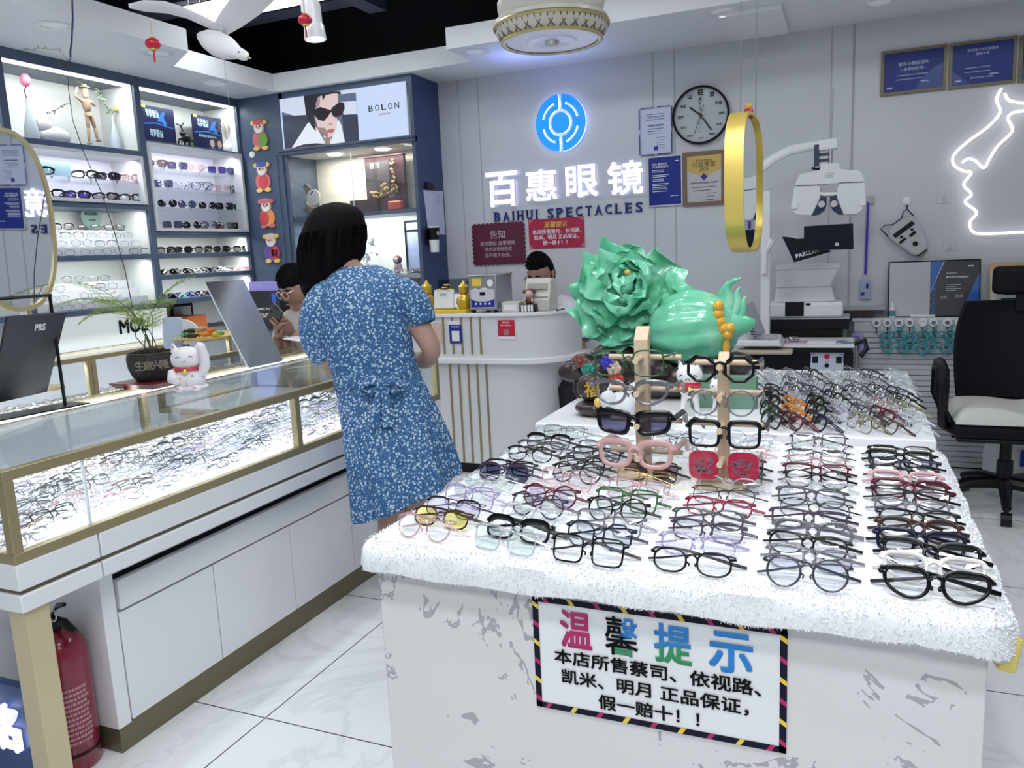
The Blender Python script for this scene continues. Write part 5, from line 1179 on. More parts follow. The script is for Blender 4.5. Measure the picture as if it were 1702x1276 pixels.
# frosted lucky cat
FROST = mat('frosted_glass', (.86, .82, .84), .45, sss=.25); PINKP = mat('pink_paint', (.85, .38, .42), .5)
cx_, cy_ = -2.245, 2.20
t = thing('cat_figurine', 'frosted white lucky cat figurine with red collar and gold bell', 'figurine', (cx_, cy_, GT))
fd = Vector((.55, -.83, 0)).normalized(); fa = math.atan2(fd.y, fd.x)
MZ = Matrix.Rotation(fa, 3, 'Z')
def CP(x, y, z): return Vector((cx_, cy_, GT))+MZ@Vector((x, y, z))
b = B().sph(CP(0, 0, .045), (.055, .062, .048), 24, 14, MZ).sph(CP(.0, 0, .012), (.058, .066, .012), 24, 8, MZ).sph(CP(.008, 0, .118), (.045, .056, .045), 24, 16, MZ)
for s in (-1, 1):
    b.loft([[CP(.0+.012*math.cos(a), s*.036+.018*math.sin(a), .142) for a in [2*PI*i/10 for i in range(10)]], [CP(.0+.008*math.cos(a), s*.042+.010*math.sin(a), .162) for a in [2*PI*i/10 for i in range(10)]], [CP(.001*math.cos(a), s*.045+.001*math.sin(a), .178) for a in [2*PI*i/10 for i in range(10)]]])
    b.sph(CP(.046, s*.030, .012), (.020, .016, .012), 12, 8, MZ)
obj('body', b, FROST, t, 60)
obj('arm', B().tube([CP(.02, .050, .06), CP(.03, .066, .09), CP(.03, .066, .13), CP(.04, .062, .155)], [.018, .019, .018, .016], 12).sph(CP(.043, .060, .160), .018, 12, 8), FROST, t, 60)
obj('arm', B().tube([CP(.02, -.050, .07), CP(.05, -.048, .05), CP(.062, -.03, .045)], [.018, .018, .015], 12), FROST, t, 60)
obj('collar', B().tube([CP(.008+.042*math.cos(a), .047*math.sin(a), .082) for a in [2*PI*i/28 for i in range(28)]], .005, 8, closed=True), RED, t)
obj('bell', B().sph(CP(.056, 0, .075), .010, 14, 10), GOLDB, t)
b = B()
for s in (-1, 1): b.tube([CP(.046, s*.030, .126), CP(.050, s*.022, .130), CP(.049, s*.014, .126)], .0013, 5)
b.tube([CP(.0525, -.006, .110), CP(.0535, 0, .113), CP(.0525, .006, .110)], .001, 5); obj('face_lines', b, mat('brown_line', (.05, .03, .03), .6), t)
b = B()
for (y, z, x) in ((-.02, .05, .050), (.022, .058, .048), (.0, .03, .056), (-.03, .016, .064), (.03, .016, .064)): b.sph(CP(x, y, z), .005, 8, 6)
for s in (-1, 1): b.sph(CP(.006, s*.043, .160), (.003, .006, .010), 8, 6, MZ)
obj('pink_spots', b, PINKP, t)
# candy plate, round topped logo sign
SGY = 2.94
t = thing('logo_stand', 'round topped white sign with the black round emblem behind the cat', 'sign', tuple(at(305, 575, 1, SGY)))
q0 = at(276, 588, 1, SGY); q1 = at(338, 588, 1, SGY); tp = at(305, 520, 1, SGY)
w_ = q1.x-q0.x; h_ = tp.z-q0.z; cx2 = (q0.x+q1.x)/2
out = [(-w_/2, 0), (w_/2, 0), (w_/2, h_*.62)]+[(w_/2*math.cos(a), h_*.62+h_*.38*math.sin(a)) for a in [PI*i/16 for i in range(1, 16)]]+[(-w_/2, h_*.62)]
obj('board', B().prism(out, (cx2, SGY, CZ1+.001), XV, ZV, .008), WHITE, t, smooth=0)
hh_ = q0.z-CZ1
b = B(); ec = Vector((cx2, SGY-.0085, CZ1+h_*.58)); ux_ = XV
for k in range(4):
    a0 = PI/2*k+.09; a1 = PI/2*(k+1)-.09
    for r0, r1 in ((.023, .030), (.012, .019)): poly(b, [(r1*math.cos(a0+(a1-a0)*i/6), r1*math.sin(a0+(a1-a0)*i/6)) for i in range(7)]+[(r0*math.cos(a1+(a0-a1)*i/6), r0*math.sin(a1+(a0-a1)*i/6)) for i in range(7)], ec, XV, ZV)
poly(b, disc(.007, n=16), ec, XV, ZV); letter(b, '百惠眼镜', ec-ZV*.05, XV, ZV, w=.10, bold=.02); obj('emblem', b, INKK, t, smooth=0)
cy3 = 2.85; cc3 = at(338, 560, 1, cy3)
t = thing('candy_plate', 'yellow rimmed plate of wrapped candies on a clear stand', 'plate', (cc3.x, cy3, CZ1))
obj('plate', B().lathe([(.0001, 0), (.10, .004), (.135, .014), (.137, .017), (.10, .008), (.0001, .004)], (cc3.x, cy3, cc3.z-.012), 36), mat('yellow_plate', (.75, .50, .08), .35), t)
obj('pedestal', B().lathe([(.05, 0), (.05, .003), (.018, .01), (.018, cc3.z-.014-CZ1), (.04, cc3.z-.012-CZ1)], (cc3.x, cy3, CZ1+.0005), 20), ACRYL, t)
cm = [mat('candy_green', (.10, .42, .08), .3), mat('candy_yellow', (.72, .50, .03), .3), mat('candy_black', (.03, .04, .03), .3), mat('candy_tan', (.50, .36, .26), .4), mat('candy_orange', (.75, .25, .03), .3)]
rr = random.Random(9)
for i, (dx, dy, dz) in enumerate([(-.08, -.02, 0), (-.05, .04, 0), (-.02, -.05, 0), (.01, .02, .012), (.04, -.03, .004), (.07, .02, .0), (.09, -.02, .0), (-.05, -.02, .02), (0, -.01, .026), (.05, .0, .02)]):
    c_ = Vector((cc3.x+dx, cy3+dy, cc3.z+.012+dz)); a = rr.uniform(0, PI); d = Vector((math.cos(a), math.sin(a), 0)); s_ = Vector((-d.y, d.x, 0))
    b = B().tube([c_-d*.034, c_-d*.024, c_-d*.02, c_, c_+d*.02, c_+d*.024, c_+d*.034], [.010, .003, .010, .0125, .010, .003, .010], 8, up=(0, 0, 1))
    o = obj('wrapped_candy', b, cm[i % 5]); tag(o, '%s wrapped candy lying on the yellow plate%s' % (['green', 'yellow', 'black', 'tan', 'orange'][i % 5], ', on top of the others' if i > 6 else ''), 'candy', 'wrapped candies on the yellow plate %d' % (i % 5+(5 if i > 6 else 0)))
o = obj('display_card', B().box((-2.93, 2.80, CZ1+.112), (.11, .012, .22), (-.06, 0, 0)), mat('pale_blue_card', (.50, .60, .75), .4), None, bev=.003); tag(o, 'pale blue standing card behind the fern pot', 'card')
# black display carton in the far corner
p = at(447, 530, 1, 4.45)
t = thing('display_carton', 'black display carton with purple top panel in the far corner', 'box', (p.x, 4.45, CZ1))
obj('carton', B().bx(p.x-.16, p.x+.13, 4.42, 4.55, CZ1+.001, 1.17), mat('black_card', (.012, .013, .018), .4), t)
obj('header', B().bx(p.x-.13, p.x+.13, 4.43, 4.45, 1.17, 1.235), mat('violet_print', (.30, .26, .62), .4), t); obj('blue_tab', B().bx(p.x+.07, p.x+.105, 4.417, 4.42, 1.09, 1.15), mat('bright_blue_print', (.03, .10, .62), .4), t)
b = B(); letter(b, 'Contact lens', (p.x-.02, 4.4185, 1.05), XV, ZV, w=.15); letter(b, 'LENS', (p.x-.02, 4.4185, 1.00), XV, ZV, w=.09); obj('lettering', b, INKW, t, smooth=0)
o = obj('storage_box', B().bx(-4.43, -4.22, 4.18, 4.36, CZ1+.002, 1.02), mat('orange_card', (.50, .13, .03), .5), None, bev=.003); tag(o, 'orange box standing under the lowest shelf by the corner', 'box')
o = thing('picture_frame', 'dark framed picture standing behind the orange box', 'picture frame', (-4.45, 4.4, CZ1)); obj('frame', B().bx(-4.455, -4.44, 4.26, 4.46, CZ1+.002, 1.10), BLACK, o); obj('picture', B().bx(-4.44, -4.438, 4.28, 4.44, CZ1+.02, 1.08), GREYP, o)

# ================================================================ mirrors
def oval_mirror(label, c, nrm, rx, rz, rim_d, rim_w, esh=.82, gm=GOLDB):
    c = Vector(c); nrm = Vector(nrm).normalized(); ux = ZV.cross(nrm).normalized(); uz = nrm.cross(ux)
    t = thing('oval_mirror', label, 'mirror', tuple(c))
    k = 56; rings = []
    def sup(a, f): 
        cs, sn = math.cos(a), math.sin(a); e = esh
        return (math.copysign(abs(cs)**e, cs)*(rx-f), math.copysign(abs(sn)**e, sn)*(rz-f))
    for f, d in ((0, 0), (0, rim_d), (rim_w, rim_d), (rim_w, rim_d*.8), (rim_w, 0)):
        rings.append([c+ux*sup(2*PI*i/k, f)[0]+uz*sup(2*PI*i/k, f)[1]+nrm*d for i in range(k)])
    b = B().loft(rings+[rings[0]], cap=False); obj('rim', b, gm, t)
    b = B(); b.add([c+nrm*(rim_d*.8)]+[c+ux*sup(2*PI*i/k, rim_w*.9)[0]+uz*sup(2*PI*i/k, rim_w*.9)[1]+nrm*rim_d*.8 for i in range(k)], [(0, 1+i, 1+(i+1) % k) for i in range(k)]); obj('glass', b, MIRR, t, smooth=0)
    b = B(); b.add([c+nrm*.004]+[c+ux*sup(2*PI*i/k, .003)[0]+uz*sup(2*PI*i/k, .003)[1]+nrm*.004 for i in range(k)], [(0, 1+i, 1+(i+1) % k) for i in range(k)]); obj('backing', b, GREYP, t, smooth=0)
    return t, ux, uz
my = 3.0; mc = at(1238, 306, 1, my); rz_ = (at(1238, 192, 1, my).z-at(1238, 421, 1, my).z)/2
tgt = at(1345, 330, 1, 4.55); vi = (Vector(EYE)-mc).normalized(); vo = (tgt-mc).normalized(); nn = (vi+vo); nn.z = 0; nn.normalize()
nn = Vector((math.cos(R(-2.2)), math.sin(R(-2.2)), 0))
t, ux, uz = oval_mirror('oval hanging mirror with a deep bright gold rim over the green carving', mc-nn*.03, nn, .235, rz_, .062, .010, .66, gm=mat('brushed_gold', (.88, .66, .16), .36, .45))
for px, f in ((1231, .01), (1256, .01)):
    a = at(px, 200, 1, my); obj('hanging_wire', B().tube([(a.x, my, mc.z+rz_*.97), (a.x+.005, my, 3.3)], .0022, 6), STEEL, t)
ch = at(1244, 186, 1, my)
t2_ = thing('hanging_charm', 'tiny red and yellow charm sitting on top of the gold mirror', 'charm', tuple(ch)); obj('body', B().sph(ch-ZV*.006, (.018, .016, .022), 14, 10), RED, t2_); obj('head', B().sph(ch+ZV*.018, .014, 12, 8), mat('yellow_toy', (.75, .52, .08), .4), t2_)
ly = 2.06; lcx = at(18, 365, 1, ly); lr = (at(18, 208, 1, ly).z-at(50, 517, 1, ly).z)/2
tg = at(1112, 330, 1, WY); vi = (Vector(EYE)-at(50, 370, 1, ly)).normalized(); vo = (tg-at(50, 370, 1, ly)).normalized(); nn = (vi+vo).normalized()
oval_mirror('oval gold rimmed mirror beside the dark display board reflecting the wall clock', Vector((lcx.x, ly, (at(18, 208, 1, ly).z+at(50, 517, 1, ly).z)/2))-nn*.02, nn, at(78, 350, 1, ly).x-lcx.x+.012, lr, .03, .016, gm=mat('pale_brass', (.55, .47, .26), .35, .5))[0]
lm_ = Vector((lcx.x, ly, 0)); o_ = [o for o in bpy.data.objects if o.name.startswith('oval_mirror') and o.type == 'EMPTY'][-1]
obj('support_pole', B().tube([(lcx.x-.02, ly+.05, CZ1+.002), (lcx.x-.02, ly+.03, 1.33)], .008, 8), MATS['pale_brass'], o_); obj('support_foot', B().lathe([(.0001, .012), (.07, .010), (.075, 0), (.0001, 0)], (lcx.x-.02, ly+.05, CZ1+.0005), 24), MATS['pale_brass'], o_)

# ================================================================ hanging from the ceiling
GULL = mat('white_painted_wood', (.82, .80, .82), .5)
by = 2.9
t = thing('hanging_bird', 'white wooden gull mobile with long wings hanging from the dark ceiling', 'mobile', tuple(at(370, 75, 1, by)))
A_ = at(328, 58, 1, by); Z_ = at(412, 95, 1, by-.05)
pth = [A_+(Z_-A_)*u for u in (0, .08, .22, .4, .58, .72, .82, .88, .95, 1)]; rad = [.004, .022, .042, .054, .050, .036, .024, .024, .020, .006]
body = obj('body', B().tube(pth, rad, 18), GULL, t); obj('beak', B().tube([Z_, Z_+(Z_-A_).normalized()*.022], [.006, .002], 8), mat('beak_tan', (.45, .33, .22), .5), t); obj('eye', B().sph(pth[7]+Vector((.006, -.024, .004)), .0035, 8, 6), BLACK, t)
def wing(name, pts, wd):
    P = [at(px, py, 1, y) for px, py, y in pts]; up = Vector((0, 0, 1))
    rings = []
    for i, (p, w) in enumerate(zip(P, wd)):
        d = (P[min(i+1, len(P)-1)]-P[max(i-1, 0)]).normalized(); s = d.cross(Vector((0, .5, .85))).normalized(); nrm = d.cross(s)
        rings.append([p+s*w*math.cos(a)+nrm*.005*math.sin(a) for a in [2*PI*k/10 for k in range(10)]])
    return obj(name, B().loft(rings), GULL, t)
wing('wing', [(372, 52, 2.9), (345, 38, 2.87), (310, 22, 2.82), (275, 12, 2.78), (240, 10, 2.72), (214, 10, 2.68)], [.03, .032, .034, .038, .036, .012])
wing('wing', [(366, 50, 2.9), (385, 32, 2.85), (410, 8, 2.78), (440, -22, 2.7), (470, -50, 2.65)], [.035, .05, .062, .06, .02])
for px in (316, 335): obj('cord', B().tube([at(px, 30 if px < 330 else 34, 1, 2.85), at(px, 30, 1, 2.85)*1.0+Vector((0, 0, 3.28-at(px, 30, 1, 2.85).z))], .0015, 5), STEEL, t)
cd = obj('cord', B().tube([at(372, 97, 1, by), at(376, 130, 1, by), at(381, 172, 1, by)], .0013, 5), STEEL, t)
def lantern(label, px, py, y, r):
    c_ = at(px, py, 1, y); t = thing('paper_lantern', label, 'lantern', tuple(c_))
    obj('shade', B().sph(c_, (r, r, r*.74), 24, 12), RED, t); obj('cap', B().lathe([(r*.35, r*.60), (r*.42, r*.78), (.0001, r*.8)], c_, 16).lathe([(r*.55, -r*.58), (r*.45, -r*.82), (.0001, -r*.84)], c_, 16), GOLDB, t)
    obj('tassel', B().tube([c_-ZV*r*.85, c_-ZV*r*2.3], [r*.10, r*.14], 8), RED, t); obj('cord', B().tube([c_+ZV*r*.8, c_+ZV*r*2.9], .0022, 5), mat('yellow_cord', (.6, .5, .25), .6), t)
lantern('small red lantern hanging from the gull wing, nearer the wall cabinets', 254, 73, 2.80, .033)
lantern('small red lantern hanging in front of the white track lamp', 507, 33, 2.35, .024)
# track lamp
ty = 2.42; lc_ = at(524, 62, 1, ty); tc = at(518, 10, 1, ty); d = (lc_-tc).normalized()
t = thing('track_lamp', 'white cylindrical track lamp shining down near the gull', 'lamp', tuple(tc))
obj('housing', B().tube([tc-d*.02, tc+d*.0, tc+d*.06, tc+d*.065, tc+d*.105, tc+d*.11], [.026, .030, .030, .034, .038, .038], 24), WHITE, t); obj('lamp_face', B().tube([tc+d*.1102, tc+d*.1112], .032, 24), TUBE, t)
obj('bracket', B().box(tc+Vector((-.03, 0, .03)), (.012, .03, .10)).box(tc+Vector((-.02, 0, .10)), (.03, .05, .06)), WHITE, t, bev=.003); obj('track', B().bx(tc.x-.12, tc.x+.12, ty-.018, ty+.018, tc.z+.13, tc.z+.16), BLACK, t)
obj('hanger', B().tube([(tc.x, ty, tc.z+.16), (tc.x, ty, 3.3)], .008, 6), BLACK, t)
spot('track_lamp_light', tuple(lc_+d*.02), tuple(lc_+d*2), 2.5, 60)
# white lamp panel crossing the top edge
a = at(372, -6, 2, 2.86); o = thing('lamp_panel', 'bright white lamp panel behind the gull wings in the dark ceiling', 'lamp', tuple(a))
obj('housing', B().bx(a.x-.42, a.x+.75, a.y, a.y+.34, 2.86, 2.92), WHITE, o); obj('diffuser', B().bx(a.x-.40, a.x+.73, a.y+.02, a.y+.32, 2.852, 2.86), TUBE, o)
# gold and white fan lamp
fy = 3.2; fc = at(917, 62, 1, fy); fr_ = (at(1006, 30, 1, fy).x-at(828, 40, 1, fy).x)/2
t = thing('fan_lamp', 'round white ceiling fan lamp with gold scalloped band', 'lamp', tuple(fc))
z0 = at(917, 71, 1, fy).z
GOLDC = mat('pale_gold_ring', (.60, .52, .26), .3, .6)
obj('lens', B().lathe([(.0001, 0.004), (fr_*.16, .004), (fr_*.2, 0), (fr_*.42, 0.0), (fr_*.44, .006), (fr_*.8, .006), (fr_*.83, .012)], (fc.x, fy, z0), 56), mat('opal_lens', (.62, .64, .78), .25, emit=.12, ecol=(.6, .65, 1)), t)
obj('lens_ring', B().lathe([(fr_*.82, .002), (fr_*.86, 0), (fr_*.88, .012), (fr_*.82, .012)], (fc.x, fy, z0), 56), WHITE, t)
obj('band', B().lathe([(fr_*.87, .008), (fr_*.98, .040), (fr_, .058)], (fc.x, fy, z0), 56), mat('ivory_band', (.58, .54, .47), .4), t)
b = B()
for i in range(28):
    a0 = 2*PI*i/28
    for s in (1, -1):
        pp = []
        for k in range(7):
            u = k/6; a = a0+s*(.02+.20*u*(2-u)*.75); r_ = fr_*(.88+.115*u); pp.append((fc.x+(r_+.001)*math.cos(a), fy+(r_+.001)*math.sin(a), z0+.0075+.047*u))
        b.tube(pp, .0028, 5)
obj('scallop_trim', b, mat('dark_bronze', (.18, .13, .09), .35, .5), t)
for r_, z in ((1.0, .062), (.875, .006)): obj('gold_ring', B().tube([(fc.x+fr_*r_*math.cos(2*PI*i/56), fy+fr_*r_*math.sin(2*PI*i/56), z0+z) for i in range(56)], .008, 8, closed=True), GOLDC, t)
obj('upper_drum', B().lathe([(fr_, .066), (fr_*.99, .085), (fr_*.9, .10), (fr_*.94, .13), (fr_*.94, .155), (fr_*.8, .16), (.0001, .16)], (fc.x, fy, z0), 56), mat('ivory_drum', (.66, .62, .56), .35), t)
obj('knob', B().lathe([(.0001, -.012), (fr_*.10, -.012), (fr_*.13, 0), (fr_*.10, .004)], (fc.x, fy, z0+.002), 24), STEEL, t)
obj('down_rod', B().tube([(fc.x, fy, z0+.15), (fc.x, fy, 3.3)], .014, 12), WHITE, t)
area('added_blue_wash', (at(934, 160, 1, WY).x, WY-.45, ZC-.22), .5, .2, 1.1, (0, .1, 1), (.25, .35, 1.0), R(150))  # blue lamp without a fixture, added for the glow under the bulkhead

# ================================================================ decor on the wall cabinet top shelves
zs = 2.0955; xs = -4.30
VASE = mat('pale_blue_glaze', (.50, .58, .64), .35)
def vase(label, px, py, h, flower):
    p = at(px, py, 0, xs); t = thing('bottle_vase', label, 'vase', (xs, p.y, zs)); k = h/.24
    obj('bottle', B().lathe([(.0001, 0), (.036*k, 0), (.040*k, .02*k), (.036*k, .08*k), (.020*k, .15*k), (.010*k, .19*k), (.009*k, .24*k), (.007*k, .24*k)], (xs, p.y, zs), 24), VASE, t); return t, p
t, p = vase('pale blue bottle vase holding a pink balloon flower', 54, 228, .24, 0)
fc_ = at(42, 133, 0, xs); obj('stem', B().tube([(xs, p.y, zs+.22), (xs, p.y-.01, zs+.28), (xs, fc_.y, fc_.z-.03)], .0025, 6), INKK, t); obj('flower', B().sph(fc_, (.028, .028, .036), 16, 10), mat('pink_balloon', (.72, .16, .28), .4), t)
t, p = vase('pale blue bottle vase holding a eucalyptus spray', 193, 245, .22, 1)
b = B().tube([(xs, p.y, zs+.21), (xs, p.y-.03, zs+.26), (xs, p.y-.06, zs+.32), (xs, p.y-.10, zs+.37)], .0018, 5); obj('stem', b, STEM, t)
b = B(); rr = random.Random(2)
for i in range(16):
    u = i/15; q = Vector((xs, p.y-.02-.08*u, zs+.235+.135*u)); b.sph(q+Vector((.01, rr.uniform(-.018, .018), rr.uniform(-.01, .01))), (.004, .011, .009), 8, 6)
obj('leaves', b, mat('eucalyptus', (.16, .22, .15), .6), t); obj('bud', B().sph(at(192, 182, 0, xs), .016, 10, 8), mat('yellow_bud', (.60, .42, .08), .6), t)
# jointed mannequin
WOOD = mat('mannequin_wood', (.42, .29, .19), .5)
t = thing('mannequin_figure', 'jointed wooden artist mannequin raising one arm to its hat', 'mannequin', (xs, 3.66, zs))
M_ = lambda px, py: at(px, py, 0, xs)
def limb(n_, a, c_, r0, r1): obj(n_, B().tube([a, a+(c_-a)*.1, a+(c_-a)*.5, a+(c_-a)*.9, c_], [r0*.6, r0, (r0+r1)/2*1.05, r1, r1*.6], 10), WOOD, t)
hd = M_(141, 152); limb('head', M_(142, 163), M_(140, 143), .017, .019)
limb('torso', M_(142, 166), M_(146, 186), .026, .019); limb('pelvis', M_(146, 186), M_(148, 194), .019, .024)
limb('upper_arm', M_(137, 169), M_(124, 158), .010, .008); limb('forearm', M_(124, 158), M_(129, 144), .008, .006)
limb('upper_arm', M_(149, 168), M_(159, 176), .010, .008); limb('forearm', M_(159, 176), M_(151, 171), .008, .006)
limb('thigh', M_(145, 194), M_(147, 213), .013, .010); limb('shin', M_(147, 213), M_(148, 236), .010, .007); limb('thigh', M_(151, 194), M_(158, 213), .013, .010); limb('shin', M_(158, 213), M_(162, 232), .010, .007)
obj('foot', B().sph(M_(149, 238), (.024, .010, .008), 10, 6), WOOD, t); obj('foot', B().sph(M_(164, 234), (.024, .012, .008), 10, 6), WOOD, t)
obj('base', B().lathe([(.0001, .008), (.042, .008), (.045, 0), (.0001, 0)], (xs, M_(152, 240).y, zs+.0005), 24), mat('olive_base', (.22, .20, .12), .5), t); obj('support_rod', B().tube([(xs-.02, M_(152, 240).y, zs+.008), (xs-.015, M_(148, 195).y, M_(148, 195).z)], .002, 6), STEEL, t)
obj('straw_hat', B().lathe([(.036, 0), (.034, .004), (.018, .006), (.014, .022), (.0001, .024)], M_(140, 146), 20), mat('straw', (.40, .40, .24), .7), t)
b = B().sph((xs-.03, 3.43, zs+.055), (.05, .10, .055), 20, 12).sph((xs-.03, 3.37, zs+.11), (.035, .045, .05), 16, 10); o = obj('ceramic_shell', b, mat('hazy_ceramic', (.66, .66, .70), .4)); tag(o, 'pale grey ceramic shell on the top shelf beside the mannequin', 'ornament')
# promotional boxes on the second cabinet
def promo(label, q, faces):
    P = [at(px, py, 0, -4.31) for px, py in q]; ya = (P[0].y+P[3].y)/2; yb = (P[1].y+P[2].y)/2; zt_ = (P[0].z+P[1].z)/2
    t = thing('promotional_card', label, 'card', (-4.31, (ya+yb)/2, 2.173)); z0_ = 2.173
    obj('card', B().bx(-4.33, -4.31, ya, yb, z0_, zt_), mat('deep_navy_print', (.004, .007, .045), .3), t, smooth=0)
    W = yb-ya; Hh = zt_-z0_; b = B()
    for (s, u, v, w) in faces: letter(b, s, (-4.309, ya+W*u, z0_+Hh*v), YV, ZV, w=W*w, bold=.01)
    obj('lettering', b, mat('pale_cyan_ink', (.50, .70, .80), .5), t, smooth=0)
    b = B(); poly(b, [(W*.45, Hh*.62), (W*.6, Hh*.86), (W*.72, Hh*.9), (W*.66, Hh*.74), (W*.74, Hh*.6), (W*.7, Hh*.5), (W*.6, Hh*.62)], (-4.3095, ya, z0_), YV, ZV); poly(b, [(0, Hh*.5), (W*.4, Hh*.56), (W, Hh*.48), (W, Hh*.5), (W*.4, Hh*.59), (0, Hh*.53)], (-4.3095, ya, z0_), YV, ZV); obj('blue_wave', b, mat('azure_print', (.02, .12, .42), .3), t, smooth=0)
    b = B(); quad(b, (-4.3088, ya+W*.06, zt_-Hh*.04), YV, ZV, W*.12, Hh*.06); obj('yellow_tag', b, MATS['yellow_print'], t, smooth=0)
    return t, ya, yb, z0_, zt_
promo('tall navy promotional card next to the small black model motorbike', [(235, 176), (287, 179), (294, 236), (240, 233)], [('套餐甄心', .3, .85, .4), ('守护星愿', .32, .76, .4), ('套餐甄心', .38, .36, .4), ('守护星愿', .38, .27, .4)])
t, ya, yb, z0_, zt_ = promo('smaller navy promotional card with two smiling people near the dried grass', [(322, 194), (372, 194), (378, 250), (325, 246)], [('套餐甄心', .28, .85, .34), ('守护星愿', .28, .74, .34), ('配镜优惠 蔡司成长乐', .4, .44, .55)])
W = yb-ya; Hh = zt_-z0_; b = B()
for u in (.52, .76): poly(b, disc(W*.075, W*.09, 14), (-4.3085, ya+W*u, z0_+Hh*.26), YV, ZV)
obj('printed_faces', b, mat('printed_skin', (.50, .33, .28), .5), t, smooth=0); b = B()
for u in (.52, .76): poly(b, [(-W*.12, 0), (W*.12, 0), (W*.09, Hh*.14), (-W*.09, Hh*.14)], (-4.3087, ya+W*u, z0_+.002), YV, ZV)
obj('printed_shirts', b, mat('azure_print', (.02, .12, .42), .3), t, smooth=0)
my_ = at(311, 240, 0, -4.31).y
t = thing('model_motorbike', 'small black model motorbike between the two navy cards', 'model', (-4.31, my_, 2.173))
for dy in (-.05, .05): obj('wheel', B().tube([(-4.31, my_+dy+.030*math.cos(a), 2.173+.036+.030*math.sin(a)) for a in [2*PI*i/20 for i in range(20)]], .0075, 8, closed=True), BLACK, t)
obj('body', B().sph((-4.31, my_, 2.25), (.016, .045, .03), 12, 8).sph((-4.31, my_-.03, 2.275), (.014, .03, .018), 12, 8).tube([(-4.31, my_-.05, 2.21), (-4.31, my_-.028, 2.30), (-4.31, my_-.045, 2.335)], .005, 6), BLACK, t); obj('handlebar', B().tube([(-4.345, my_-.05, 2.345), (-4.31, my_-.03, 2.33), (-4.27, my_-.05, 2.345)], .004, 6), BLACK, t)
gy = at(389, 240, 0, -4.27).y-.06
t = thing('dried_grass_vase', 'white round vase of pale dried pampas grass by the corner', 'vase', (-4.27, gy, 2.173)); obj('vase', B().lathe([(.0001, 0), (.028, 0), (.045, .03), (.042, .06), (.018, .085), (.016, .10)], (-4.27, gy, 2.1735), 20), WHITE, t)
b = B(); rr = random.Random(8)
for i in range(60):
    e = Vector((-4.27+rr.uniform(-.03, .10), gy+rr.uniform(-.10, .10), 2.36+rr.uniform(-.03, .08))); b.tube([(-4.27, gy, 2.26), Vector((-4.27, gy, 2.26)).lerp(e, .6)+ZV*.02, e], [.0008, .0012, .0003], 4)
obj('pampas_grass', b, mat('dried_straw', (.50, .45, .36), .8), t)
o = obj('paper_card', B().bx(-4.225, -4.22, at(95, 282, 0, -4.22).y-.09, at(95, 282, 0, -4.22).y+.09, 1.906, 1.99), mat('aqua_card', (.40, .62, .72), .4)); tag(o, 'aqua blue card on the upper display shelf between sports glasses', 'card')
p = at(155, 360, 0, -4.38); t = thing('brand_disc', 'round green sign standing on the upper stepped shelf', 'sign', (-4.40, p.y, 1.60)); MY = Matrix.Rotation(PI/2, 3, 'Y')
obj('disc', B().lathe([(.0001, .004), (.075, .004), (.075, 0)], (-4.40, p.y, p.z), 36, MY), mat('grey_green_card', (.18, .28, .25), .5), t, smooth=0); b = B(); letter(b, 'BOLON', (-4.3955, p.y, p.z+.02), YV, ZV, w=.09, bold=.02); letter(b, '光学眼镜', (-4.3955, p.y, p.z-.02), YV, ZV, w=.05, bold=.02); obj('lettering', b, INKK, t, smooth=0)
# ================================================================ cash desk and what stands on it
def ring_outline(x0, x1, y0, y1, r, n=12):
    """desk outline with one rounded front corner on the x1 side"""
    return [(x0, y0)]+[(x1-r+r*math.sin(a), y0+r-r*math.cos(a)) for a in [PI/2*i/n for i in range(n+1)]]+[(x1, y1), (x0, y1)]
def vslab(poly_, z0, z1):
    bb = B(); k = len(poly_)
    return bb.add([(x, y, z0) for x, y in poly_]+[(x, y, z1) for x, y in poly_], [list(range(k)), list(range(k, 2*k))]+[(i, (i+1) % k, k+(i+1) % k, k+i) for i in range(k)])
DY = 4.30
DW = mat('desk_white', (.70, .71, .73), .3)
t = thing('cash_desk', 'white curved cash desk with two bands of vertical gold strips', 'desk', (-2.1, 4.55, 0))
obj('upper_body', vslab(ring_outline(-2.72, -1.545, DY, 4.74, .30), .733, .982), DW, t, 50)
obj('desk_top', vslab(ring_outline(-2.73, -1.535, DY-.012, 4.75, .31), .982, 1.004), WHITE, t, 50, bev=.004)
obj('ledge', vslab(ring_outline(-2.72, -1.495, DY-.035, 4.76, .33), .700, .733), WHITE, t, 50, bev=.005)
obj('lower_body', vslab(ring_outline(-2.70, -1.655, DY+.005, 4.70, .24), .07, .700), DW, t, 50)
obj('kick_plate', vslab(ring_outline(-2.69, -1.68, DY+.03, 4.69, .22), 0, .07), BLACK, t, 50)
for px in (737, 752, 767, 783, 798):
    x = at(px, 540, 1, DY).x; obj('gold_strip', B().bx(x-.006, x+.006, DY-.005, DY+.001, .757, .980), GOLD, t)
for px in (749, 764, 779, 794, 809):
    x = at(px, 625, 1, DY+.005).x; obj('gold_strip', B().bx(x-.006, x+.006, DY, DY+.006, .07, .699), GOLD, t)
def sticker(name, label, q, col, y=DY-.006):
    x0, x1, z0, z1 = wallbox(q, y); t_ = thing(name, label, 'sticker', ((x0+x1)/2, y, z0)); obj('card', B().bx(x0, x1, y, y+.0055, z0, z1), col, t_, smooth=0); return t_, x0, x1, z0, z1
t_, x0, x1, z0, z1 = sticker('payment_sticker', 'blue and white payment card stuck across the gold strips', [(746, 540), (767, 539), (768, 570), (748, 571)], mat('royal_blue_print', (.01, .03, .26), .4))
mx = (x0+x1)/2
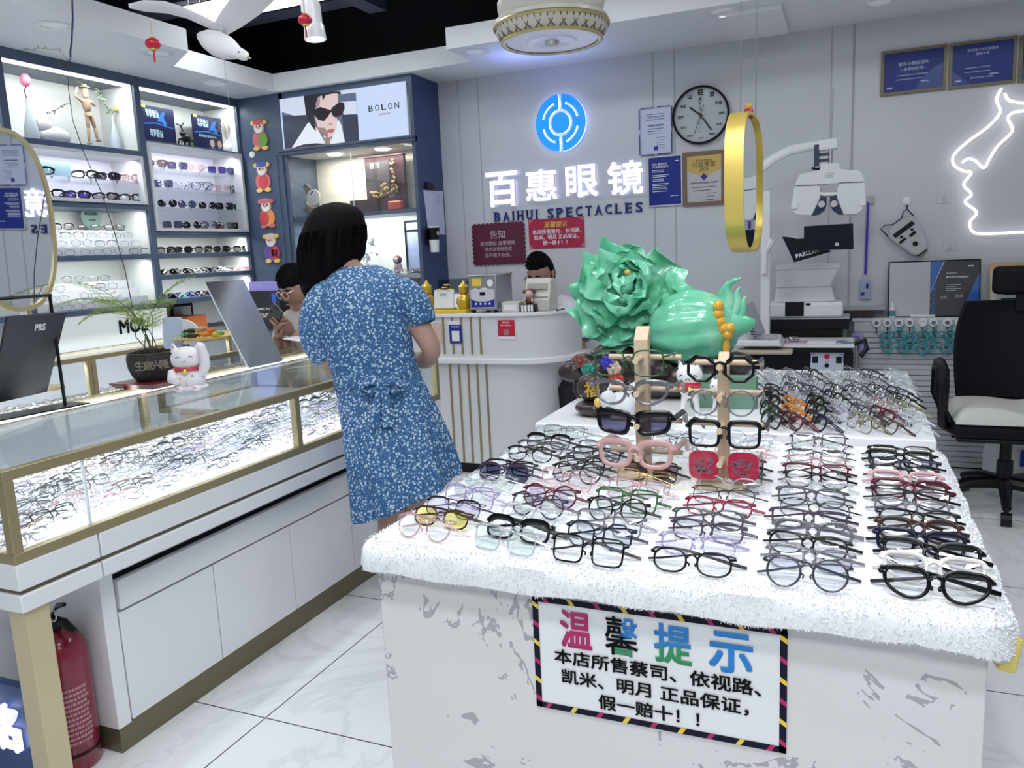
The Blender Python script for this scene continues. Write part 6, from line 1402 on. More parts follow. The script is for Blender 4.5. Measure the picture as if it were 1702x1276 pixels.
obj('white_field', quad(B(), (mx, DY-.0066, (z0+z1)/2-.012), XV, ZV, .052, .062), WPAPER, t_, smooth=0); obj('top_label', B().bx(x0-.002, x1-.012, DY-.0058, DY-.0005, z1, z1+.022), WPAPER, t_, smooth=0)
b = B(); letter(b, '商家收款码', (mx, DY-.0068, z1-.012), XV, ZV, w=.055); obj('lettering', b, INKW, t_, smooth=0)
t_, x0, x1, z0, z1 = sticker('red_sticker', 'red and white card stuck on the plain front of the cash desk', [(827, 533), (855, 531), (855, 558), (828, 560)], RED)
obj('white_foot', B().bx(x0, x1, DY-.006, DY-.0005, z0-.016, z0), WPAPER, t_, smooth=0); b = B(); letter(b, '使用微信', ((x0+x1)/2, DY-.0068, z1-.014), XV, ZV, w=.05); letter(b, '要支付就用微信', ((x0+x1)/2, DY-.0068, z1-.030), XV, ZV, w=.07); obj('lettering', b, INKW, t_, smooth=0)
obj('grey_field', quad(B(), ((x0+x1)/2, DY-.0066, z0+.025), XV, ZV, .035, .035), mat('grey_print', (.35, .2, .2), .5), t_, smooth=0)
t_, x0, x1, z0, z1 = sticker('pink_sticker', 'pale pink card on the cash desk beside the arm of the woman', [(719, 537), (733, 536), (735, 570), (722, 571)], mat('pale_pink_card', (.70, .50, .42), .5)); obj('lettering', letter(B(), '支付', ((x0+x1)/2, DY-.0068, z1-.02), XV, ZV, w=.03), INKW, t_, smooth=0)
dz = 1.0045; yd = 4.36
GOLDT = mat('gold_toy', (.72, .50, .06), .25, .6)
xa = at(700, 520, 1, yd).x; xb = at(781, 520, 1, yd).x
o = obj('yellow_tray', B().bx(xa, xb, yd-.06, yd+.06, dz, dz+.022), mat('bright_yellow', (.78, .58, .04), .35), None, bev=.004); tag(o, 'long yellow tray under the golden gourd ornaments', 'tray')
def gourd(label, px, s=1.0, z=dz+.0225):
    x = at(px, 515, 1, yd).x; t_ = thing('gourd_ornament', label, 'ornament', (x, yd+.02, z))
    obj('body', B().lathe([(.0001, 0), (.030*s, .0), (.046*s, .03*s), (.042*s, .065*s), (.022*s, .088*s), (.032*s, .108*s), (.030*s, .13*s), (.012*s, .148*s), (.006*s, .165*s)], (x, yd+.02, z), 24), GOLDT, t_)
    obj('ribbon', B().tube([(x+.023*s*math.cos(a), yd+.02+.023*s*math.sin(a), z+.088*s) for a in [2*PI*i/16 for i in range(16)]], .004, 6, closed=True), RED, t_); return t_
gourd('golden gourd ornament nearest the woman on the yellow tray', 709, 1.1); gourd('golden gourd ornament between the white card and the steel cleaner', 770, 1.05)
x = at(741, 500, 1, yd).x; t_ = thing('payment_stand', 'white payment card stand topped by golden coins', 'stand', (x, yd, dz+.0225))
obj('card', B().box((x, yd-.02, dz+.085), (.135, .012, .115), (-.12, 0, 0)), WPAPER, t_, bev=.002); obj('foot', B().bx(x-.06, x+.06, yd-.035, yd+.03, dz+.0225, dz+.032), GOLDT, t_)
b = B(); up_ = Vector((0, math.sin(.12), math.cos(.12))); letter(b, '扫码支付', Vector((x, yd-.0285, dz+.115)), XV, up_, w=.05, bold=.01); obj('lettering', b, INKK, t_, smooth=0)
b = B(); 
for s in (-1, 1): quad(b, Vector((x+s*.032, yd-.0265, dz+.078)), XV, up_, .042, .046)
obj('grey_field', b, mat('pale_grey_print', (.45, .45, .46), .5), t_, smooth=0)
for i, (dx, h) in enumerate(((-.035, .0), (.0, .012), (.035, .0), (.015, .028))): obj('coin', B().lathe([(.0001, .008), (.02, .006), (.022, 0), (.0001, 0)], (x+dx, yd-.005, dz+.142+h), 16), GOLDT, t_)
# ultrasonic cleaner
xa = at(780, 500, 1, yd-.04).x; xb = at(826, 500, 1, yd-.04).x; zt = at(803, 459, 1, yd-.04).z
t_ = thing('ultrasonic_cleaner', 'steel box shaped ultrasonic cleaner with a blue control panel', 'cleaner', ((xa+xb)/2, yd, dz)); mx = (xa+xb)/2; W = xb-xa
obj('housing', B().bx(xa, xb, yd-.04, yd+.20, dz+.018, zt), mat('dull_steel', (.40, .40, .43), .35, .7), t_, bev=.004); obj('lid', B().bx(xa-.004, xb+.004, yd-.045, yd+.205, zt, zt+.010), STEEL, t_, bev=.003)
for sx in (xa+.02, xb-.02):
    for sy in (yd-.02, yd+.18): obj('foot', B().tube([(sx, sy, dz), (sx, sy, dz+.018)], .012, 10), BLACK, t_)
Hc = zt-dz; obj('front_plate', B().bx(xa+.012, xb-.012, yd-.043, yd-.040, dz+.03, dz+.03+Hc*.50), mat('pale_panel', (.62, .62, .66), .3), t_, smooth=0)
b = B(); poly(b, [(-W/2+.014, .0)]+[(W/2-.014, 0), (W/2-.014, .055)]+[((W/2-.014)*math.cos(a), .055-.022*math.sin(a)) for a in [PI*i/10 for i in range(1, 10)]]+[(-W/2+.014, .055)], (mx, yd-.0436, dz+.034), XV, ZV); obj('blue_panel', b, INKB, t_, smooth=0)
b = B()
for i in range(4): quad(b, (mx-.045+i*.03, yd-.0442, dz+.055), XV, ZV, .012, .012)
letter(b, 'ULTRASONIC', (mx, yd-.0438, dz+.03+Hc*.44), XV, ZV, w=.06); obj('buttons', b, WPAPER, t_, smooth=0); obj('display', quad(B(), (mx, yd-.0438, dz+.115), XV, ZV, .036, .022), BLACK, t_, smooth=0)
obj('yellow_label', quad(B(), (xa+.055, yd-.0406, zt-.035), XV, ZV, .062, .045), MATS['yellow_print'], t_, smooth=0); b = B(); poly(b, disc(.02, .022, 14), (xb-.04, yd-.0406, zt-.04), XV, ZV); poly(b, disc(.022, .02, 14), (xa+.045, yd-.0406, zt-.09), XV, ZV); poly(b, disc(.03, .018, 14), (mx+.01, yd-.0406, zt-.085), XV, ZV); obj('white_stickers', b, WPAPER, t_, smooth=0)
# cable and clear plate behind the gourds
x = at(757, 465, 1, 4.6).x; t_ = thing('acrylic_plate', 'clear slanting acrylic plate with black cable behind the golden gourds', 'plate', (x, 4.62, dz)); obj('plate', panel4(B(), [(x-.10, 4.5, dz), (x+.12, 4.5, dz), (x+.10, 4.66, 1.20), (x-.16, 4.66, 1.20)], .004), clear('smoky_acrylic', (.60, .66, .70), .06), t_, smooth=0)
obj('cable', B().tube([(x+.09, 4.52, dz), (x+.09, 4.5, dz+.10), (x+.12, 4.5, dz+.17), (x+.17, 4.52, dz+.215)], .004, 6), BLACK, t_)
# small white box, girl figurine, beige counter
x = at(851, 508, 1, yd).x; t_ = thing('card_box', 'small pale box of cards beside the steel cleaner', 'box', (x, yd, dz)); obj('box', B().bx(x-.055, x+.055, yd-.03, yd+.06, dz, dz+.062), CREAM, t_, bev=.006); obj('label', quad(B(), (x, yd-.0306, dz+.03), XV, ZV, .08, .03), WPAPER, t_, smooth=0)
x = at(880, 505, 1, yd).x; t_ = thing('toy_figurine', 'tiny toy musician figurine seated on a black and white piano', 'figurine', (x, yd, dz))
obj('piano', B().bx(x-.045, x+.045, yd-.03, yd+.03, dz, dz+.045), BLACK, t_, bev=.003); b = B()
for i in range(4): b.bx(x-.04+i*.02, x-.026+i*.02, yd-.034, yd-.03, dz+.004, dz+.042)
obj('keys', b, WPAPER, t_, smooth=0); SK2 = mat('toy_skin', (.70, .45, .38), .5); obj('body', B().sph((x, yd, dz+.066), (.024, .02, .026), 12, 8), mat('toy_brown', (.16, .04, .03), .4), t_); obj('head', B().sph((x+.004, yd-.004, dz+.105), .024, 14, 10), SK2, t_); obj('hair', B().sph((x+.004, yd+.006, dz+.114), (.028, .025, .022), 12, 8).sph((x-.028, yd, dz+.118), .012, 8, 6).sph((x+.036, yd, dz+.118), .012, 8, 6), MATS['toy_brown'], t_); obj('arm', B().tube([(x-.02, yd-.01, dz+.08), (x-.034, yd-.026, dz+.062)], .006, 6), SK2, t_); obj('arm', B().tube([(x+.02, yd-.01, dz+.08), (x+.03, yd-.028, dz+.06)], .006, 6), SK2, t_)
yb_ = 4.42; xa = at(875, 490, 1, yb_).x; xb = at(917, 490, 1, yb_).x; zt = at(895, 462, 1, yb_).z
t_ = thing('bill_counter', 'beige bill counting machine half hiding the face of the seated man', 'machine', ((xa+xb)/2, yb_, dz))
b = B(); pr_ = [(yb_-.04, dz), (yb_-.05, dz+.07), (yb_-.02, dz+.11), (yb_-.01, zt-.02), (yb_+.01, zt), (yb_+.07, zt-.005), (yb_+.10, dz+.11), (yb_+.12, dz)]
b.add([(xa, y, z) for y, z in pr_]+[(xb, y, z) for y, z in pr_], [list(range(8)), list(range(8, 16))]+[(i, (i+1) % 8, 8+(i+1) % 8, 8+i) for i in range(8)]); obj('housing', b, CREAM, t_, bev=.008); obj('front_seam', B().bx(xa+.01, xb-.01, yb_-.050, yb_-.030, dz+.085, dz+.089), GREYP, t_); obj('hopper', B().bx(xa+.02, xb-.02, yb_-.03, yb_+.01, dz+.13, zt-.03), mat('darker_cream', (.48, .48, .43), .5), t_)
o = obj('pen', B().tube([at(925, 516, 1, yd), at(938, 513, 1, yd+.06)], .004, 8), BLACK); o.location.z += dz+.004-at(925, 516, 1, yd).z; tag(o, 'black pen lying at the rounded end of the cash desk', 'pen')
# things on the blue side of the lightbox cabinet
xs2 = bx1+.001
def side_box(b, q, th=.004):
    P = [at(px, py, 0, xs2) for px, py in q]; return panel4(b, [(xs2+.001, p.y, p.z) for p in P], th)
t_ = thing('clipped_papers', 'white papers hanging from a black clip on the blue cabinet side', 'papers', tuple(at(715, 310, 0, xs2)))
pb = side_box(B(), [(703, 316), (735, 318), (739, 390), (712, 388)], -.004); obj('paper', pb, mat('lilac_paper', (.62, .63, .80), .6), t_, smooth=0)
p = at(712, 309, 0, xs2); obj('clip', B().box((xs2+.012, p.y, p.z), (.022, .10, .045)), BLACK, t_, bev=.004); b = B(); 
for i in range(4): q_ = at(727, 326+i*4, 0, xs2); quad(b, (xs2+.0062, q_.y, q_.z), YV, ZV, .05, .003)
obj('lettering', b, mat('grey_ink', (.3, .3, .36), .6), t_, smooth=0)
p0 = at(719, 376, 0, xs2+.04); p1 = at(724, 419, 0, xs2+.04); t_ = thing('cup_holder', 'black holder with a paper cup on the blue cabinet side', 'cup', (xs2, p0.y, p1.z))
obj('cup', B().lathe([(.0001, 0), (.030, 0), (.042, p0.z-p1.z), (.040, p0.z-p1.z), (.028, .004)], (xs2+.045, p0.y, p1.z), 24), WPAPER, t_); obj('sleeve', B().lathe([(.0365, (p0.z-p1.z)*.48), (.0425, (p0.z-p1.z)*.94)], (xs2+.045, p0.y, p1.z), 24), BLACK, t_)
obj('bracket', B().bx(xs2, xs2+.012, p0.y-.05, p0.y+.05, p1.z+.05, p1.z+.15), BLACK, t_, bev=.003); obj('emblem', B().sph((xs2+.083, p0.y-.008, p1.z+(p0.z-p1.z)*.72), (.004, .014, .016), 10, 8), GREYP, t_)
# inside the lightbox cabinet
yi = YB+.17
p = at(643, 330, 1, yi); zsh = 1.6845
t_ = thing('display_box', 'dark brown gift box with gold flowers on the cabinet shelf', 'box', (p.x, yi, zsh)); xa = at(603, 300, 1, yi).x; xb = at(668, 300, 1, yi).x; zt = at(640, 258, 1, yi).z
obj('back_board', B().bx(xa, xb, yi+.04, yi+.07, zsh, zt), mat('plum_card', (.060, .030, .042), .3), t_); obj('mirror_face', B().bx(xa+.01, xa+(xb-xa)*.62, yi+.036, yi+.04, zsh+.12, zt-.03), mat('dark_glass_face', (.09, .085, .10), .15), t_); obj('tray', B().bx(xa-.09, xb, yi-.05, yi+.04, zsh, zsh+.09), mat('plum_tray', (.075, .030, .045), .35), t_); obj('top_edge', B().bx(xa-.04, xb, yi+.03, yi+.075, zt, zt+.008), MATS['plum_card'], t_)
obj('lettering', letter(B(), '普洱', (xa+.085, yi+.0345, zt-.06), XV, ZV, w=.09), mat('silver_ink', (.42, .40, .40), .4), t_, smooth=0)
b = B(); rr = random.Random(12)
for i in range(46):
    u = rr.random(); b.sph((xa+.07+u*(xb-xa)*.62+rr.uniform(-.02, .02), yi+.02+rr.uniform(-.03, .01), zsh+.10+rr.uniform(0, .10 if u > .4 else .04)), rr.uniform(.006, .014), 6, 4)
for i in range(26): b.sph((xa+(xb-xa)*.72+rr.uniform(-.018, .018), yi+.03, zsh+.1+(zt-zsh-.12)*rr.random()), rr.uniform(.006, .011), 6, 4)
obj('gold_flowers', b, mat('antique_gold', (.42, .32, .14), .4, .4), t_)
p = at(660, 341, 1, yi-.07); o = obj('orange_case', B().bx(p.x-.055, p.x+.055, yi-.11, yi-.06, zsh, zsh+.062), mat('coral_plastic', (.70, .10, .06), .35), None, bev=.012, seg=3); tag(o, 'coral orange case on the cabinet shelf before the brown gift box', 'case')
p = at(519, 328, 1, yi); t_ = thing('display_ring', 'brown half ring stand holding a white disc in the lit cabinet', 'ornament', (p.x, yi, zsh)); obj('arc', B().tube([(p.x+.0+.085*math.cos(a), yi+.01, p.z+.09*math.sin(a)) for a in [R(110+i*12) for i in range(15)]], .012, 8, ry=.03), mat('taupe_plastic', (.15, .115, .12), .4), t_); obj('disc', B().lathe([(.0001, 0), (.058, 0), (.058, .008), (.0001, .008)], (p.x+.015, yi, p.z), 32, RX), CREAM, t_); obj('foot', B().bx(p.x-.04, p.x+.04, yi-.02, yi+.03, zsh, zsh+.02), MATS['taupe_plastic'], t_); b = B(); poly(b, [(-.03, .02), (-.005, .045), (.01, .045), (-.015, .02)], (p.x+.015, yi-.009, p.z), XV, ZV); obj('blue_mark', b, INKB, t_, smooth=0)
zl = 1.2405; t_ = thing('paper_plant', 'white paper flower ornament on the lower cabinet shelf behind the woman', 'ornament', tuple(at(612, 440, 1, yi)))
p = at(610, 440, 1, yi); b = B(); rr = random.Random(6)
for i in range(36):
    c_ = Vector((p.x+rr.uniform(-.10, .10), yi+rr.uniform(-.04, .05), zl+.03+rr.uniform(0, .24))); d = _V(rr).normalized(); s_ = d.orthogonal().normalized()*.018; b.add([c_-d*.03, c_+s_, c_+d*.035, c_-s_], [(0, 1, 2, 3)])
obj('petals', b, WPAPER, t_); obj('stem', B().tube([(p.x, yi, zl), (p.x, yi, zl+.26)], .006, 6), WPAPER, t_)
p = at(660, 425, 1, yi-.03); t_ = thing('doll_figure', 'small pink and brown doll beside the blue portrait', 'doll', (p.x, yi-.03, zl)); obj('body', B().sph((p.x, yi-.03, zl+.045), (.034, .03, .045), 14, 10), mat('doll_pink', (.62, .38, .42), .6), t_); obj('head', B().sph((p.x+.004, yi-.035, zl+.10), .032, 14, 10), mat('doll_brown', (.10, .035, .04), .5), t_); obj('face', B().sph((p.x+.006, yi-.055, zl+.10), (.02, .014, .02), 12, 8), MATS['doll_pink'], t_)
p = at(690, 405, 1, yi); t_ = thing('portrait_frame', 'black framed blue portrait picture in the lower cabinet', 'picture frame', (p.x, yi, zl)); xa = at(673, 400, 1, yi+.03).x; xb = -2.735; zt = at(685, 366, 1, yi+.03).z
b = B().bx(xa, xb, yi+.03, yi+.045, zt-.012, zt).bx(xa, xb, yi+.03, yi+.045, zl, zl+.012).bx(xa, xa+.012, yi+.03, yi+.045, zl+.012, zt-.012).bx(xb-.012, xb, yi+.03, yi+.045, zl+.012, zt-.012).bx(xa, xb, yi+.03, yi+.045, zt-.075, zt-.065); obj('frame', b, BLACK, t_, smooth=0)
obj('picture', B().bx(xa+.012, xb-.012, yi+.038, yi+.044, zl+.012, zt-.012), mat('soft_blue_print', (.42, .48, .72), .4), t_, smooth=0); b = B(); poly(b, disc(.035, .045, 16), (xb-.05, yi+.0375, zl+.12), XV, ZV); obj('printed_face', b, mat('printed_pink', (.72, .46, .46), .5), t_, smooth=0)
for i in range(3):
    for j in range(2): glasses('%s glasses on the steel shelf by the portrait, %s of the %s row' % (['black', 'dark grey', 'pale grey'][i], ORD[i], ['front', 'back'][j]), SH[i], 'mid', 'fold', [F['black'], F['gunmetal'], F['silver']][i], LENS, (-2.80-.16*i, YB+.05+.05*j, zl+.001), (0, 0, 0), 'glasses on the shelf by the portrait')
# festive figures on the corner panel
def festive(label, px, py, cols, belly):
    c_ = at(px, py, 1, YB); t_ = thing('festive_figure', label, 'wall ornament', (c_.x, YB, c_.z), group='four festive paper figures on the corner panel'); y = YB-.001; k = .92
    def el(name, dx, dz_, rx, rz, th, col, n=22): obj(name, B().prism(disc(rx*k, rz*k, n), (c_.x+dx*k, y, c_.z+dz_*k), XV, ZV, th), col, t_, smooth=0, bev=.002)
    el('body', 0, -.045, .075, .072, .012, cols[0]); el('belly_patch', belly[0], -.05, .045, .052, .015, cols[1]); el('head', 0, .045, .048, .043, .018, mat('festive_face', (.72, .56, .46), .5)); el('beard', 0, .022, .034, .022, .020, mat('festive_white', (.75, .72, .68), .5)); el('hat', 0, .085, .050, .022, .020, cols[2])
    for s in (-1, 1): el('hat_wing', s*.058, .082, .020, .018, .016, cols[3]); el('eye', s*.016, .052, .006, .007, .0205, INKK, 10); el('foot', s*.042, -.112, .030, .018, .014, cols[3])
    el('nose', 0, .040, .007, .006, .022, mat('festive_red', (.55, .05, .06), .5), 10); return t_, c_
fe = lambda n_, c_: mat('festive_'+n_, c_, .5)
RD = fe('red', (.55, .05, .06)); PK = fe('rose', (.50, .14, .15)); YL = fe('yellow', (.72, .48, .14)); GR = fe('green', (.12, .30, .04)); BL = fe('blue', (.05, .10, .40)); OR = fe('orange', (.72, .28, .08)); PP = fe('purple', (.12, .07, .34))
festive('highest festive paper figure, red and green robe, on the corner panel', 433, 222, [PK, GR, RD, YL], (.03, 0)); festive('second festive paper figure from the top, blue hat and rose robe', 438, 292, [PK, RD, BL, YL], (0, 0)); festive('third festive paper figure from the top, pink winged hat', 445, 352, [OR, RD, PK, PK], (-.03, 0))
t_, c_ = festive('lowest festive paper figure, holding a round red sack', 453, 410, [PP, RD, fe('cap', (.66, .50, .38)), YL], (.03, 0)); b = B(); letter(b, '财', (c_.x+.028, YB-.0175, c_.z-.046), XV, ZV, h=.06, bold=.02); obj('lettering', b, INKK, t_, smooth=0)
p = at(420, 257, 1, YB); o = obj('wall_bumper', B().lathe([(.0001, .012), (.008, .012), (.010, .008), (.022, .010), (.024, 0)], (p.x, YB-.0005, p.z), 20, RX), WHITE); tag(o, 'small white round knob beside the topmost festive figures', 'knob')

# ================================================================ eye test unit
ey = 4.40
PH = mat('instrument_white', (.76, .77, .80), .3); PHG = mat('instrument_grey', (.42, .43, .46), .4); DKB = mat('instrument_blue', (.018, .028, .075), .35)
t = thing('refraction_table', 'grey topped black instrument table under the phoropter', 'table', (-.25, 4.7, 0))
tx0 = at(1235, 575, 1, ey).x; tx1 = at(1420, 575, 1, ey).x
obj('table_top', B().bx(tx0, tx1, ey, 4.75, .790, .805), PH, t, bev=.003); obj('front_edge', B().bx(tx0+.01, tx1-.01, ey+.002, 4.74, .765, .790), BLACK, t)
obj('cabinet', B().bx(tx0+.03, tx1-.005, ey+.03, 4.95, .10, .765), BLACK, t, bev=.004); obj('upper_shelf', B().bx(-.50, 0.0, 4.75, 5.02, .85, .908), BLACK, t, bev=.004); obj('shelf_top', B().bx(-.505, .003, 4.745, 5.02, .908, .914), PHG, t); obj('riser', B().bx(-.47, -.03, 4.78, 5.0, .765, .85), BLACK, t)
cx0 = at(1347, 582, 1, ey+.03).x; cx1 = at(1403, 582, 1, ey+.03).x; mx = (cx0+cx1)/2
obj('control_plate', B().bx(cx0, cx1, ey+.018, ey+.032, .655, .778), mat('pale_blue_plate', (.50, .56, .66), .35), t, bev=.002); yy = ey+.0175
b = B()
for s in (-1, 1): quad(b, (mx+s*.058, yy, .725), XV, ZV, .028, .036)
poly(b, disc(.012, n=16), (mx, yy, .695), XV, ZV); obj('switches', b, BLACK, t, smooth=0); b = B(); poly(b, disc(.014, n=18), (mx, yy-.0004, .742), XV, ZV); obj('red_button', b, RED, t, smooth=0); b = B(); letter(b, '总开关', (mx, yy, .765), XV, ZV, w=.03); letter(b, '升降台', (mx, yy, .715), XV, ZV, w=.026)
for s in (-1, 1): quad(b, (mx+s*.08, yy, .73), XV, ZV, .004, .04); quad(b, (mx+s*.07, yy, .752), XV, ZV, .022, .004)
obj('markings', b, INKB, t, smooth=0); obj('handle', B().tube([(tx1, ey+.1, .80), (tx1+.05, ey+.08, .82), (tx1+.06, ey+.05, .78), (tx1+.03, ey+.04, .74)], .012, 8), BLACK, t)
wx0 = at(1225, 580, 1, ey-.05).x; wx1 = at(1318, 578, 1, ey-.05).x; obj('side_board', B().bx(wx0, wx1, ey-.10, ey+.02, .765, .787), mat('beige_board', (.46, .38, .30), .5), t, bev=.008)
# console
t = thing('phoropter_console', 'white desktop control console with a tilted screen', 'console', ((wx0+wx1)/2, ey, .805)); x0 = at(1222, 560, 1, ey-.03).x; x1 = at(1302, 560, 1, ey-.03).x
obj('base', B().add([(x0, ey-.08, .806), (x1, ey-.08, .806), (x1, ey+.14, .806), (x0, ey+.14, .806), (x0, ey-.08, .838), (x1-.02, ey-.08, .832), (x1-.02, ey+.14, .845), (x0, ey+.14, .862)], [(3, 2, 1, 0), (4, 5, 6, 7), (0, 1, 5, 4), (1, 2, 6, 5), (2, 3, 7, 6), (3, 0, 4, 7)]), PH, t, bev=.006); b = B()
for i in range(8):
    for j in range(3): b.box((x0+.10+i*.016, ey-.02+j*.028, .848+j*.004), (.011, .018, .006))
obj('keys', b, PHG, t); sa = at(1256, 559, 1, ey+.03); sb = at(1236, 500, 1, ey+.05)
obj('screen', panel4(B(), [(sa.x-.03, ey-.06, .845), (sa.x+.02, ey+.12, .850), (sb.x+.02, ey+.12, 1.02), (sb.x-.03, ey-.06, 1.01)], .028), PHG, t, bev=.004); b = B()
for i in range(10): u = i/9; q_ = Vector((sa.x-.012, ey-.02, .87)).lerp(Vector((sb.x-.012, ey-.02, .99)), u); b.box(q_+Vector((.012, -.045, 0)), (.03, .004, .005))
obj('vents', b, BLACK, t)
o = obj('pink_sheet', B().box((-.26, ey+.12, .8065), (.15, .09, .002), (0, 0, .2)), mat('pink_paper', (.62, .30, .50), .6)); tag(o, 'pink sheet on the instrument table under the black glasses', 'paper'); o = obj('white_sheet', B().box((-.13, ey+.10, .8075), (.14, .10, .004), (0, 0, -.06)), WPAPER); tag(o, 'stack of white paper on the instrument table', 'paper')
glasses('black glasses lying on the pink sheet on the instrument table', 'rectangular', 'mid', 'fold', F['black'], LENS, (-.30, ey+.10, .8085), (0, 0, .4))
o = obj('blue_sheet', B().box((-.02, ey+.12, .8065), (.06, .12, .002), (0, 0, .5)), mat('steel_blue_paper', (.16, .24, .36), .6)); tag(o, 'slate blue slip of paper beside the white paper stack', 'paper')
# white instrument under a cloth
ix0, ix1 = -.46, -.03; iy = 4.83; t = thing('lens_instrument', 'white desktop lens instrument with a wide head and dark square screen', 'instrument', (-.25, iy, .9145))
zt = 1.21
obj('base', B().bx(ix0, ix1, iy-.07, iy+.14, .915, 1.0), PH, t, bev=.015, seg=3)
def rr_(x0, x1, y0, y1, z): return [(x0, y0, z), (x1, y0, z), (x1, y1, z), (x0, y1, z)]
obj('column', B().loft([rr_(-.40, -.07, iy-.02, iy+.12, 1.0), rr_(-.385, -.095, iy-.03, iy+.12, 1.10), rr_(-.385, -.075, iy-.045, iy+.12, 1.145), rr_(-.385, -.055, iy-.06, iy+.12, 1.185)]), PH, t, bev=.006); obj('head', B().bx(-.39, -.05, iy-.065, iy+.12, 1.185, zt), PH, t, bev=.008, seg=3)
obj('screen', B().bx(-.335, -.235, iy-.075, iy-.069, .925, 1.005), BLACK, t, bev=.002); obj('knob', B().bx(-.225, -.20, iy-.075, iy-.069, .985, .997), BLACK, t); obj('seam', B().bx(-.385, -.09, iy-.032, iy-.028, 1.083, 1.087), PHG, t)
# column, arm and phoropter head
py_ = 4.62; t = thing('phoropter', 'white phoropter head hanging from a curved arm on a column', 'phoropter', (-.12, py_, 1.3))
colx = at(1272, 330, 1, py_).x; obj('column', B().bx(colx-.025, colx+.025, py_+.02, py_+.08, .0, 1.62), PH, t, bev=.006)
arm = [at(px, q_, 1, py_+.05) for px, q_ in ((1262, 282), (1285, 264), (1312, 250), (1345, 243), (1391, 239))]; obj('arm', B().tube(arm, [.030, .030, .029, .028, .026], 12, ry=.022), PH, t); obj('arm_end', B().box(at(1376, 241, 1, py_+.05), (.10, .06, .055), (0, -.05, 0)), PH, t, bev=.008)
ph0 = py_
def PHP(px, q_): 
    p = at(px, q_, 1, ph0); return (p.x, p.z)
Zp = lambda x, y: PHP(1240+x/5.317, 180+y/5.317)
def plate(name, pts, th, m_, dy=0, bev=.006): 
    k = [Zp(*q) for q in pts]; return obj(name, B().prism(k, (0, ph0+th-dy, 0), XV, ZV, th), m_, t, smooth=0, bev=bev)
plate('bridge_cover', [(427, 682), (470, 582), (650, 545), (668, 487), (820, 482), (835, 538), (985, 545), (1030, 575), (1052, 650), (840, 655), (800, 668), (720, 672), (640, 676)], .09, PH)
plate('lens_unit', [(425, 690), (640, 682), (660, 700), (655, 790), (640, 830), (580, 948), (470, 945), (420, 920), (402, 860)], .08, PH); plate('lens_unit', [(825, 662), (1055, 655), (1060, 800), (1030, 900), (975, 938), (860, 940), (800, 800), (800, 700)], .08, PH)
plate('nose_rest', [(640, 740), (720, 735), (815, 735), (810, 765), (770, 775), (690, 778), (655, 768)], .10, WPAPER); plate('centre_plate', [(650, 680), (825, 662), (790, 740), (680, 742)], .05, PHG, bev=0)
plate('eye_cup', [(660, 778), (708, 778), (708, 850), (690, 900), (640, 938), (580, 950), (620, 870), (645, 820)], .105, DKB, bev=.003); plate('eye_cup', [(742, 782), (800, 768), (815, 820), (835, 870), (860, 940), (820, 938), (765, 900), (740, 850)], .105, DKB, bev=.003)
for x_, y_ in ((669, 848), (778, 845)): p = Zp(x_, y_); obj('eye_lens', B().lathe([(.0001, .002), (.016, .002), (.018, 0)], (p[0], ph0-.0255, p[1]), 18, RX), GREYP, t)
for x_, y_ in ((428, 862), (1030, 832)): p = Zp(x_, y_); obj('side_button', B().box((p[0], ph0-.004, p[1]), (.032, .012, .034)), WPAPER, t, bev=.003)
p = Zp(740, 590); b = B(); lines(b, p[0]-.025, p[1]+.008, .05, 3, .009, .004, ph0-.0006); obj('lettering', b, PHG, t, smooth=0)
p = Zp(620, 420); q_ = Zp(745, 430); obj('joint', B().bx(p[0]-.012, p[0]+.014, ph0+.02, ph0+.05, p[1]-.05, p[1]+.06).bx(p[0], q_[0], ph0+.03, ph0+.045, p[1]-.03, p[1]-.015).bx(p[0], q_[0], ph0+.03, ph0+.045, p[1]+.0, p[1]+.015), DKB, t, bev=.002); obj('joint_rod', B().tube([(q_[0], ph0+.04, q_[1]-.05), (q_[0], ph0+.04, q_[1]+.09)], .012, 10), STEEL, t); obj('cable', B().tube([(p[0]-.02, ph0+.03, p[1]-.06), (p[0]+.01, ph0+.01, p[1]-.068), (p[0]+.05, ph0+.02, p[1]-.055)], .007, 6), BLACK, t); obj('chart_rod', B().tube([at(1381, 240, 1, py_+.06), at(1385, 148, 1, py_+.06)], .004, 6), PHG, t)
obj('tablet_bracket', B().tube([at(1300, 396, 1, py_+.05), at(1345, 394, 1, py_)], .008, 8), PHG, t); obj('column_bracket', B().tube([at(1284, 398, 1, py_), at(1272, 418, 1, py_), at(1270, 455, 1, py_)], [.02, .016, .016], 8), PH, t)
ta = [at(px, q_, 1, py_-.04) for px, q_ in ((1336, 376), (1418, 371), (1419, 414), (1336, 417))]; tt = thing('tablet', 'black tablet screen hanging below the phoropter', 'tablet', tuple(ta[3])); obj('case', panel4(B(), ta, .012), mat('black_gloss', (.006, .007, .016), .15), tt, smooth=0, bev=.004); p = at(1391, 406, 1, py_-.055); obj('button', B().lathe([(.0001, .002), (.009, .002), (.01, 0)], p, 16, RX), GREYP, tt)
ca = [at(px, q_, 1, py_+.02) for px, q_ in ((1300, 393), (1352, 398), (1382, 418), (1320, 436))]; tt = thing('black_card', 'black card with white letters leaning behind the tablet', 'card', tuple(ca[3])); obj('card', panel4(B(), ca, .004), MATS['black_gloss'], tt, smooth=0); b = B(); ux = (ca[2]-ca[3]).normalized(); c_ = ca[3].lerp(ca[2], .35)+Vector((0, -.0015, .03)); letter(b, 'PARLLER', c_, ux, Vector((-ux.z, 0, ux.x)), w=.12, bold=.02); obj('lettering', b, INKW, tt, smooth=0); obj('holder', B().tube([ca[1]+Vector((0, .02, 0)), ca[1]+Vector((.06, .03, .02))], .005, 6), PHG, tt)
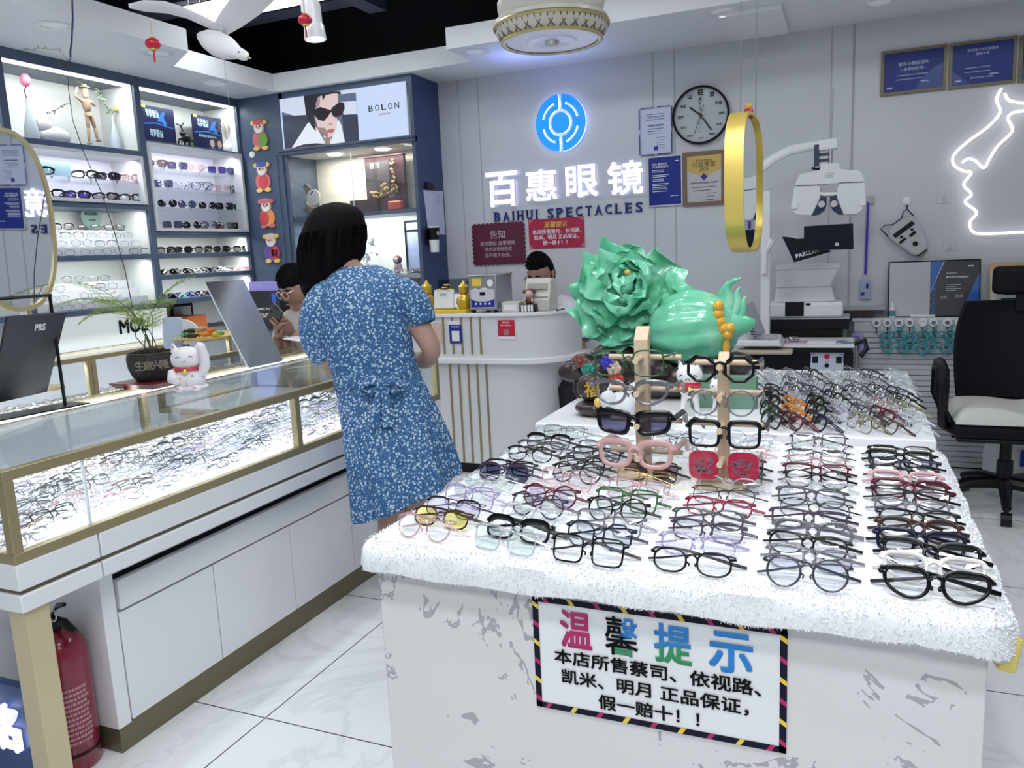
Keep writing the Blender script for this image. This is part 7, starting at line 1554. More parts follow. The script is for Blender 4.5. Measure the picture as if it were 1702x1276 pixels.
# lanyard
t = thing('lanyard', 'violet lanyard with a clear identity card holder on the wall', 'lanyard', tuple(at(1441, 340, 1, WY))); VIO = mat('violet_ribbon', (.07, .03, .40), .5)
obj('ribbon', panel4(B(), [at(px, q_, 1, WY-.012) for px, q_ in ((1441, 336), (1445, 336), (1441, 456), (1436, 456))], -.003), VIO, t, smooth=0); q4 = [at(px, q_, 1, WY-.012) for px, q_ in ((1428, 465), (1447, 465), (1447, 497), (1429, 497))]; obj('card_holder', panel4(B(), q4, -.006), mat('lilac_card', (.42, .44, .62), .25), t, smooth=0, bev=.002); c_ = (q4[0]+q4[2])*.5; b = B(); quad(b, c_+Vector((.012, -.0068, .02)), XV, ZV, .014, .03); quad(b, c_+Vector((-.012, -.0068, -.025)), XV, ZV, .02, .02); obj('print', b, INKB, t, smooth=0); obj('clip', B().box(at(1437, 461, 1, WY-.012), (.012, .006, .03)), GREYP, t); obj('hook', B().box(at(1445, 333, 1, WY-.006), (.05, .010, .05)), PHG, t, bev=.004)
# pupil meter
t = thing('pupil_meter', 'grey handheld pupil meter hanging by its black strap from a round hook', 'meter', tuple(at(1507, 333, 1, WY)))
Zm = lambda x, y: (lambda p: (p.x, p.z))(at(1440+x/9.81, 310+y/9.81, 1, WY-.02))
def mpl(name, pts, th, m_, dy, bev=.0): return obj(name, B().prism([Zm(*q) for q in pts], (0, WY-.003-dy, 0), XV, ZV, th), m_, t, smooth=0, bev=bev)
mpl('body', [(345, 790), (360, 700), (470, 600), (600, 520), (720, 480), (800, 490), (840, 560), (920, 700), (985, 860), (1000, 960), (985, 1020), (900, 1090), (820, 1130), (730, 1110), (600, 1010), (480, 930), (390, 860)], .05, mat('meter_grey', (.52, .53, .55), .4), 0, .012); dd = .0505
mpl('screen', [(422, 790), (735, 558), (785, 610), (468, 842)], .003, BLACK, dd)
for pts in ([(705, 700), (740, 675), (770, 700), (735, 728)], [(685, 790), (780, 718), (810, 755), (715, 825)], [(538, 825), (570, 795), (600, 825), (568, 850)], [(520, 905), (620, 830), (655, 835), (640, 860), (550, 940)]): mpl('button', pts, .003, BLACK, dd)
c_ = Zm(790, 930); obj('round_button', B().lathe([(.0001, .003), (.014, .003), (.014, 0)], (c_[0], WY-.0535, c_[1]), 18, RX), BLACK, t); mpl('dark_edge', [(820, 1130), (985, 1010), (990, 1030), (850, 1130)], .045, BLACK, .004)
S_ = lambda x, y: Vector((Zm(x, y)[0], WY-.03, Zm(x, y)[1])); obj('strap', B().tube([S_(780, 495), S_(665, 370), S_(600, 410), S_(570, 520), S_(430, 620), S_(300, 630), S_(232, 690), S_(345, 805)], .0035, 6), BLACK, t); obj('hook_plate', B().lathe([(.0001, .01), (.010, .01), (.022, .006), (.024, 0)], (Zm(660, 235)[0], WY-.001, Zm(660, 235)[1]), 20, RX), WPAPER, t); obj('hook', B().tube([S_(660, 300), S_(660, 375)], .004, 6), BLACK, t)
# slat board cabinet with what stands and hangs on it
sy = 5.08; t = thing('slat_cabinet', 'low white slatted cabinet along the wall behind the swivel chair', 'cabinet', (.9, 5.14, 0)); SL = mat('slat_white', (.60, .61, .65), .4)
obj('top_board', B().bx(.02, 2.4, sy-.005, WY-.002, .860, .880), SL, t, bev=.002); obj('back_board', B().bx(.03, 2.39, sy+.022, WY-.002, 0, .860), mat('dark_joint', (.03, .032, .05), .7), t)
b = B(); z = .86
b.bx(.03, 2.39, sy, sy+.022, .800, .860); z = .795
k = 0
while z > .03:
    b.bx(.03, 2.39, sy+.004, sy+.022, max(z-.0275, .0), z); z -= .0315
obj('slats', b, SL, t)
zf = .8805
x0, x1 = at(1475, 525, 1, sy+.03).x, at(1628, 525, 1, sy+.03).x; zt = at(1550, 433, 1, sy+.08).z; t = thing('certificate_folder', 'open certificate folder standing on the slat cabinet, one page black and blue', 'folder', ((x0+x1)/2, sy+.06, zf)); xm = at(1546, 480, 1, sy+.05).x
def lean(xa, xb, za, zb, d): return [(xa, sy+.03-d, za), (xb, sy+.03-d, za), (xb, sy+.085-d, zb), (xa, sy+.085-d, zb)]
obj('cover', panel4(B(), lean(x0, x1, zf, zt, 0), .005), INKK, t, smooth=0); obj('page', panel4(B(), lean(x0+.006, xm, zf+.006, zt-.006, .0055), .002), mat('grey_page', (.52, .53, .56), .5), t, smooth=0); obj('page', panel4(B(), lean(xm+.002, x1-.006, zf+.006, zt-.006, .0055), .002), mat('black_page', (.008, .010, .022), .3), t, smooth=0)
uz = Vector((0, .055, zt-zf)).normalized(); o = Vector((xm+.002, sy+.0215, zf+.006)); W = x1-.008-xm; Hh = (zt-zf-.012)/uz.z
b = B(); poly(b, [(0, Hh*.45), (0, Hh), (W*.28, Hh)], o, XV, uz, .001); poly(b, [(W*.6, 0), (W, 0), (W, Hh*.78)], o, XV, uz, .001); obj('blue_field', b, mat('vivid_blue_print', (.01, .10, .42), .3), t, smooth=0)
b = B(); letter(b, '蔡司光学合作授权书', o+XV*W*.55+uz*Hh*.71, XV, uz, w=W*.46, bold=.02); 
for i in range(5): quad(b, o+XV*W*(.42+.05*(i % 2))+uz*Hh*(.78-(i > 0)*.18-.035*i), XV, uz, W*(.22+.1*(i % 2)), Hh*.010, .001)
quad(b, o+XV*W*.82+uz*Hh*.9, XV, uz, W*.12, Hh*.02, .001); poly(b, [(W*.27, Hh), (W*.28, Hh), (0, Hh*.44), (0, Hh*.46)], o, XV, uz, .0014); obj('lettering', b, INKW, t, smooth=0)
b = B(); letter(b, 'COOPERATION', o+XV*W*.06+uz*Hh*.5, uz*-1, XV, w=Hh*.92, h=W*.085, bold=.02, lift=.0018); obj('side_lettering', b, mat('sky_ink', (.02, .16, .50), .4), t, smooth=0); b = B(); letter(b, '刘某', o+XV*W*.28+uz*Hh*.34, XV, uz, w=W*.14); letter(b, '张某', o+XV*W*.6+uz*Hh*.36, XV, uz, w=W*.16); obj('signatures', b, mat('pale_gold_ink', (.55, .5, .3), .4), t, smooth=0)
x = at(1483, 515, 1, sy+.01).x; t = thing('dropper_bottle', 'small white bottle with pointed tip before the certificate folder', 'bottle', (x, sy+.008, zf)); obj('body', B().lathe([(.0001, 0), (.016, 0), (.017, .004), (.017, .05), (.010, .058), (.004, .095), (.0001, .096)], (x, sy+.010, zf), 20), WPAPER, t); obj('label', B().lathe([(.0174, .010), (.0174, .042)], (x, sy+.010, zf), 20), mat('teal_print', (.10, .30, .36), .5), t)
o = obj('marker_pen', B().tube([at(1513, 523, 1, sy+.005), at(1554, 523, 1, sy+.005)], .008, 10), WPAPER); o.location.z = zf+.0085-at(1533, 523, 1, sy+.005).z; tag(o, 'white marker pen lying before the certificate folder', 'pen')
xa = at(1642, 520, 1, sy+.05).x; zt = at(1660, 437, 1, sy+.08).z; t = thing('framed_diploma', 'pale certificate in a thin gold frame behind the chair headrest', 'certificate', (xa+.14, sy+.06, zf)); obj('frame', panel4(B(), lean(xa, xa+.30, zf, zt, 0), .008), mat('thin_gold', (.45, .32, .16), .4, .3), t, smooth=0); obj('paper', panel4(B(), lean(xa+.009, xa+.291, zf+.009, zt-.009, .0085), .001), mat('ivory_paper', (.60, .58, .52), .5), t, smooth=0); b = B(); o = Vector((xa+.03, sy+.022, zf+.03)); quad(b, o+XV*.11+ZV*.11, XV, ZV, .21, .20); obj('grey_field', b, mat('grey_green_print', (.42, .44, .42), .5), t, smooth=0); b = B(); 
for i in range(6): quad(b, o+XV*(.10)+ZV*(.17-.026*i)-YV*.002, XV, ZV, .15-.02*(i % 2), .006)
obj('lettering', b, INKK, t, smooth=0)
t = thing('wall_box', 'dark brown box under a grey ledge beside the lanyard', 'box', tuple(at(1427, 522, 1, 5.1))); p0 = at(1402, 521, 1, 5.1); p1 = at(1452, 521, 1, 5.1); obj('box', B().bx(p0.x, p1.x, 5.09, WY-.002, p0.z-.02, p0.z+.018), mat('dark_brown', (.035, .014, .016), .5), t); obj('ledge', B().bx(p0.x-.02, p1.x+.06, 5.09, WY-.002, p0.z+.019, p0.z+.04), PHG, t); obj('bracket', B().bx(p0.x+.07, p0.x+.10, 5.09, WY-.01, p0.z-.05, p0.z-.02), MATS['dark_brown'], t)
p = at(1430, 575, 1, 4.95); t = thing('walking_stick', 'lilac handled stick leaning between the table and slat cabinet', 'stick', (p.x, 4.95, 0)); LILP = mat('lilac_plastic', (.30, .30, .58), .4); obj('shaft', B().tube([(p.x+.005, 4.95, 0), (p.x, 4.95, p.z)], .008, 8).tube([(p.x-.022, 4.95, 0), (p.x-.022, 4.95, p.z)], .006, 8), PHG, t); obj('handle', B().tube([at(1416, 558, 1, 4.95), at(1428, 556, 1, 4.95), at(1432, 566, 1, 4.95), at(1431, 584, 1, 4.95)], [.012, .02, .022, .02], 10).tube([at(1431, 579, 1, 4.95), at(1447, 581, 1, 4.95)], [.014, .004], 8), LILP, t)
TEAL = mat('turquoise_plastic', (.05, .36, .42), .35)
hk = [(1457, 534), (1475, 535), (1494, 532), (1512, 532), (1534, 533), (1552, 531), (1575, 531), (1595, 530), (1615, 533)]
for i, (px, q_) in enumerate(hk):
    p = at(px, q_, 1, sy-.004); t = thing('suction_hook', 'white round hook on the slat cabinet edge, %s along from the instrument table' % ORD[i], 'hook', (p.x, sy-.004, p.z), group='white round hooks along the slat cabinet'); z0_ = min(p.z, .85)
    obj('ring', B().lathe([(.011, .004), (.013, .012), (.022, .012), (.026, .004), (.026, 0)], (p.x, sy-.001, z0_), 22, RX), WPAPER, t); obj('centre', B().lathe([(.0001, .006), (.012, .006)], (p.x, sy-.001, z0_), 16, RX), WPAPER if i == 4 else mat('hook_grey', (.20, .20, .22), .4), t); obj('hook', B().tube([(p.x, sy-.012, z0_-.022), (p.x, sy-.016, z0_-.05), (p.x, sy-.03, z0_-.058), (p.x, sy-.034, z0_-.048)], .003, 6), BLACK, t)
tf = [(1472, 560, 1475, 577), (1494, 556, 1501, 577), (1515, 559, 1511, 575), (1534, 558, 1533, 579), (1552, 557, 1547, 576), (1577, 557, 1571, 577), (1594, 558, 1591, 576), (1611, 560, 1607, 580)]
for i, (ax, ay, bx_, by_) in enumerate(tf):
    for j, (px, q_) in enumerate(((ax, ay), (bx_, by_))):
        p = at(px, q_, 1, sy-.03-.012*j); t = thing('trial_frame', 'turquoise trial lens ring, %s of the %s row under the white hooks' % (ORD[i], ['upper', 'lower'][j]), 'lens ring', tuple(p), group='turquoise rings hanging under the hooks'); rr = random.Random(i*2+j)
        obj('rim', B().tube([(p.x+.026*math.cos(a), p.y+.006*math.sin(2*a), p.z+.028*math.sin(a)) for a in [2*PI*k/20 for k in range(20)]], .006, 8, closed=True), TEAL, t); obj('clip', B().tube([(p.x+.01, p.y, p.z+.028), (p.x+.014+.01*rr.uniform(-1, 1), p.y, p.z+.058)], .005, 6).tube([(p.x-.026, p.y, p.z), (p.x-.040, p.y-.004, p.z+.02*rr.uniform(-1, 1))], .005, 6).tube([(p.x+.004, p.y, p.z-.028), (p.x+.008, p.y, p.z-.048)], .004, 6), TEAL, t); obj('dial', B().lathe([(.0001, .003), (.010, .003)], (p.x+.004, p.y, p.z), 12, RX), mat('dark_teal', (.02, .14, .17), .4), t)
# swivel chair
cx, cy = .72, 4.39; t = thing('swivel_chair', 'black swivel office chair with headrest and looped armrests', 'chair', (cx, cy, 0))
LEA = mat('black_leather', (.005, .005, .008), .6, spec=.2)
def rbox(b, x0, x1, y0, y1, z0, z1): return b.bx(x0, x1, y0, y1, z0, z1)
obj('seat', B().bx(cx-.26, cx+.26, cy-.27, cy+.24, .40, .47), LEA, t, bev=.03, seg=4); obj('seat_pan', B().bx(cx-.24, cx+.24, cy-.24, cy+.22, .375, .40), BLACK, t, bev=.01)
def backf(u, v, off):
    w = .235*(1-.18*(2*v-1)**2*(1 if v > .5 else .4)); x = cx+.02+(u-.5)*2*w; z = .50+.50*v; y = cy+.20+.06*v+.05*(1-(2*u-1)**2)*1.0-.0+off; return Vector((x, y, z))
b = B().grid(lambda u, v: backf(u, v, 0), 12, 12); b2 = B().grid(lambda u, v: backf(u, v, .05), 12, 12); b.join(b2); k = 13
e = [i for i in range(13)]+[12+13*j for j in range(1, 13)]+[168-i for i in range(1, 13)]+[156-13*j for j in range(1, 12)]
b.f += [[e[i], e[(i+1) % len(e)], e[(i+1) % len(e)]+169, e[i]+169] for i in range(len(e))]; b.m += [0]*len(e); obj('backrest', b, LEA, t, bev=.012, seg=3)
obj('headrest', B().bx(cx-.06, cx+.22, cy+.215, cy+.275, 1.035, 1.175), LEA, t, bev=.028, seg=4); obj('headrest_post', B().bx(cx+.05, cx+.09, cy+.26, cy+.285, .95, 1.09), BLACK, t)
for s in (-1, 1):
    x = cx+s*.30; pts = [(x-s*.05, cy+.18, .42), (x, cy+.17, .55), (x, cy+.12, .68), (x, cy+.02, .715), (x, cy-.12, .70), (x, cy-.20, .64), (x, cy-.20, .54), (x-s*.01, cy-.13, .44), (x-s*.06, cy-.08, .40)]; obj('armrest', B().tube(pts, [.022, .024, .026, .030, .030, .026, .024, .024, .022], 12), BLACK, t)
obj('gas_lift', B().tube([(cx, cy, .10), (cx, cy, .38)], .026, 14).tube([(cx, cy, .10), (cx, cy, .24)], .036, 14), BLACK, t); obj('lever', B().tube([(cx-.24, cy-.05, .36), (cx-.03, cy, .37)], .008, 8), BLACK, t)
for i in range(5):
    a = R(-96+72*i); d = Vector((math.cos(a), math.sin(a), 0)); e_ = Vector((cx, cy, 0))+d*.29
    lg = obj('leg', B().tube([(cx, cy, .13), Vector((cx, cy, .125))+d*.15, e_+ZV*.085], [.034, .028, .020], 8), BLACK, t); obj('caster', B().tube([e_+ZV*.032+Vector((-d.y, d.x, 0))*.022, e_+ZV*.032-Vector((-d.y, d.x, 0))*.022], .031, 16).tube([e_+ZV*.05, e_+ZV*.09], .010, 8), BLACK, lg)
cu = thing('seat_cushion', 'white contoured foam cushion lying on the swivel chair', 'cushion', (cx, cy, .47))
def cuf(u, v, top): 
    x = cx-.25+.5*u; y = cy-.28+.46*v; h = .045+.032*math.sin(PI*u*1.0)*0+.030*abs(math.sin(PI*(u*1.5+.12)))*(1-.5*v); ed = min(u, 1-u, v, 1-v); h *= min(1, (ed/.07)**.5) if ed < .07 else 1; return Vector((x, y, .471+(max(h, .012) if top else 0)))
b = B().grid(lambda u, v: cuf(u, v, True), 28, 22); n1 = len(b.v); b.join(B().grid(lambda u, v: cuf(u, v, False), 28, 22)); e = [i for i in range(29)]+[28+29*j for j in range(1, 23)]+[29*22+28-i for i in range(1, 29)]+[29*22-29*j for j in range(1, 22)]
b.f += [[e[i], e[(i+1) % len(e)], e[(i+1) % len(e)]+n1, e[i]+n1] for i in range(len(e))]; b.m += [0]*len(e); obj('foam', b, mat('white_foam', (.68, .67, .62), .7), cu, 60)
tt = thing('white_bag', 'white bag with blue label on the floor behind the chair base', 'bag', (1.0, 4.95, 0)); obj('bag', B().loft([[(1.0+.30*math.cos(a)*s, 4.93+.10*math.sin(a)*s, z) for a in [2*PI*i/20 for i in range(20)]] for z, s in ((0.001, .96), (.02, 1), (.15, 1.0), (.26, .9), (.30, .8))]), mat('white_bag', (.62, .63, .67), .5), tt); obj('label', B().bx(.86, .98, 4.825, 4.829, .10, .19), INKB, tt)

# ================================================================ fire extinguisher and blue lit board under the showcase
ex, eyy = -1.965, 1.36; t = thing('fire_extinguisher', 'dark red fire extinguisher behind the gold showcase leg', 'extinguisher', (ex, eyy, 0)); REDX = mat('extinguisher_red', (.22, .006, .030), .25, coat=.5); rx_ = .068
obj('cylinder', B().lathe([(.0001, 0), (rx_*.9, 0), (rx_, .012), (rx_, .32), (rx_*.93, .355), (rx_*.7, .385), (rx_*.3, .40), (.0001, .40)], (ex, eyy, .001), 40), REDX, t); obj('valve', B().tube([(ex, eyy, .398), (ex, eyy, .43)], .014, 12), BLACK, t)
obj('lever', B().tube([(ex-.01, eyy, .43), (ex+.05, eyy-.01, .432), (ex+.095, eyy-.015, .415)], [.009, .011, .007], 8, ry=.006), BLACK, t); obj('lever', B().tube([(ex-.01, eyy, .44), (ex+.03, eyy-.01, .475), (ex+.068, eyy-.015, .487)], [.008, .010, .006], 8, ry=.005), BLACK, t); obj('pin_ring', B().tube([(ex+.02+.016*math.cos(a), eyy-.02, .452+.018*math.sin(a)) for a in [2*PI*i/16 for i in range(16)]], .002, 6, closed=True), STEEL, t)
obj('hose', B().tube([(ex-.012, eyy, .425), (ex-.05, eyy-.01, .43), (ex-.088, eyy-.02, .39), (ex-.098, eyy-.02, .30), (ex-.10, eyy-.02, .12)], .012, 10), BLACK, t); obj('band', B().lathe([(rx_+.001, .05), (rx_+.0015, .058)], (ex, eyy, 0), 40), BLACK, t)
b = B(); a0 = math.atan2(-eyy, -ex)
def onc(a, z): return Vector((ex+(rx_+.0008)*math.cos(a), eyy+(rx_+.0008)*math.sin(a), z))
rr = random.Random(3)
for i in range(12):
    z = .245-.014*i; a = a0-.15
    while a < a0+.75:
        w_ = rr.uniform(.05, .14); b.add([onc(a, z-.004), onc(a+w_, z-.004), onc(a+w_, z+.004), onc(a, z+.004)], [(0, 1, 2, 3)]); a += w_+.03
obj('lettering', b, mat('pinkish_print', (.50, .25, .28), .6), t, smooth=0)
bt = thing('lit_board', 'blue floor board with white lit letters under the showcase corner', 'sign', (-2.12, 1.30, 0)); q_ = [at(px, q, 1, 1.27) for px, q in ((-60, 1128), (62, 1156))]
obj('board', B().bx(-2.40, q_[1].x+.035, 1.265, 1.29, .0, .272), mat('board_blue', (.018, .055, .17), .4), bt, bev=.002); b = B(); letter(b, '慕名', (at(8, 1225, 1, 1.25).x-.045, 1.262, .155), XV, ZV, w=.20, h=.13, bold=.01, lift=0, thick=.018); obj('lettering', b, mat('lit_violet', (1, 1, 1), .5, emit=1.0, ecol=(.55, .60, 1.0)), bt, smooth=0)
# ================================================================ green carving and figurines on the white table
JADE = mat('green_jade', (.12, .56, .33), .22, coat=.5, sss=.35)
n = N(JADE); co = n.coord(); nz = n.noise(co, 9, 3); n.l(n.ramp(nz.outputs[0], [(.3, (.11, .54, .32)), (.55, (.22, .68, .45)), (.8, (.50, .84, .68))]), n.p.inputs['Base Color']); n.bump(n.noise(co, 70, 2).outputs[0], .25, .004)
jy = 2.56; jc = at(1040, 497, 1, jy)
t = thing('jade_carving', 'large green carved peony and cabbage ornament with amber beads on the white table', 'carving', (jc.x+.1, jy, ZT2))
def petal(b, c, nrm, ang, inner, L, W, curl, seed, ruffle=.016):
    rr = random.Random(seed); nrm = Vector(nrm).normalized(); ux = nrm.orthogonal().normalized(); uy = nrm.cross(ux)
    d = ux*math.cos(ang)+uy*math.sin(ang); s = nrm.cross(d); ph = rr.uniform(0, 6); ph2 = rr.uniform(0, 6)
    def f(u, v, off):
        w = (u-.5)*2; ww = W*(.35+.65*math.sin(PI*min(v*.62+.12, .5+.0)))*(1-.15*max(v-.8, 0)*5)
        r = inner+L*v*math.cos(curl*v); h = L*(math.sin(curl*v)*.75+.05)
        edge = max(v-.35, 0)**1.3
        rf = ruffle*edge*(math.sin(w*6.5+ph)+.6*math.sin(w*11+ph2))+.006*edge*math.sin(w*25+ph)
        return c+d*(r-.10*L*w*w*v-.42*L*w**4*v*v+ruffle*.6*edge*math.sin(w*9+ph2))+s*(w*ww)+nrm*(h+rf+.18*W*w*w-off)
    nu, nv = 20, 10; b.grid(lambda u, v: f(u, v, 0), nu, nv); n0 = len(b.v); b.grid(lambda u, v: f(u, v, .007), nu, nv); k = (nu+1)*(nv+1)
    e = list(range(nu+1))+[nu+(nu+1)*j for j in range(1, nv+1)]+[(nu+1)*nv+nu-i for i in range(1, nu+1)]+[(nu+1)*nv-(nu+1)*j for j in range(1, nv)]
    b.f += [[n0-k+e[i], n0-k+e[(i+1) % len(e)], n0+e[(i+1) % len(e)], n0+e[i]] for i in range(len(e))]; b.m += [0]*len(e)
fn_ = Vector((.12, -.80, .45)).normalized(); cj = Vector((jc.x, jy+.03, jc.z+.01))
for ring, (num, inner, L, W, curl, rf, up) in enumerate([(7, .04, .155, .125, .30, .036, -.05), (6, .03, .13, .105, .62, .032, -.015), (5, .02, .105, .085, .95, .028, .02), (4, .008, .07, .055, 1.3, .016, .045)]):
    for i in range(num):
        b = B(); rj = random.Random(ring*31+i*7); a = 2*PI*(i+.5*(ring % 2))/num+.2*ring+rj.uniform(-.28, .28); petal(b, cj+fn_*(up+rj.uniform(-.015, .015)), fn_+_V(rj)*.22, a, inner, L*rj.uniform(.82, 1.15), W*rj.uniform(.85, 1.2), curl*rj.uniform(.7, 1.3), ring*20+i, rf); obj('petal', b, JADE, t, 70)
obj('flower_heart', B().sph(cj+fn_*.075, .028, 14, 10, None, lambda d: 1+.15*math.sin(9*d.x+3)*math.sin(11*d.y)*math.sin(8*d.z+1)), JADE, t, 70); obj('amber_heart', B().sph(at(1043, 452, 1, jy-.12), (.010, .006, .008), 10, 8), mat('amber', (.80, .45, .05), .2, coat=.6, sss=.2), t)
# cabbage body
bc = at(1150, 548, 1, jy+.03); axis = (at(1200, 535, 1, jy+.02)-at(1080, 548, 1, jy+.03)).normalized()
rm = Matrix((axis, axis.cross(ZV).normalized(), axis.cross(ZV).normalized().cross(axis)*-1)).transposed()
obj('cabbage_body', B().sph(bc, (.150, .115, .120), 48, 30, rm, lambda d: 1+.09*abs(math.sin(5.5*math.atan2(d.z, d.y)))*(1-d.x*d.x)+.015*math.sin(9*d.x+4*d.y)), JADE, t, 80)
obj('neck_gather', B().tube([bc+axis*.12, bc+axis*.155, bc+axis*.175, bc+axis*.20], [.060, .036, .028, .012], 20), JADE, t, 70)
for pts, r in (([(1196, 532), (1214, 512), (1212, 490), (1205, 478), (1218, 465), (1236, 462)], .018), ([(1198, 540), (1222, 525), (1230, 500), (1222, 488), (1232, 475)], .017), ([(1200, 548), (1224, 540), (1238, 518), (1234, 500), (1240, 492)], .015), ([(1198, 528), (1205, 505), (1198, 488), (1206, 475), (1212, 466)], .015), ([(1200, 552), (1220, 550), (1234, 540), (1238, 525)], .014)):
    P = [at(px, q, 1, jy+.02) for px, q in pts]; k = len(P); obj('leaf_curl', B().tube(P, [r*(1.3-1.1*i/(k-1))+.002 for i in range(k)], 10), JADE, t, 70, sub=1)
for i, (px, q) in enumerate([(1194, 508), (1194, 522), (1197, 535), (1202, 546), (1209, 556), (1213, 545)]): obj('amber_bead', B().sph(at(px, q, 1, jy-.05), .0175, 14, 10), MATS['amber'], t)
obj('bead_tassel', B().tube([at(1208, 562, 1, jy-.05), at(1207, 576, 1, jy-.05), at(1207, 590, 1, jy-.05)], [.006, .013, .008], 8), MATS['amber'], t)
DWOOD = mat('dark_carved_wood', (.030, .016, .016), .35, coat=.3); n = N(DWOOD); n.bump(n.noise(n.coord(), 28, 3).outputs[0], .9, .012)
rr = random.Random(21); b = B(); bx_ = jc.x+.10
b.sph((bx_, jy+.02, ZT2+.045), (.27, .15, .055), 28, 14); 
for i in range(26): b.sph((bx_+rr.uniform(-.27, .26), jy+rr.uniform(-.11, .10), ZT2+rr.uniform(.03, .11)), (rr.uniform(.03, .06), rr.uniform(.03, .05), rr.uniform(.025, .05)), 10, 8)
b.sph((jc.x-.02, jy+.05, ZT2+.09), (.14, .09, .09), 16, 10)
obj('wooden_base', b, DWOOD, t, 80)
# figurines in front
def fig(name, label, px, q, y=None): p = at(px, q, 2, ZT2); return thing(name, label, 'figurine', (p.x, p.y, ZT2)), p.x, p.y
t, x, y = fig('round_pot_ornament', 'dark round pot with a gold luck character on a carved foot', 985, 690); obj('pot', B().sph((x, y, ZT2+.085), .044, 22, 14), DWOOD, t, 80); obj('foot', B().sph((x+.01, y, ZT2+.024), (.062, .05, .026), 20, 10), DWOOD, t, 80); vd = Vector((-x, -y, 0)).normalized(); tx = Vector((-vd.y, vd.x, 0)); obj('lettering', letter(B(), '福', Vector((x, y, ZT2+.085))+vd*.0452, tx, ZV, h=.045, bold=.02), GOLDT, t, smooth=0)
FLUFF = mat('grey_white_plush', (.66, .67, .70), .8)
t, x, y = fig('plush_rabbit', 'grey white fluffy rabbit ornament beside the dark round pot', 1030, 697); obj('body', B().sph((x, y+.02, ZT2+.038), (.045, .05, .038), 18, 12, None, lambda d: 1+.06*math.sin(23*d.x)*math.sin(21*d.y)), FLUFF, t); obj('head', B().sph((x-.03, y-.01, ZT2+.058), (.026, .026, .026), 14, 10), FLUFF, t); obj('ear', B().tube([(x-.03, y, ZT2+.078), (x-.022, y+.01, ZT2+.105)], [.009, .005], 8), FLUFF, t); obj('yellow_bow', B().sph((x-.06, y-.012, ZT2+.05), (.012, .010, .014), 10, 8), MATS['yellow_toy'], t)
t, x, y = fig('china_bird', 'pale blue china bird behind the taller pine stand', 1050, 690); y += .06; obj('body', B().sph((x, y, ZT2+.045), (.034, .045, .045), 18, 12), mat('pale_blue_china', (.66, .72, .84), .2), t); obj('eye', B().sph((x+.0, y-.043, ZT2+.062), .005, 8, 6), BLACK, t)
t, x, y = fig('coloured_glass_flowers', 'small ornament of red, teal and blue glass flowers below the jade petals', 1000, 650); y = 2.42; x = at(1000, 640, 1, y).x
for i, (px, q, c_) in enumerate(((965, 600, 'fl_brown'), (978, 615, 'fl_teal'), (1010, 603, 'fl_blue'), (1024, 628, 'fl_red'), (1020, 612, 'fl_cream'))):
    p = at(px, q, 1, y); m_ = mat(c_, {'fl_brown': (.20, .07, .06), 'fl_teal': (.02, .26, .20), 'fl_blue': (.03, .03, .45), 'fl_red': (.55, .05, .05), 'fl_cream': (.66, .52, .40)}[c_], .2); b = B()
    for k in range(6): a = PI/3*k; b.sph(p+Vector((.014*math.cos(a), 0, .014*math.sin(a))), (.012, .007, .012), 10, 6)
    b.sph(p-YV*.006, .008, 8, 6); obj('flower', b, m_, t)
obj('stalks', B().tube([at(978, 612, 1, y+.01), (x, y+.01, ZT2+.02)], .004, 6).tube([at(1022, 620, 1, y+.01), (x, y+.01, ZT2+.02)], .004, 6).sph((x, y+.01, ZT2+.02), (.06, .05, .02), 14, 8), DWOOD, t)
CATW = mat('white_china', (.80, .80, .80), .25)
def cat(label, px, py_top, py_bot, yy, s, tie):
    p = at(px, py_bot, 1, yy); z = ZT2+.0005; h = (at(px, py_top, 1, yy).z-z); t = thing('cat_ornament', label, 'figurine', (p.x, yy, z)); x = p.x; k = h/.19
    obj('foot_plate', B().bx(x-.05*k, x+.05*k, yy-.03*k, yy+.03*k, z, z+.010), CATW, t, bev=.003)
    for sx in (-1, 1): obj('leg', B().tube([(x+sx*.026*k, yy, z+.01), (x+sx*.022*k, yy, z+.05*k), (x+sx*.014*k, yy, z+.085*k)], [.010*k, .009*k, .014*k], 10), CATW, t)
    obj('body', B().sph((x, yy, z+.098*k), (.034*k, .026*k, .030*k), 16, 10), CATW, t); hd = B().sph((x, yy-.004, z+.150*k), (.045*k, .034*k, .036*k), 20, 14)
    for sx in (-1, 1): hd.loft([[Vector((x+sx*.027*k+.013*k*math.cos(a), yy+.009*k*math.sin(a), z+.172*k)) for a in [2*PI*i/8 for i in range(8)]], [Vector((x+sx*.033*k+.002*k*math.cos(a), yy+.002*k*math.sin(a), z+.197*k)) for a in [2*PI*i/8 for i in range(8)]]])
    obj('head', hd, CATW, t); fl = B()
    for sx in (-1, 1): fl.tube([(x+sx*.022*k-.008*k, yy-.0345*k, z+.150*k), (x+sx*.022*k, yy-.0355*k, z+.154*k), (x+sx*.022*k+.008*k, yy-.0345*k, z+.150*k)], .0012, 5); fl.tube([(x, yy-.038*k, z+.142*k), (x+sx*.008*k, yy-.037*k, z+.137*k)], .001, 5)
    obj('face_lines', fl, INKK, t); obj('scarf', B().lathe([(.036*k, 0), (.040*k, .010*k), (.030*k, .018*k)], (x, yy, z+.108*k), 20).sph((x-.012*k, yy-.032*k, z+.103*k), (.012*k, .005, .010*k), 8, 6), tie, t); obj('bell', B().sph((x+.006*k, yy-.038*k, z+.108*k), .008*k, 10, 8), GOLDT, t)
cat('white china cat with red scarf standing between the two pine stands', 1147, 603, 695, 2.20, 1, RED); cat('smaller white china cat with red ears behind the shorter pine stand', 1195, 628, 700, 2.26, 1, fe('red', (.55, .05, .06)))
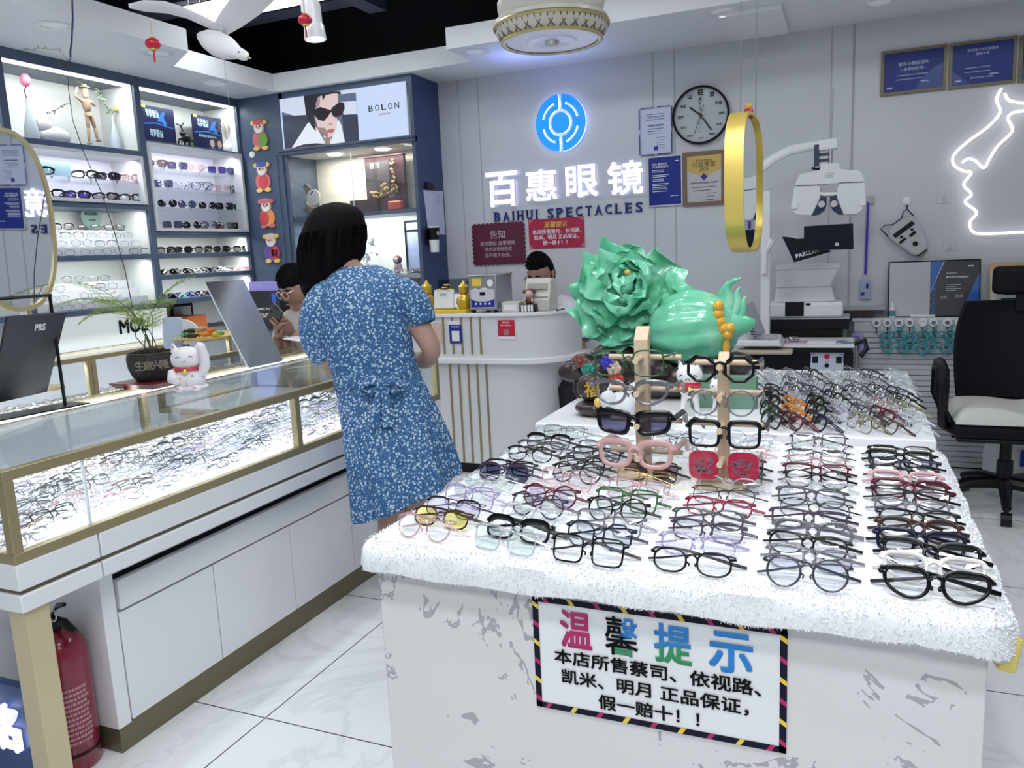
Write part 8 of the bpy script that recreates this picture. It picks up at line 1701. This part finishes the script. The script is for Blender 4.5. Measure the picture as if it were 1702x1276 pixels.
p = at(1205, 640, 1, 2.36); o = obj('green_card_box', B().bx(p.x-.10, p.x+.09, 2.355, 2.39, ZT2+.0005, at(1200, 625, 1, 2.36).z), mat('sage_card', (.14, .28, .20), .5), None, bev=.002); tag(o, 'sage green card box behind the smaller white cat', 'box')
# ================================================================ people
def skin_body(joints, edges, root):
    me = bpy.data.meshes.new('tmp'); names = list(joints); idx = {k: i for i, k in enumerate(names)}
    me.from_pydata([joints[k][0] for k in names], [(idx[a], idx[c_]) for a, c_ in edges], [])
    o = bpy.data.objects.new('tmp', me); COL.objects.link(o); md = o.modifiers.new('skin', 'SKIN'); md.use_smooth_shade = True
    for i, k in enumerate(names):
        r_ = joints[k][1]; r_ = r_ if isinstance(r_, tuple) else (r_, r_); me.skin_vertices[0].data[i].radius = r_; me.skin_vertices[0].data[i].use_root = (k == root)
    s = o.modifiers.new('sub', 'SUBSURF'); s.levels = 2; bpy.context.view_layer.update()
    m2 = bpy.data.meshes.new_from_object(o.evaluated_get(bpy.context.evaluated_depsgraph_get()))
    b = B().add([tuple(v.co) for v in m2.vertices], [tuple(p.vertices) for p in m2.polygons])
    bpy.data.objects.remove(o); bpy.data.meshes.remove(m2); return b
def frame_(fwd, up):
    y = Vector(fwd).normalized(); x = y.cross(Vector(up)).normalized(); z = x.cross(y); return Matrix((x, y, z)).transposed()
def head(b, c, fwd, up=(0, 0, 1), s=1.0):
    """skull with brow, sockets, nose, lips, chin and ears; y forward"""
    mt = frame_(fwd, up); c = Vector(c); nu, nv = 40, 32
    def f(d):
        x, y, z = d; k = 1.0
        if z < 0: k *= 1-.20*(-z)**1.5*(1 if y > 0 else .5)
        if y < 0: k *= 1+.06*(1-abs(z))
        g = lambda a, cx, cz, w: a*math.exp(-(((abs(x)-cx)/w)**2+((z-cz)/w)**2))*(1 if y > 0 else 0)
        k += g(.030, 0, .16, .22)*.6-g(.055, .34, .02, .16)+g(.15, 0, -.18, .10)+g(.10, 0, -.08, .09)*.6+g(.05, 0, -.47, .15)+g(.05, 0, -.80, .2)+g(.02, .5, -.2, .2)
        return k
    b.sph(c, (.076*s, .096*s, .118*s), nu, nv, mt, f)
    for sx in (-1, 1):
        e = c+mt@Vector((sx*.076*s, -.006*s, -.012*s)); b.tube([e+mt@Vector((sx*.006*s, -.010*s, .030*s)), e+mt@Vector((sx*.014*s, -.004*s, .020*s)), e+mt@Vector((sx*.012*s, 0, 0)), e+mt@Vector((sx*.004*s, .003*s, -.028*s))], [.006*s, .012*s, .011*s, .006*s], 8)
    return mt
def eyes(t, c, mt, s=1.0):
    for sx in (-1, 1):
        p = Vector(c)+mt@Vector((sx*.030*s, .080*s, .004*s)); obj('eye', B().sph(p, (.011*s, .006*s, .005*s), 12, 8, mt), mat('eye_dark', (.03, .02, .02), .2), t)
        obj('eyebrow', B().tube([Vector(c)+mt@Vector((sx*.014*s, .094*s, .024*s)), Vector(c)+mt@Vector((sx*.032*s, .090*s, .029*s)), Vector(c)+mt@Vector((sx*.050*s, .074*s, .023*s))], [.003*s, .004*s, .002*s], 6), HAIR, t)
    obj('mouth', B().sph(Vector(c)+mt@Vector((0, .092*s, -.056*s)), (.020*s, .006*s, .006*s), 12, 6, mt), mat('lips', (.36, .13, .12), .5), t)
def hand(b, wrist, d, palm_n, thumb_side, curl=1.2, s=1.0, spread=.09):
    """palm, four unequal bent fingers and a thumb rooted at the side of the palm"""
    d = Vector(d).normalized(); nn = Vector(palm_n); nn = (nn-d*nn.dot(d)).normalized(); sd = d.cross(nn)*thumb_side; w = Vector(wrist)
    b.tube([w-d*.02*s, w, w+d*.03*s, w+d*.065*s, w+d*.085*s], [.024*s, .025*s, .036*s, .040*s, .034*s], 14, ry=[.020*s, .018*s, .016*s, .015*s, .011*s], up=nn)
    for i, (off, L) in enumerate(((.030, .072), (.011, .080), (-.009, .074), (-.028, .058))):
        p = w+d*.078*s+sd*off*s; pts = [p-d*.012*s, p]; a = 0; dd = d+sd*off*spread*8
        for k, fr in enumerate((.45, .30, .25)):
            a += curl*(.55, .55, .40)[k]; v = (dd.normalized()*math.cos(a)+nn*math.sin(a)); pts.append(pts[-1]+v*L*fr*s)
        b.tube(pts, [.0095*s, .0095*s, .009*s, .0085*s, .006*s], 8)
    p = w+d*.022*s+sd*.030*s; b.tube([p-sd*.012*s, p+sd*.012*s+d*.012*s, p+sd*.018*s+d*.036*s+nn*.014*s, p+sd*.010*s+d*.058*s+nn*.026*s], [.014*s, .013*s, .011*s, .008*s], 8)
    return b
A = lambda px, q, y: at(px, q, 1, y)
# ---- woman in the blue flowered dress, seen from behind, leaning on the showcase
FLOWER = mat('blue_flower_dress', (.05, .16, .36), .75); n = N(FLOWER); co = n.coord()
vo = n.n('ShaderNodeTexVoronoi', i_Scale=84.0, i_Randomness=.9); n.l(co, vo.inputs['Vector']); vo2 = n.n('ShaderNodeTexVoronoi', i_Scale=250.0); n.l(co, vo2.inputs['Vector']); vo3 = n.n('ShaderNodeTexVoronoi', i_Scale=140.0, i_Randomness=1.0); n.l(co, vo3.inputs['Vector'])
pet = n.math('LESS_THAN', n.math('ADD', vo.outputs['Distance'], n.math('MULTIPLY', vo2.outputs['Distance'], .42)), .56)
leaf = n.math('LESS_THAN', vo3.outputs['Distance'], .34); nz = n.noise(co, 30, 2)
base = n.mix(nz.outputs[0], (.018, .085, .235), (.040, .140, .330)); c1 = n.mix(n.math('MULTIPLY', leaf, .8), base, (.17, .34, .54)); c2 = n.mix(pet, c1, (.52, .66, .80)); n.l(n.mix(n.math('LESS_THAN', vo.outputs['Distance'], .16), c2, (.62, .70, .62)), n.p.inputs['Base Color'])
yw = 2.42
t = thing('person', 'woman with black bob hair in a blue flowered dress leaning on the showcase', 'person', (A(650, 700, yw).x, yw, 0))
hc = A(556, 405, 2.50); J = {
    'pelvis': (A(655, 700, 2.43), .085), 'waist': (A(628, 630, 2.42), .075), 'chest': (A(607, 540, 2.44), .075), 'top': (A(600, 487, 2.455), .052), 'neck': (A(588, 455, 2.47), .048), 'skull': (hc-ZV*.04, .055),
    'ls': (A(540, 502, 2.38), .055), 'le': (A(551, 612, 2.39), .042), 'lf': (A(572, 622, 2.46), .037), 'lw': (A(600, 606, 2.66), .024),
    'rs': (A(672, 497, 2.50), .052), 're': (A(720, 583, 2.50), .038), 'rf': (A(708, 600, 2.56), .034), 'rw': (A(668, 598, 2.74), .024),
    'lh': (A(622, 725, 2.40), .085), 'lk': (A(652, 858, 2.37), .055), 'la': None, 'lt': None, 'rh': (A(690, 722, 2.47), .085), 'rk': (A(684, 852, 2.45), .055), 'ra': None, 'rt': None}
for s in 'lr':
    k = J[s+'k'][0]; J[s+'c'] = (Vector((k.x-.01, k.y-.02, .30)), .050); J[s+'a'] = (Vector((k.x-.02, k.y-.01, .075)), .030); J[s+'t'] = (Vector((k.x-.055, k.y+.13, .03)), (.034, .022))
E_ = [('pelvis', 'waist'), ('waist', 'chest'), ('chest', 'top'), ('top', 'neck'), ('neck', 'skull'), ('top', 'ls'), ('ls', 'le'), ('le', 'lf'), ('lf', 'lw'), ('top', 'rs'), ('rs', 're'), ('re', 'rf'), ('rf', 'rw')]+[e for s in 'lr' for e in (('pelvis', s+'h'), (s+'h', s+'k'), (s+'k', s+'c'), (s+'c', s+'a'), (s+'a', s+'t'))]
b = skin_body(J, E_, 'pelvis'); fdir = Vector((-.45, .85, -.25)); mt = head(b, hc, fdir)
for s, pn, ts in (('l', (0, 0, -1), 1), ('r', (0, 0, -1), -1)):
    w = J[s+'w'][0]; hand(b, w, w-J[s+'f'][0], pn, ts, .5)
obj('body', b, mat('woman_skin', (.50, .30, .23), .5, sss=.08), t, 180); eyes(t, hc, mt)
UX = Vector((.93, .36, 0)).normalized(); UY = Vector((-UX.y, UX.x, 0))
rings = []; NR = 64
for i, (px, q, y, a, d_, fold, tilt) in enumerate([(598, 441, 2.47, .062, .050, 0, 0), (600, 448, 2.465, .098, .062, 0, 0), (602, 458, 2.455, .130, .074, 0, 0), (604, 472, 2.445, .152, .084, 0, 0), (606, 490, 2.435, .163, .094, 0, 0), (607, 520, 2.43, .165, .105, 0, .01), (609, 555, 2.43, .162, .112, .001, .015), (616, 595, 2.425, .156, .108, .002, .02), (627, 632, 2.42, .152, .104, .004, .025),
        (634, 655, 2.42, .160, .118, .006, .03), (645, 695, 2.42, .172, .142, .008, .045), (657, 735, 2.42, .183, .160, .011, .06), (667, 775, 2.42, .192, .175, .014, .07), (674, 808, 2.42, .198, .185, .017, .078), (677, 824, 2.42, .200, .188, .018, .080)]):
    c_ = A(px, q, y); ring = []
    for k in range(NR):
        th = 2*PI*k/NR; u = math.cos(th); v = math.sin(th); f = 1+fold*5*math.sin(7*th+1.2)*.6+fold*2.2*math.sin(17*th+.5+.15*i); ring.append(c_+UX*u*a*f+UY*v*d_*f+ZV*(tilt*u+(.012*math.cos(2*th)+.02 if i < 2 else 0)*0))
    rings.append(ring)
dress = obj('dress', B().loft(rings, cap=False), FLOWER, t, 180, solid=.003, sub=1)
def sleeve(pts): 
    P = [A(*p[:3]) for p in pts]; b = B(); rg = []
    for i, p in enumerate(P):
        d = (P[min(i+1, len(P)-1)]-P[max(i-1, 0)]).normalized(); x = d.cross(YV).normalized(); y = d.cross(x); r_ = pts[i][3]
        rg.append([p+(x*math.cos(th)+y*math.sin(th))*r_*(1+.045*math.sin(9*th+i*.4)*(i/len(P))) for th in [2*PI*k/40 for k in range(40)]])
    return b.loft(rg, cap=False)
obj('sleeve', sleeve([(562, 480, 2.42, .045), (543, 490, 2.395, .066), (533, 515, 2.385, .076), (530, 545, 2.385, .078), (534, 568, 2.39, .074), (541, 588, 2.395, .064), (546, 597, 2.40, .052)]), FLOWER, dress, 180, solid=.002, sub=1)
obj('sleeve', sleeve([(655, 478, 2.46, .045), (672, 485, 2.48, .060), (686, 503, 2.495, .064), (696, 520, 2.50, .060), (702, 534, 2.50, .050), (704, 539, 2.50, .046)]), FLOWER, dress, 180, solid=.002, sub=1)
kn = A(637, 640, 2.305); b = B().sph(kn, (.018, .014, .020), 12, 8)
for sx in (-1, 1):
    b.tube([kn, kn+UX*sx*.04+ZV*.022-YV*.01, kn+UX*sx*.075-ZV*.004, kn+UX*sx*.045-ZV*.022-YV*.006, kn], [.006, .020, .024, .018, .005], 12, ry=.010); b.tube([kn-YV*.004, kn+UX*sx*.016-ZV*.05-YV*.014, kn+UX*(sx*.022+.006)-ZV*.14-YV*.034], [.008, .017, .022], 10, ry=.006)
for k in range(NR//2): pass
obj('waist_tie', b, FLOWER, dress, 60)
obj('seam', B().tube([rings[8][k]+(rings[8][k]-A(627, 632, 2.42)).normalized()*.004 for k in range(NR)], .006, 8, closed=True, ry=.003), FLOWER, dress, 60)
# bob hair
rg = []; rr = random.Random(2)
for i, (px, q, a, d_, tl) in enumerate([(558, 336, .012, .012, 0), (558, 339, .045, .045, 0), (557, 346, .078, .080, .0), (556, 360, .104, .108, .01), (554, 382, .120, .124, .015), (552, 405, .125, .128, .025), (551, 425, .125, .126, .035), (551, 444, .122, .122, .045), (550, 460, .110, .112, .05), (549, 469, .092, .094, .05)]):
    c_ = A(px, q, 2.49); rg.append([c_+UX*math.cos(th)*a*(1+.012*math.sin(23*th)+.008*math.sin(41*th+1))+UY*math.sin(th)*d_*(1+.012*math.sin(19*th))+ZV*tl*math.cos(th) for th in [2*PI*k/90 for k in range(90)]])
hb = B().loft(rg); 
for k in range(160):
    th = rr.uniform(0, 2*PI); c_ = rg[5][int(th/(2*PI)*90) % 90]; e_ = rg[9][int(th/(2*PI)*90) % 90]; o_ = (Vector(c_)-A(552, 405, 2.49)); o_.z = 0; o_.normalize(); hb.tube([Vector(rg[4][int(th/(2*PI)*90) % 90])+o_*.001, Vector(c_)+o_*.003, Vector(rg[7][int(th/(2*PI)*90) % 90])+o_*.002, Vector(e_)+o_*.002-ZV*rr.uniform(0, .012)], [.002, .003, .0025, .001], 4)
obj('hair', hb, HAIR, t, 80)
for s in 'lr':
    a_ = J[s+'a'][0]; tt_ = J[s+'t'][0]; d = (tt_-a_); d.z = 0; d.normalize(); c_ = Vector((a_.x, a_.y, .032))+d*.055; obj('shoe', B().loft([[c_+d*(u-.5)*.235+Vector((-d.y, d.x, 0))*w*math.cos(th)+ZV*(-.030+max(math.sin(th), -.2)*h+.006) for th in [2*PI*k/16 for k in range(16)]] for u, w, h in ((0, .018, .03), (.08, .032, .05), (.3, .036, .06), (.6, .042, .045), (.85, .040, .032), (1, .018, .015))]), mat('white_shoe', (.62, .62, .64), .5), t, 60)
# ---- man seated behind the cross showcase, looking at his phone
ym = 3.62
t = thing('person', 'seated man in beige shirt and pink glasses looking at his phone', 'person', (A(505, 640, ym).x, ym, 0)); hc = A(493, 478, 3.58)
fdir = Vector((-.28, -.86, -.40)); J = {'pelvis': (Vector((A(505, 640, ym).x, 3.72, .52)), (.15, .11)), 'waist': (A(508, 615, 3.68), (.13, .10)), 'chest': (A(508, 565, 3.66), (.15, .10)), 'top': (A(507, 530, 3.65), (.10, .07)), 'neck': (A(502, 512, 3.63), .052), 'skull': (hc-ZV*.03, .055),
     'rs': (A(482, 540, 3.60), .058), 're': (A(463, 592, 3.46), .042), 'rw': (A(461, 556, 3.37), .027), 'ls': (A(536, 540, 3.70), .058), 'le': (A(514, 590, 3.48), .042), 'lw': (A(483, 552, 3.40), .027)}
px0 = J['pelvis'][0]
for s, sg in (('r', -1), ('l', 1)): J[s+'h'] = (px0+Vector((sg*.09, -.06, -.02)), .085); J[s+'k'] = (px0+Vector((sg*.12, -.10, -.04)), .075); J[s+'a'] = (px0+Vector((sg*.11, -.08, -.44)), .040); J[s+'t'] = (px0+Vector((sg*.12, -.16, -.49)), (.04, .025))
E_ = [('pelvis', 'waist'), ('waist', 'chest'), ('chest', 'top'), ('top', 'neck'), ('neck', 'skull')]+[e for s in 'lr' for e in (('top', s+'s'), (s+'s', s+'e'), (s+'e', s+'w'), ('pelvis', s+'h'), (s+'h', s+'k'), (s+'k', s+'a'), (s+'a', s+'t'))]
b = skin_body(J, E_, 'pelvis'); mt = head(b, hc, fdir); ph = A(457, 524, 3.30)
hand(b, J['rw'][0], (ph-ZV*.02)-J['rw'][0], (.7, .5, .2), -1, 1.0); hand(b, J['lw'][0], (ph+Vector((.03, 0, -.03)))-J['lw'][0], (-.7, .5, .2), 1, 1.0)
obj('body', b, SKIND, t, 180); eyes(t, hc, mt)
SHIRT = mat('beige_shirt', (.50, .47, .42), .8)
def torso(t, ax, rr_, m_, sl, slr, n=40):
    rg = []
    for (c_, a, d_) in rr_: rg.append([Vector(c_)+ax*math.cos(th)*a+Vector((-ax.y, ax.x, 0))*math.sin(th)*d_ for th in [2*PI*k/n for k in range(n)]])
    sh = obj('shirt', B().loft(rg, cap=False), m_, t, 180, solid=.003, sub=1)
    for P, R_ in zip(sl, slr): obj('sleeve', B().tube(P, R_, 20, cap=False), m_, sh, 180, solid=.002, sub=1)
    return sh
ax = Vector((.92, .39, 0))
torso(t, ax, [(J['neck'][0]-ZV*.0, .072, .066), (J['top'][0]+ZV*.03, .14, .09), (J['top'][0]-ZV*.04, .185, .115), (J['chest'][0], .19, .13), (J['waist'][0], .185, .14), (px0+ZV*.02, .19, .15)], SHIRT, [[J['rs'][0]+ZV*.02, J['rs'][0].lerp(J['re'][0], .35), J['rs'][0].lerp(J['re'][0], .62)], [J['ls'][0]+ZV*.02, J['ls'][0].lerp(J['le'][0], .35), J['ls'][0].lerp(J['le'][0], .62)]], [[.066, .07, .072]]*2)
def short_hair(t, c, mt, s, top=1.0, seed=1, spike=1.0):
    rr = random.Random(seed)
    def f(d): return 1.0
    b = B(); nu, nv = 44, 22; c = Vector(c); vs = []
    for j in range(nv+1):
        ph = (PI*.60)*j/nv
        for i in range(nu):
            th = 2*PI*i/nu; d = Vector((math.sin(ph)*math.cos(th), math.sin(ph)*math.sin(th), math.cos(ph)))
            lim = .62*PI if d.y < .1 else (.30 if spike > .38 else .37)*PI
            k = 1.0 if ph < lim else max(.72, 1-.9*(ph-lim)); r_ = (.090*s*k, .110*s*k, .134*s*top*k); wv = 1+.02*math.sin(11*th+5*ph)+.015*rr.uniform(-1, 1); p = Vector((d.x*r_[0]*wv, d.y*r_[1]*wv-.006*s, d.z*r_[2]*wv))
            vs.append(c+mt@p)
    b.add(vs, [(j*nu+i, (j+1)*nu+i, (j+1)*nu+(i+1) % nu, j*nu+(i+1) % nu) for j in range(nv) for i in range(nu)])
    for k in range(260):
        th = rr.uniform(0, 2*PI); ph = rr.uniform(.05, 1.0); d = Vector((math.sin(ph)*math.cos(th), math.sin(ph)*math.sin(th), math.cos(ph))); p = Vector((d.x*.089*s, d.y*.108*s, d.z*.132*s*top)); e = p+d*.016*s*spike+spike*Vector((rr.uniform(-.02, .02), rr.uniform(-.01, .03), rr.uniform(-.005, .012)))*s; b.tube([c+mt@p, c+mt@((p+e)/2+d*.004), c+mt@e], [.004*s, .003*s, .0008*s], 4)
    obj('hair', b, HAIR, t, 80)
short_hair(t, hc, mt, 1.0, 1.02, 3, .35)
def worn(label, c, mt, fm, lm, shape='round', th='mid', s=.95, dz=.004, grp=None):
    ms = spec_meshes(shape, th, 'open'); w, h, e, fn = SHAPES[shape]
    root = thing('glasses', label, 'glasses', (0, 0, 0), (0, 0, 0), grp); m4 = (mt@Matrix.Rotation(PI, 3, 'Z')).to_4x4(); m4.translation = Vector(c)+mt@Vector((0, .104, dz-h*.5)); root.matrix_world = m4@Matrix.Diagonal((s, s, s, 1)); ORG.pop(root, None)
    put(root, 'frame', ms['frame'][1], fm); put(root, 'lens', ms['lens'][1], lm); put(root, 'lens', ms['lens2'][1], lm); put(root, 'temple', ms['temple'][1], fm); put(root, 'temple', ms['temple2'][1], fm)
worn('white framed glasses with pink lenses worn by the man with the phone', hc, mt, F['white'], L_RED)
u_ = (mt@Vector((0, 0, 1))); pt = thing('phone', 'black phone held in both hands by the man in pink glasses', 'phone', tuple(ph)); rot = frame_(Vector((.25, .9, .35)), ZV); obj('case', B().box(ph, (.078, .010, .150), rot@Matrix.Rotation(.9, 3, 'Y')), MATS['black_gloss'], pt, bev=.004); obj('camera_lens', B().sph(ph+Vector((-.02, -.008, .02)), .006, 8, 6), BLACK, pt)
o = thing('laptop_stand', 'white tablet on a clear stand beside the arm of the woman', 'stand', tuple(A(495, 575, 3.2))); p = A(497, 563, 3.25); obj('tray', B().box(p, (.12, .10, .008), (.0, .1, 0)), WHITE, o, bev=.003); obj('pillar', B().bx(p.x-.01, p.x+.01, p.y-.01, p.y+.01, CZ1+.001, p.z-.004), ACRYL, o)
# ---- man seated at the cash desk
yd2 = 4.86
t = thing('person', 'seated man with black hair and white shirt behind the cash desk', 'person', (A(915, 640, yd2).x, yd2, 0)); hc = A(898, 455, 4.82); fdir = Vector((-.12, -.90, -.42)); pv = Vector((A(922, 640, yd2).x, 4.98, .50))
J = {'pelvis': (pv, (.15, .11)), 'waist': (pv+Vector((0, -.02, .16)), (.13, .10)), 'chest': (pv+Vector((-.01, -.05, .36)), (.15, .10)), 'top': (A(909, 503, 4.9), (.10, .07)), 'neck': (A(905, 487, 4.88), .054), 'skull': (hc-ZV*.03, .056),
     'rs': (A(868, 518, 4.88), .058), 're': (A(868, 590, 4.86), .042), 'rw': (A(880, 560, 4.80), .027), 'ls': (A(950, 512, 4.86), .060), 'le': (A(966, 588, 4.78), .042), 'lw': (A(948, 570, 4.66), .027)}
for s, sg in (('r', -1), ('l', 1)): J[s+'h'] = (pv+Vector((sg*.09, -.04, -.02)), .085); J[s+'k'] = (pv+Vector((sg*.12+.06, -.18 if sg < 0 else -.34, -.02)), .070); J[s+'a'] = (pv+Vector((sg*.10+.08, -.15 if sg < 0 else -.28, -.42)), .042); J[s+'t'] = (pv+Vector((sg*.11+.09, -.24 if sg < 0 else -.36, -.47)), (.04, .025))
E_ = [('pelvis', 'waist'), ('waist', 'chest'), ('chest', 'top'), ('top', 'neck'), ('neck', 'skull')]+[e for s in 'lr' for e in (('top', s+'s'), (s+'s', s+'e'), (s+'e', s+'w'), ('pelvis', s+'h'), (s+'h', s+'k'), (s+'k', s+'a'), (s+'a', s+'t'))]
b = skin_body(J, E_, 'pelvis'); mt = head(b, hc, fdir); hand(b, J['rw'][0], (-.1, -.6, .2), (0, 0, -1), 1, .7); hand(b, J['lw'][0], (-.4, -.6, -.1), (0, 0, -1), -1, .8)
obj('body', b, SKIND, t, 180); eyes(t, hc, mt); ax = Vector((.98, .15, 0))
torso(t, ax, [(J['neck'][0]+ZV*.005, .078, .07), (J['top'][0]+ZV*.035, .15, .095), (J['top'][0]-ZV*.03, .235, .125), (J['chest'][0], .225, .14), (J['waist'][0], .20, .14), (pv+ZV*.02, .20, .15)], mat('white_shirt', (.66, .67, .70), .75), [[J['top'][0].lerp(J['rs'][0], .45)+ZV*.005, J['rs'][0]+ZV*.008, J['rs'][0].lerp(J['re'][0], .4), J['rs'][0].lerp(J['re'][0], .75)], [J['top'][0].lerp(J['ls'][0], .45)+ZV*.005, J['ls'][0]+ZV*.008, J['ls'][0].lerp(J['le'][0], .4), J['ls'][0].lerp(J['le'][0], .75)]], [[.070, .084, .084, .080]]*2)
TRO = mat('black_trousers', (.012, .013, .016), .8)
tr = B().sph(pv+Vector((0, -.02, -.01)), (.19, .16, .11), 24, 14)
for s in 'rl': tr.tube([J[s+'h'][0], J[s+'h'][0].lerp(J[s+'k'][0], .5), J[s+'k'][0], J[s+'k'][0].lerp(J[s+'a'][0], .5), J[s+'a'][0]], [.11, .105, .095, .08, .065], 18)
obj('trousers', tr, TRO, t, 60); short_hair(t, hc, mt, 1.0, 1.10, 8, .4)
worn('thin dark glasses worn by the man at the cash desk', hc, mt, F['gunmetal'], LENS, 'rectangular', 'mid', 1.0)
st = thing('stool', 'round black stool under the man at the cash desk', 'stool', (pv.x, pv.y+.02, 0)); obj('seat', B().lathe([(.0001, 0), (.17, 0), (.18, .02), (.17, .045), (.0001, .05)], (pv.x, pv.y+.02, .35), 28), BLACK, st); obj('post', B().tube([(pv.x, pv.y+.02, .03), (pv.x, pv.y+.02, .355)], .025, 12), STEEL, st); obj('foot', B().lathe([(.0001, .03), (.17, .02), (.18, 0), (.0001, 0)], (pv.x, pv.y+.02, .001), 28), BLACK, st)
px0 = Vector((px0.x, px0.y+.02, 0)); st = thing('stool', 'round black stool under the man with the phone', 'stool', tuple(px0)); obj('seat', B().lathe([(.0001, 0), (.17, 0), (.18, .02), (.17, .045), (.0001, .05)], (px0.x, px0.y, .37), 28), BLACK, st); obj('post', B().tube([(px0.x, px0.y, .03), (px0.x, px0.y, .375)], .025, 12), STEEL, st); obj('foot', B().lathe([(.0001, .03), (.17, .02), (.18, 0), (.0001, 0)], (px0.x, px0.y, .001), 28), BLACK, st)
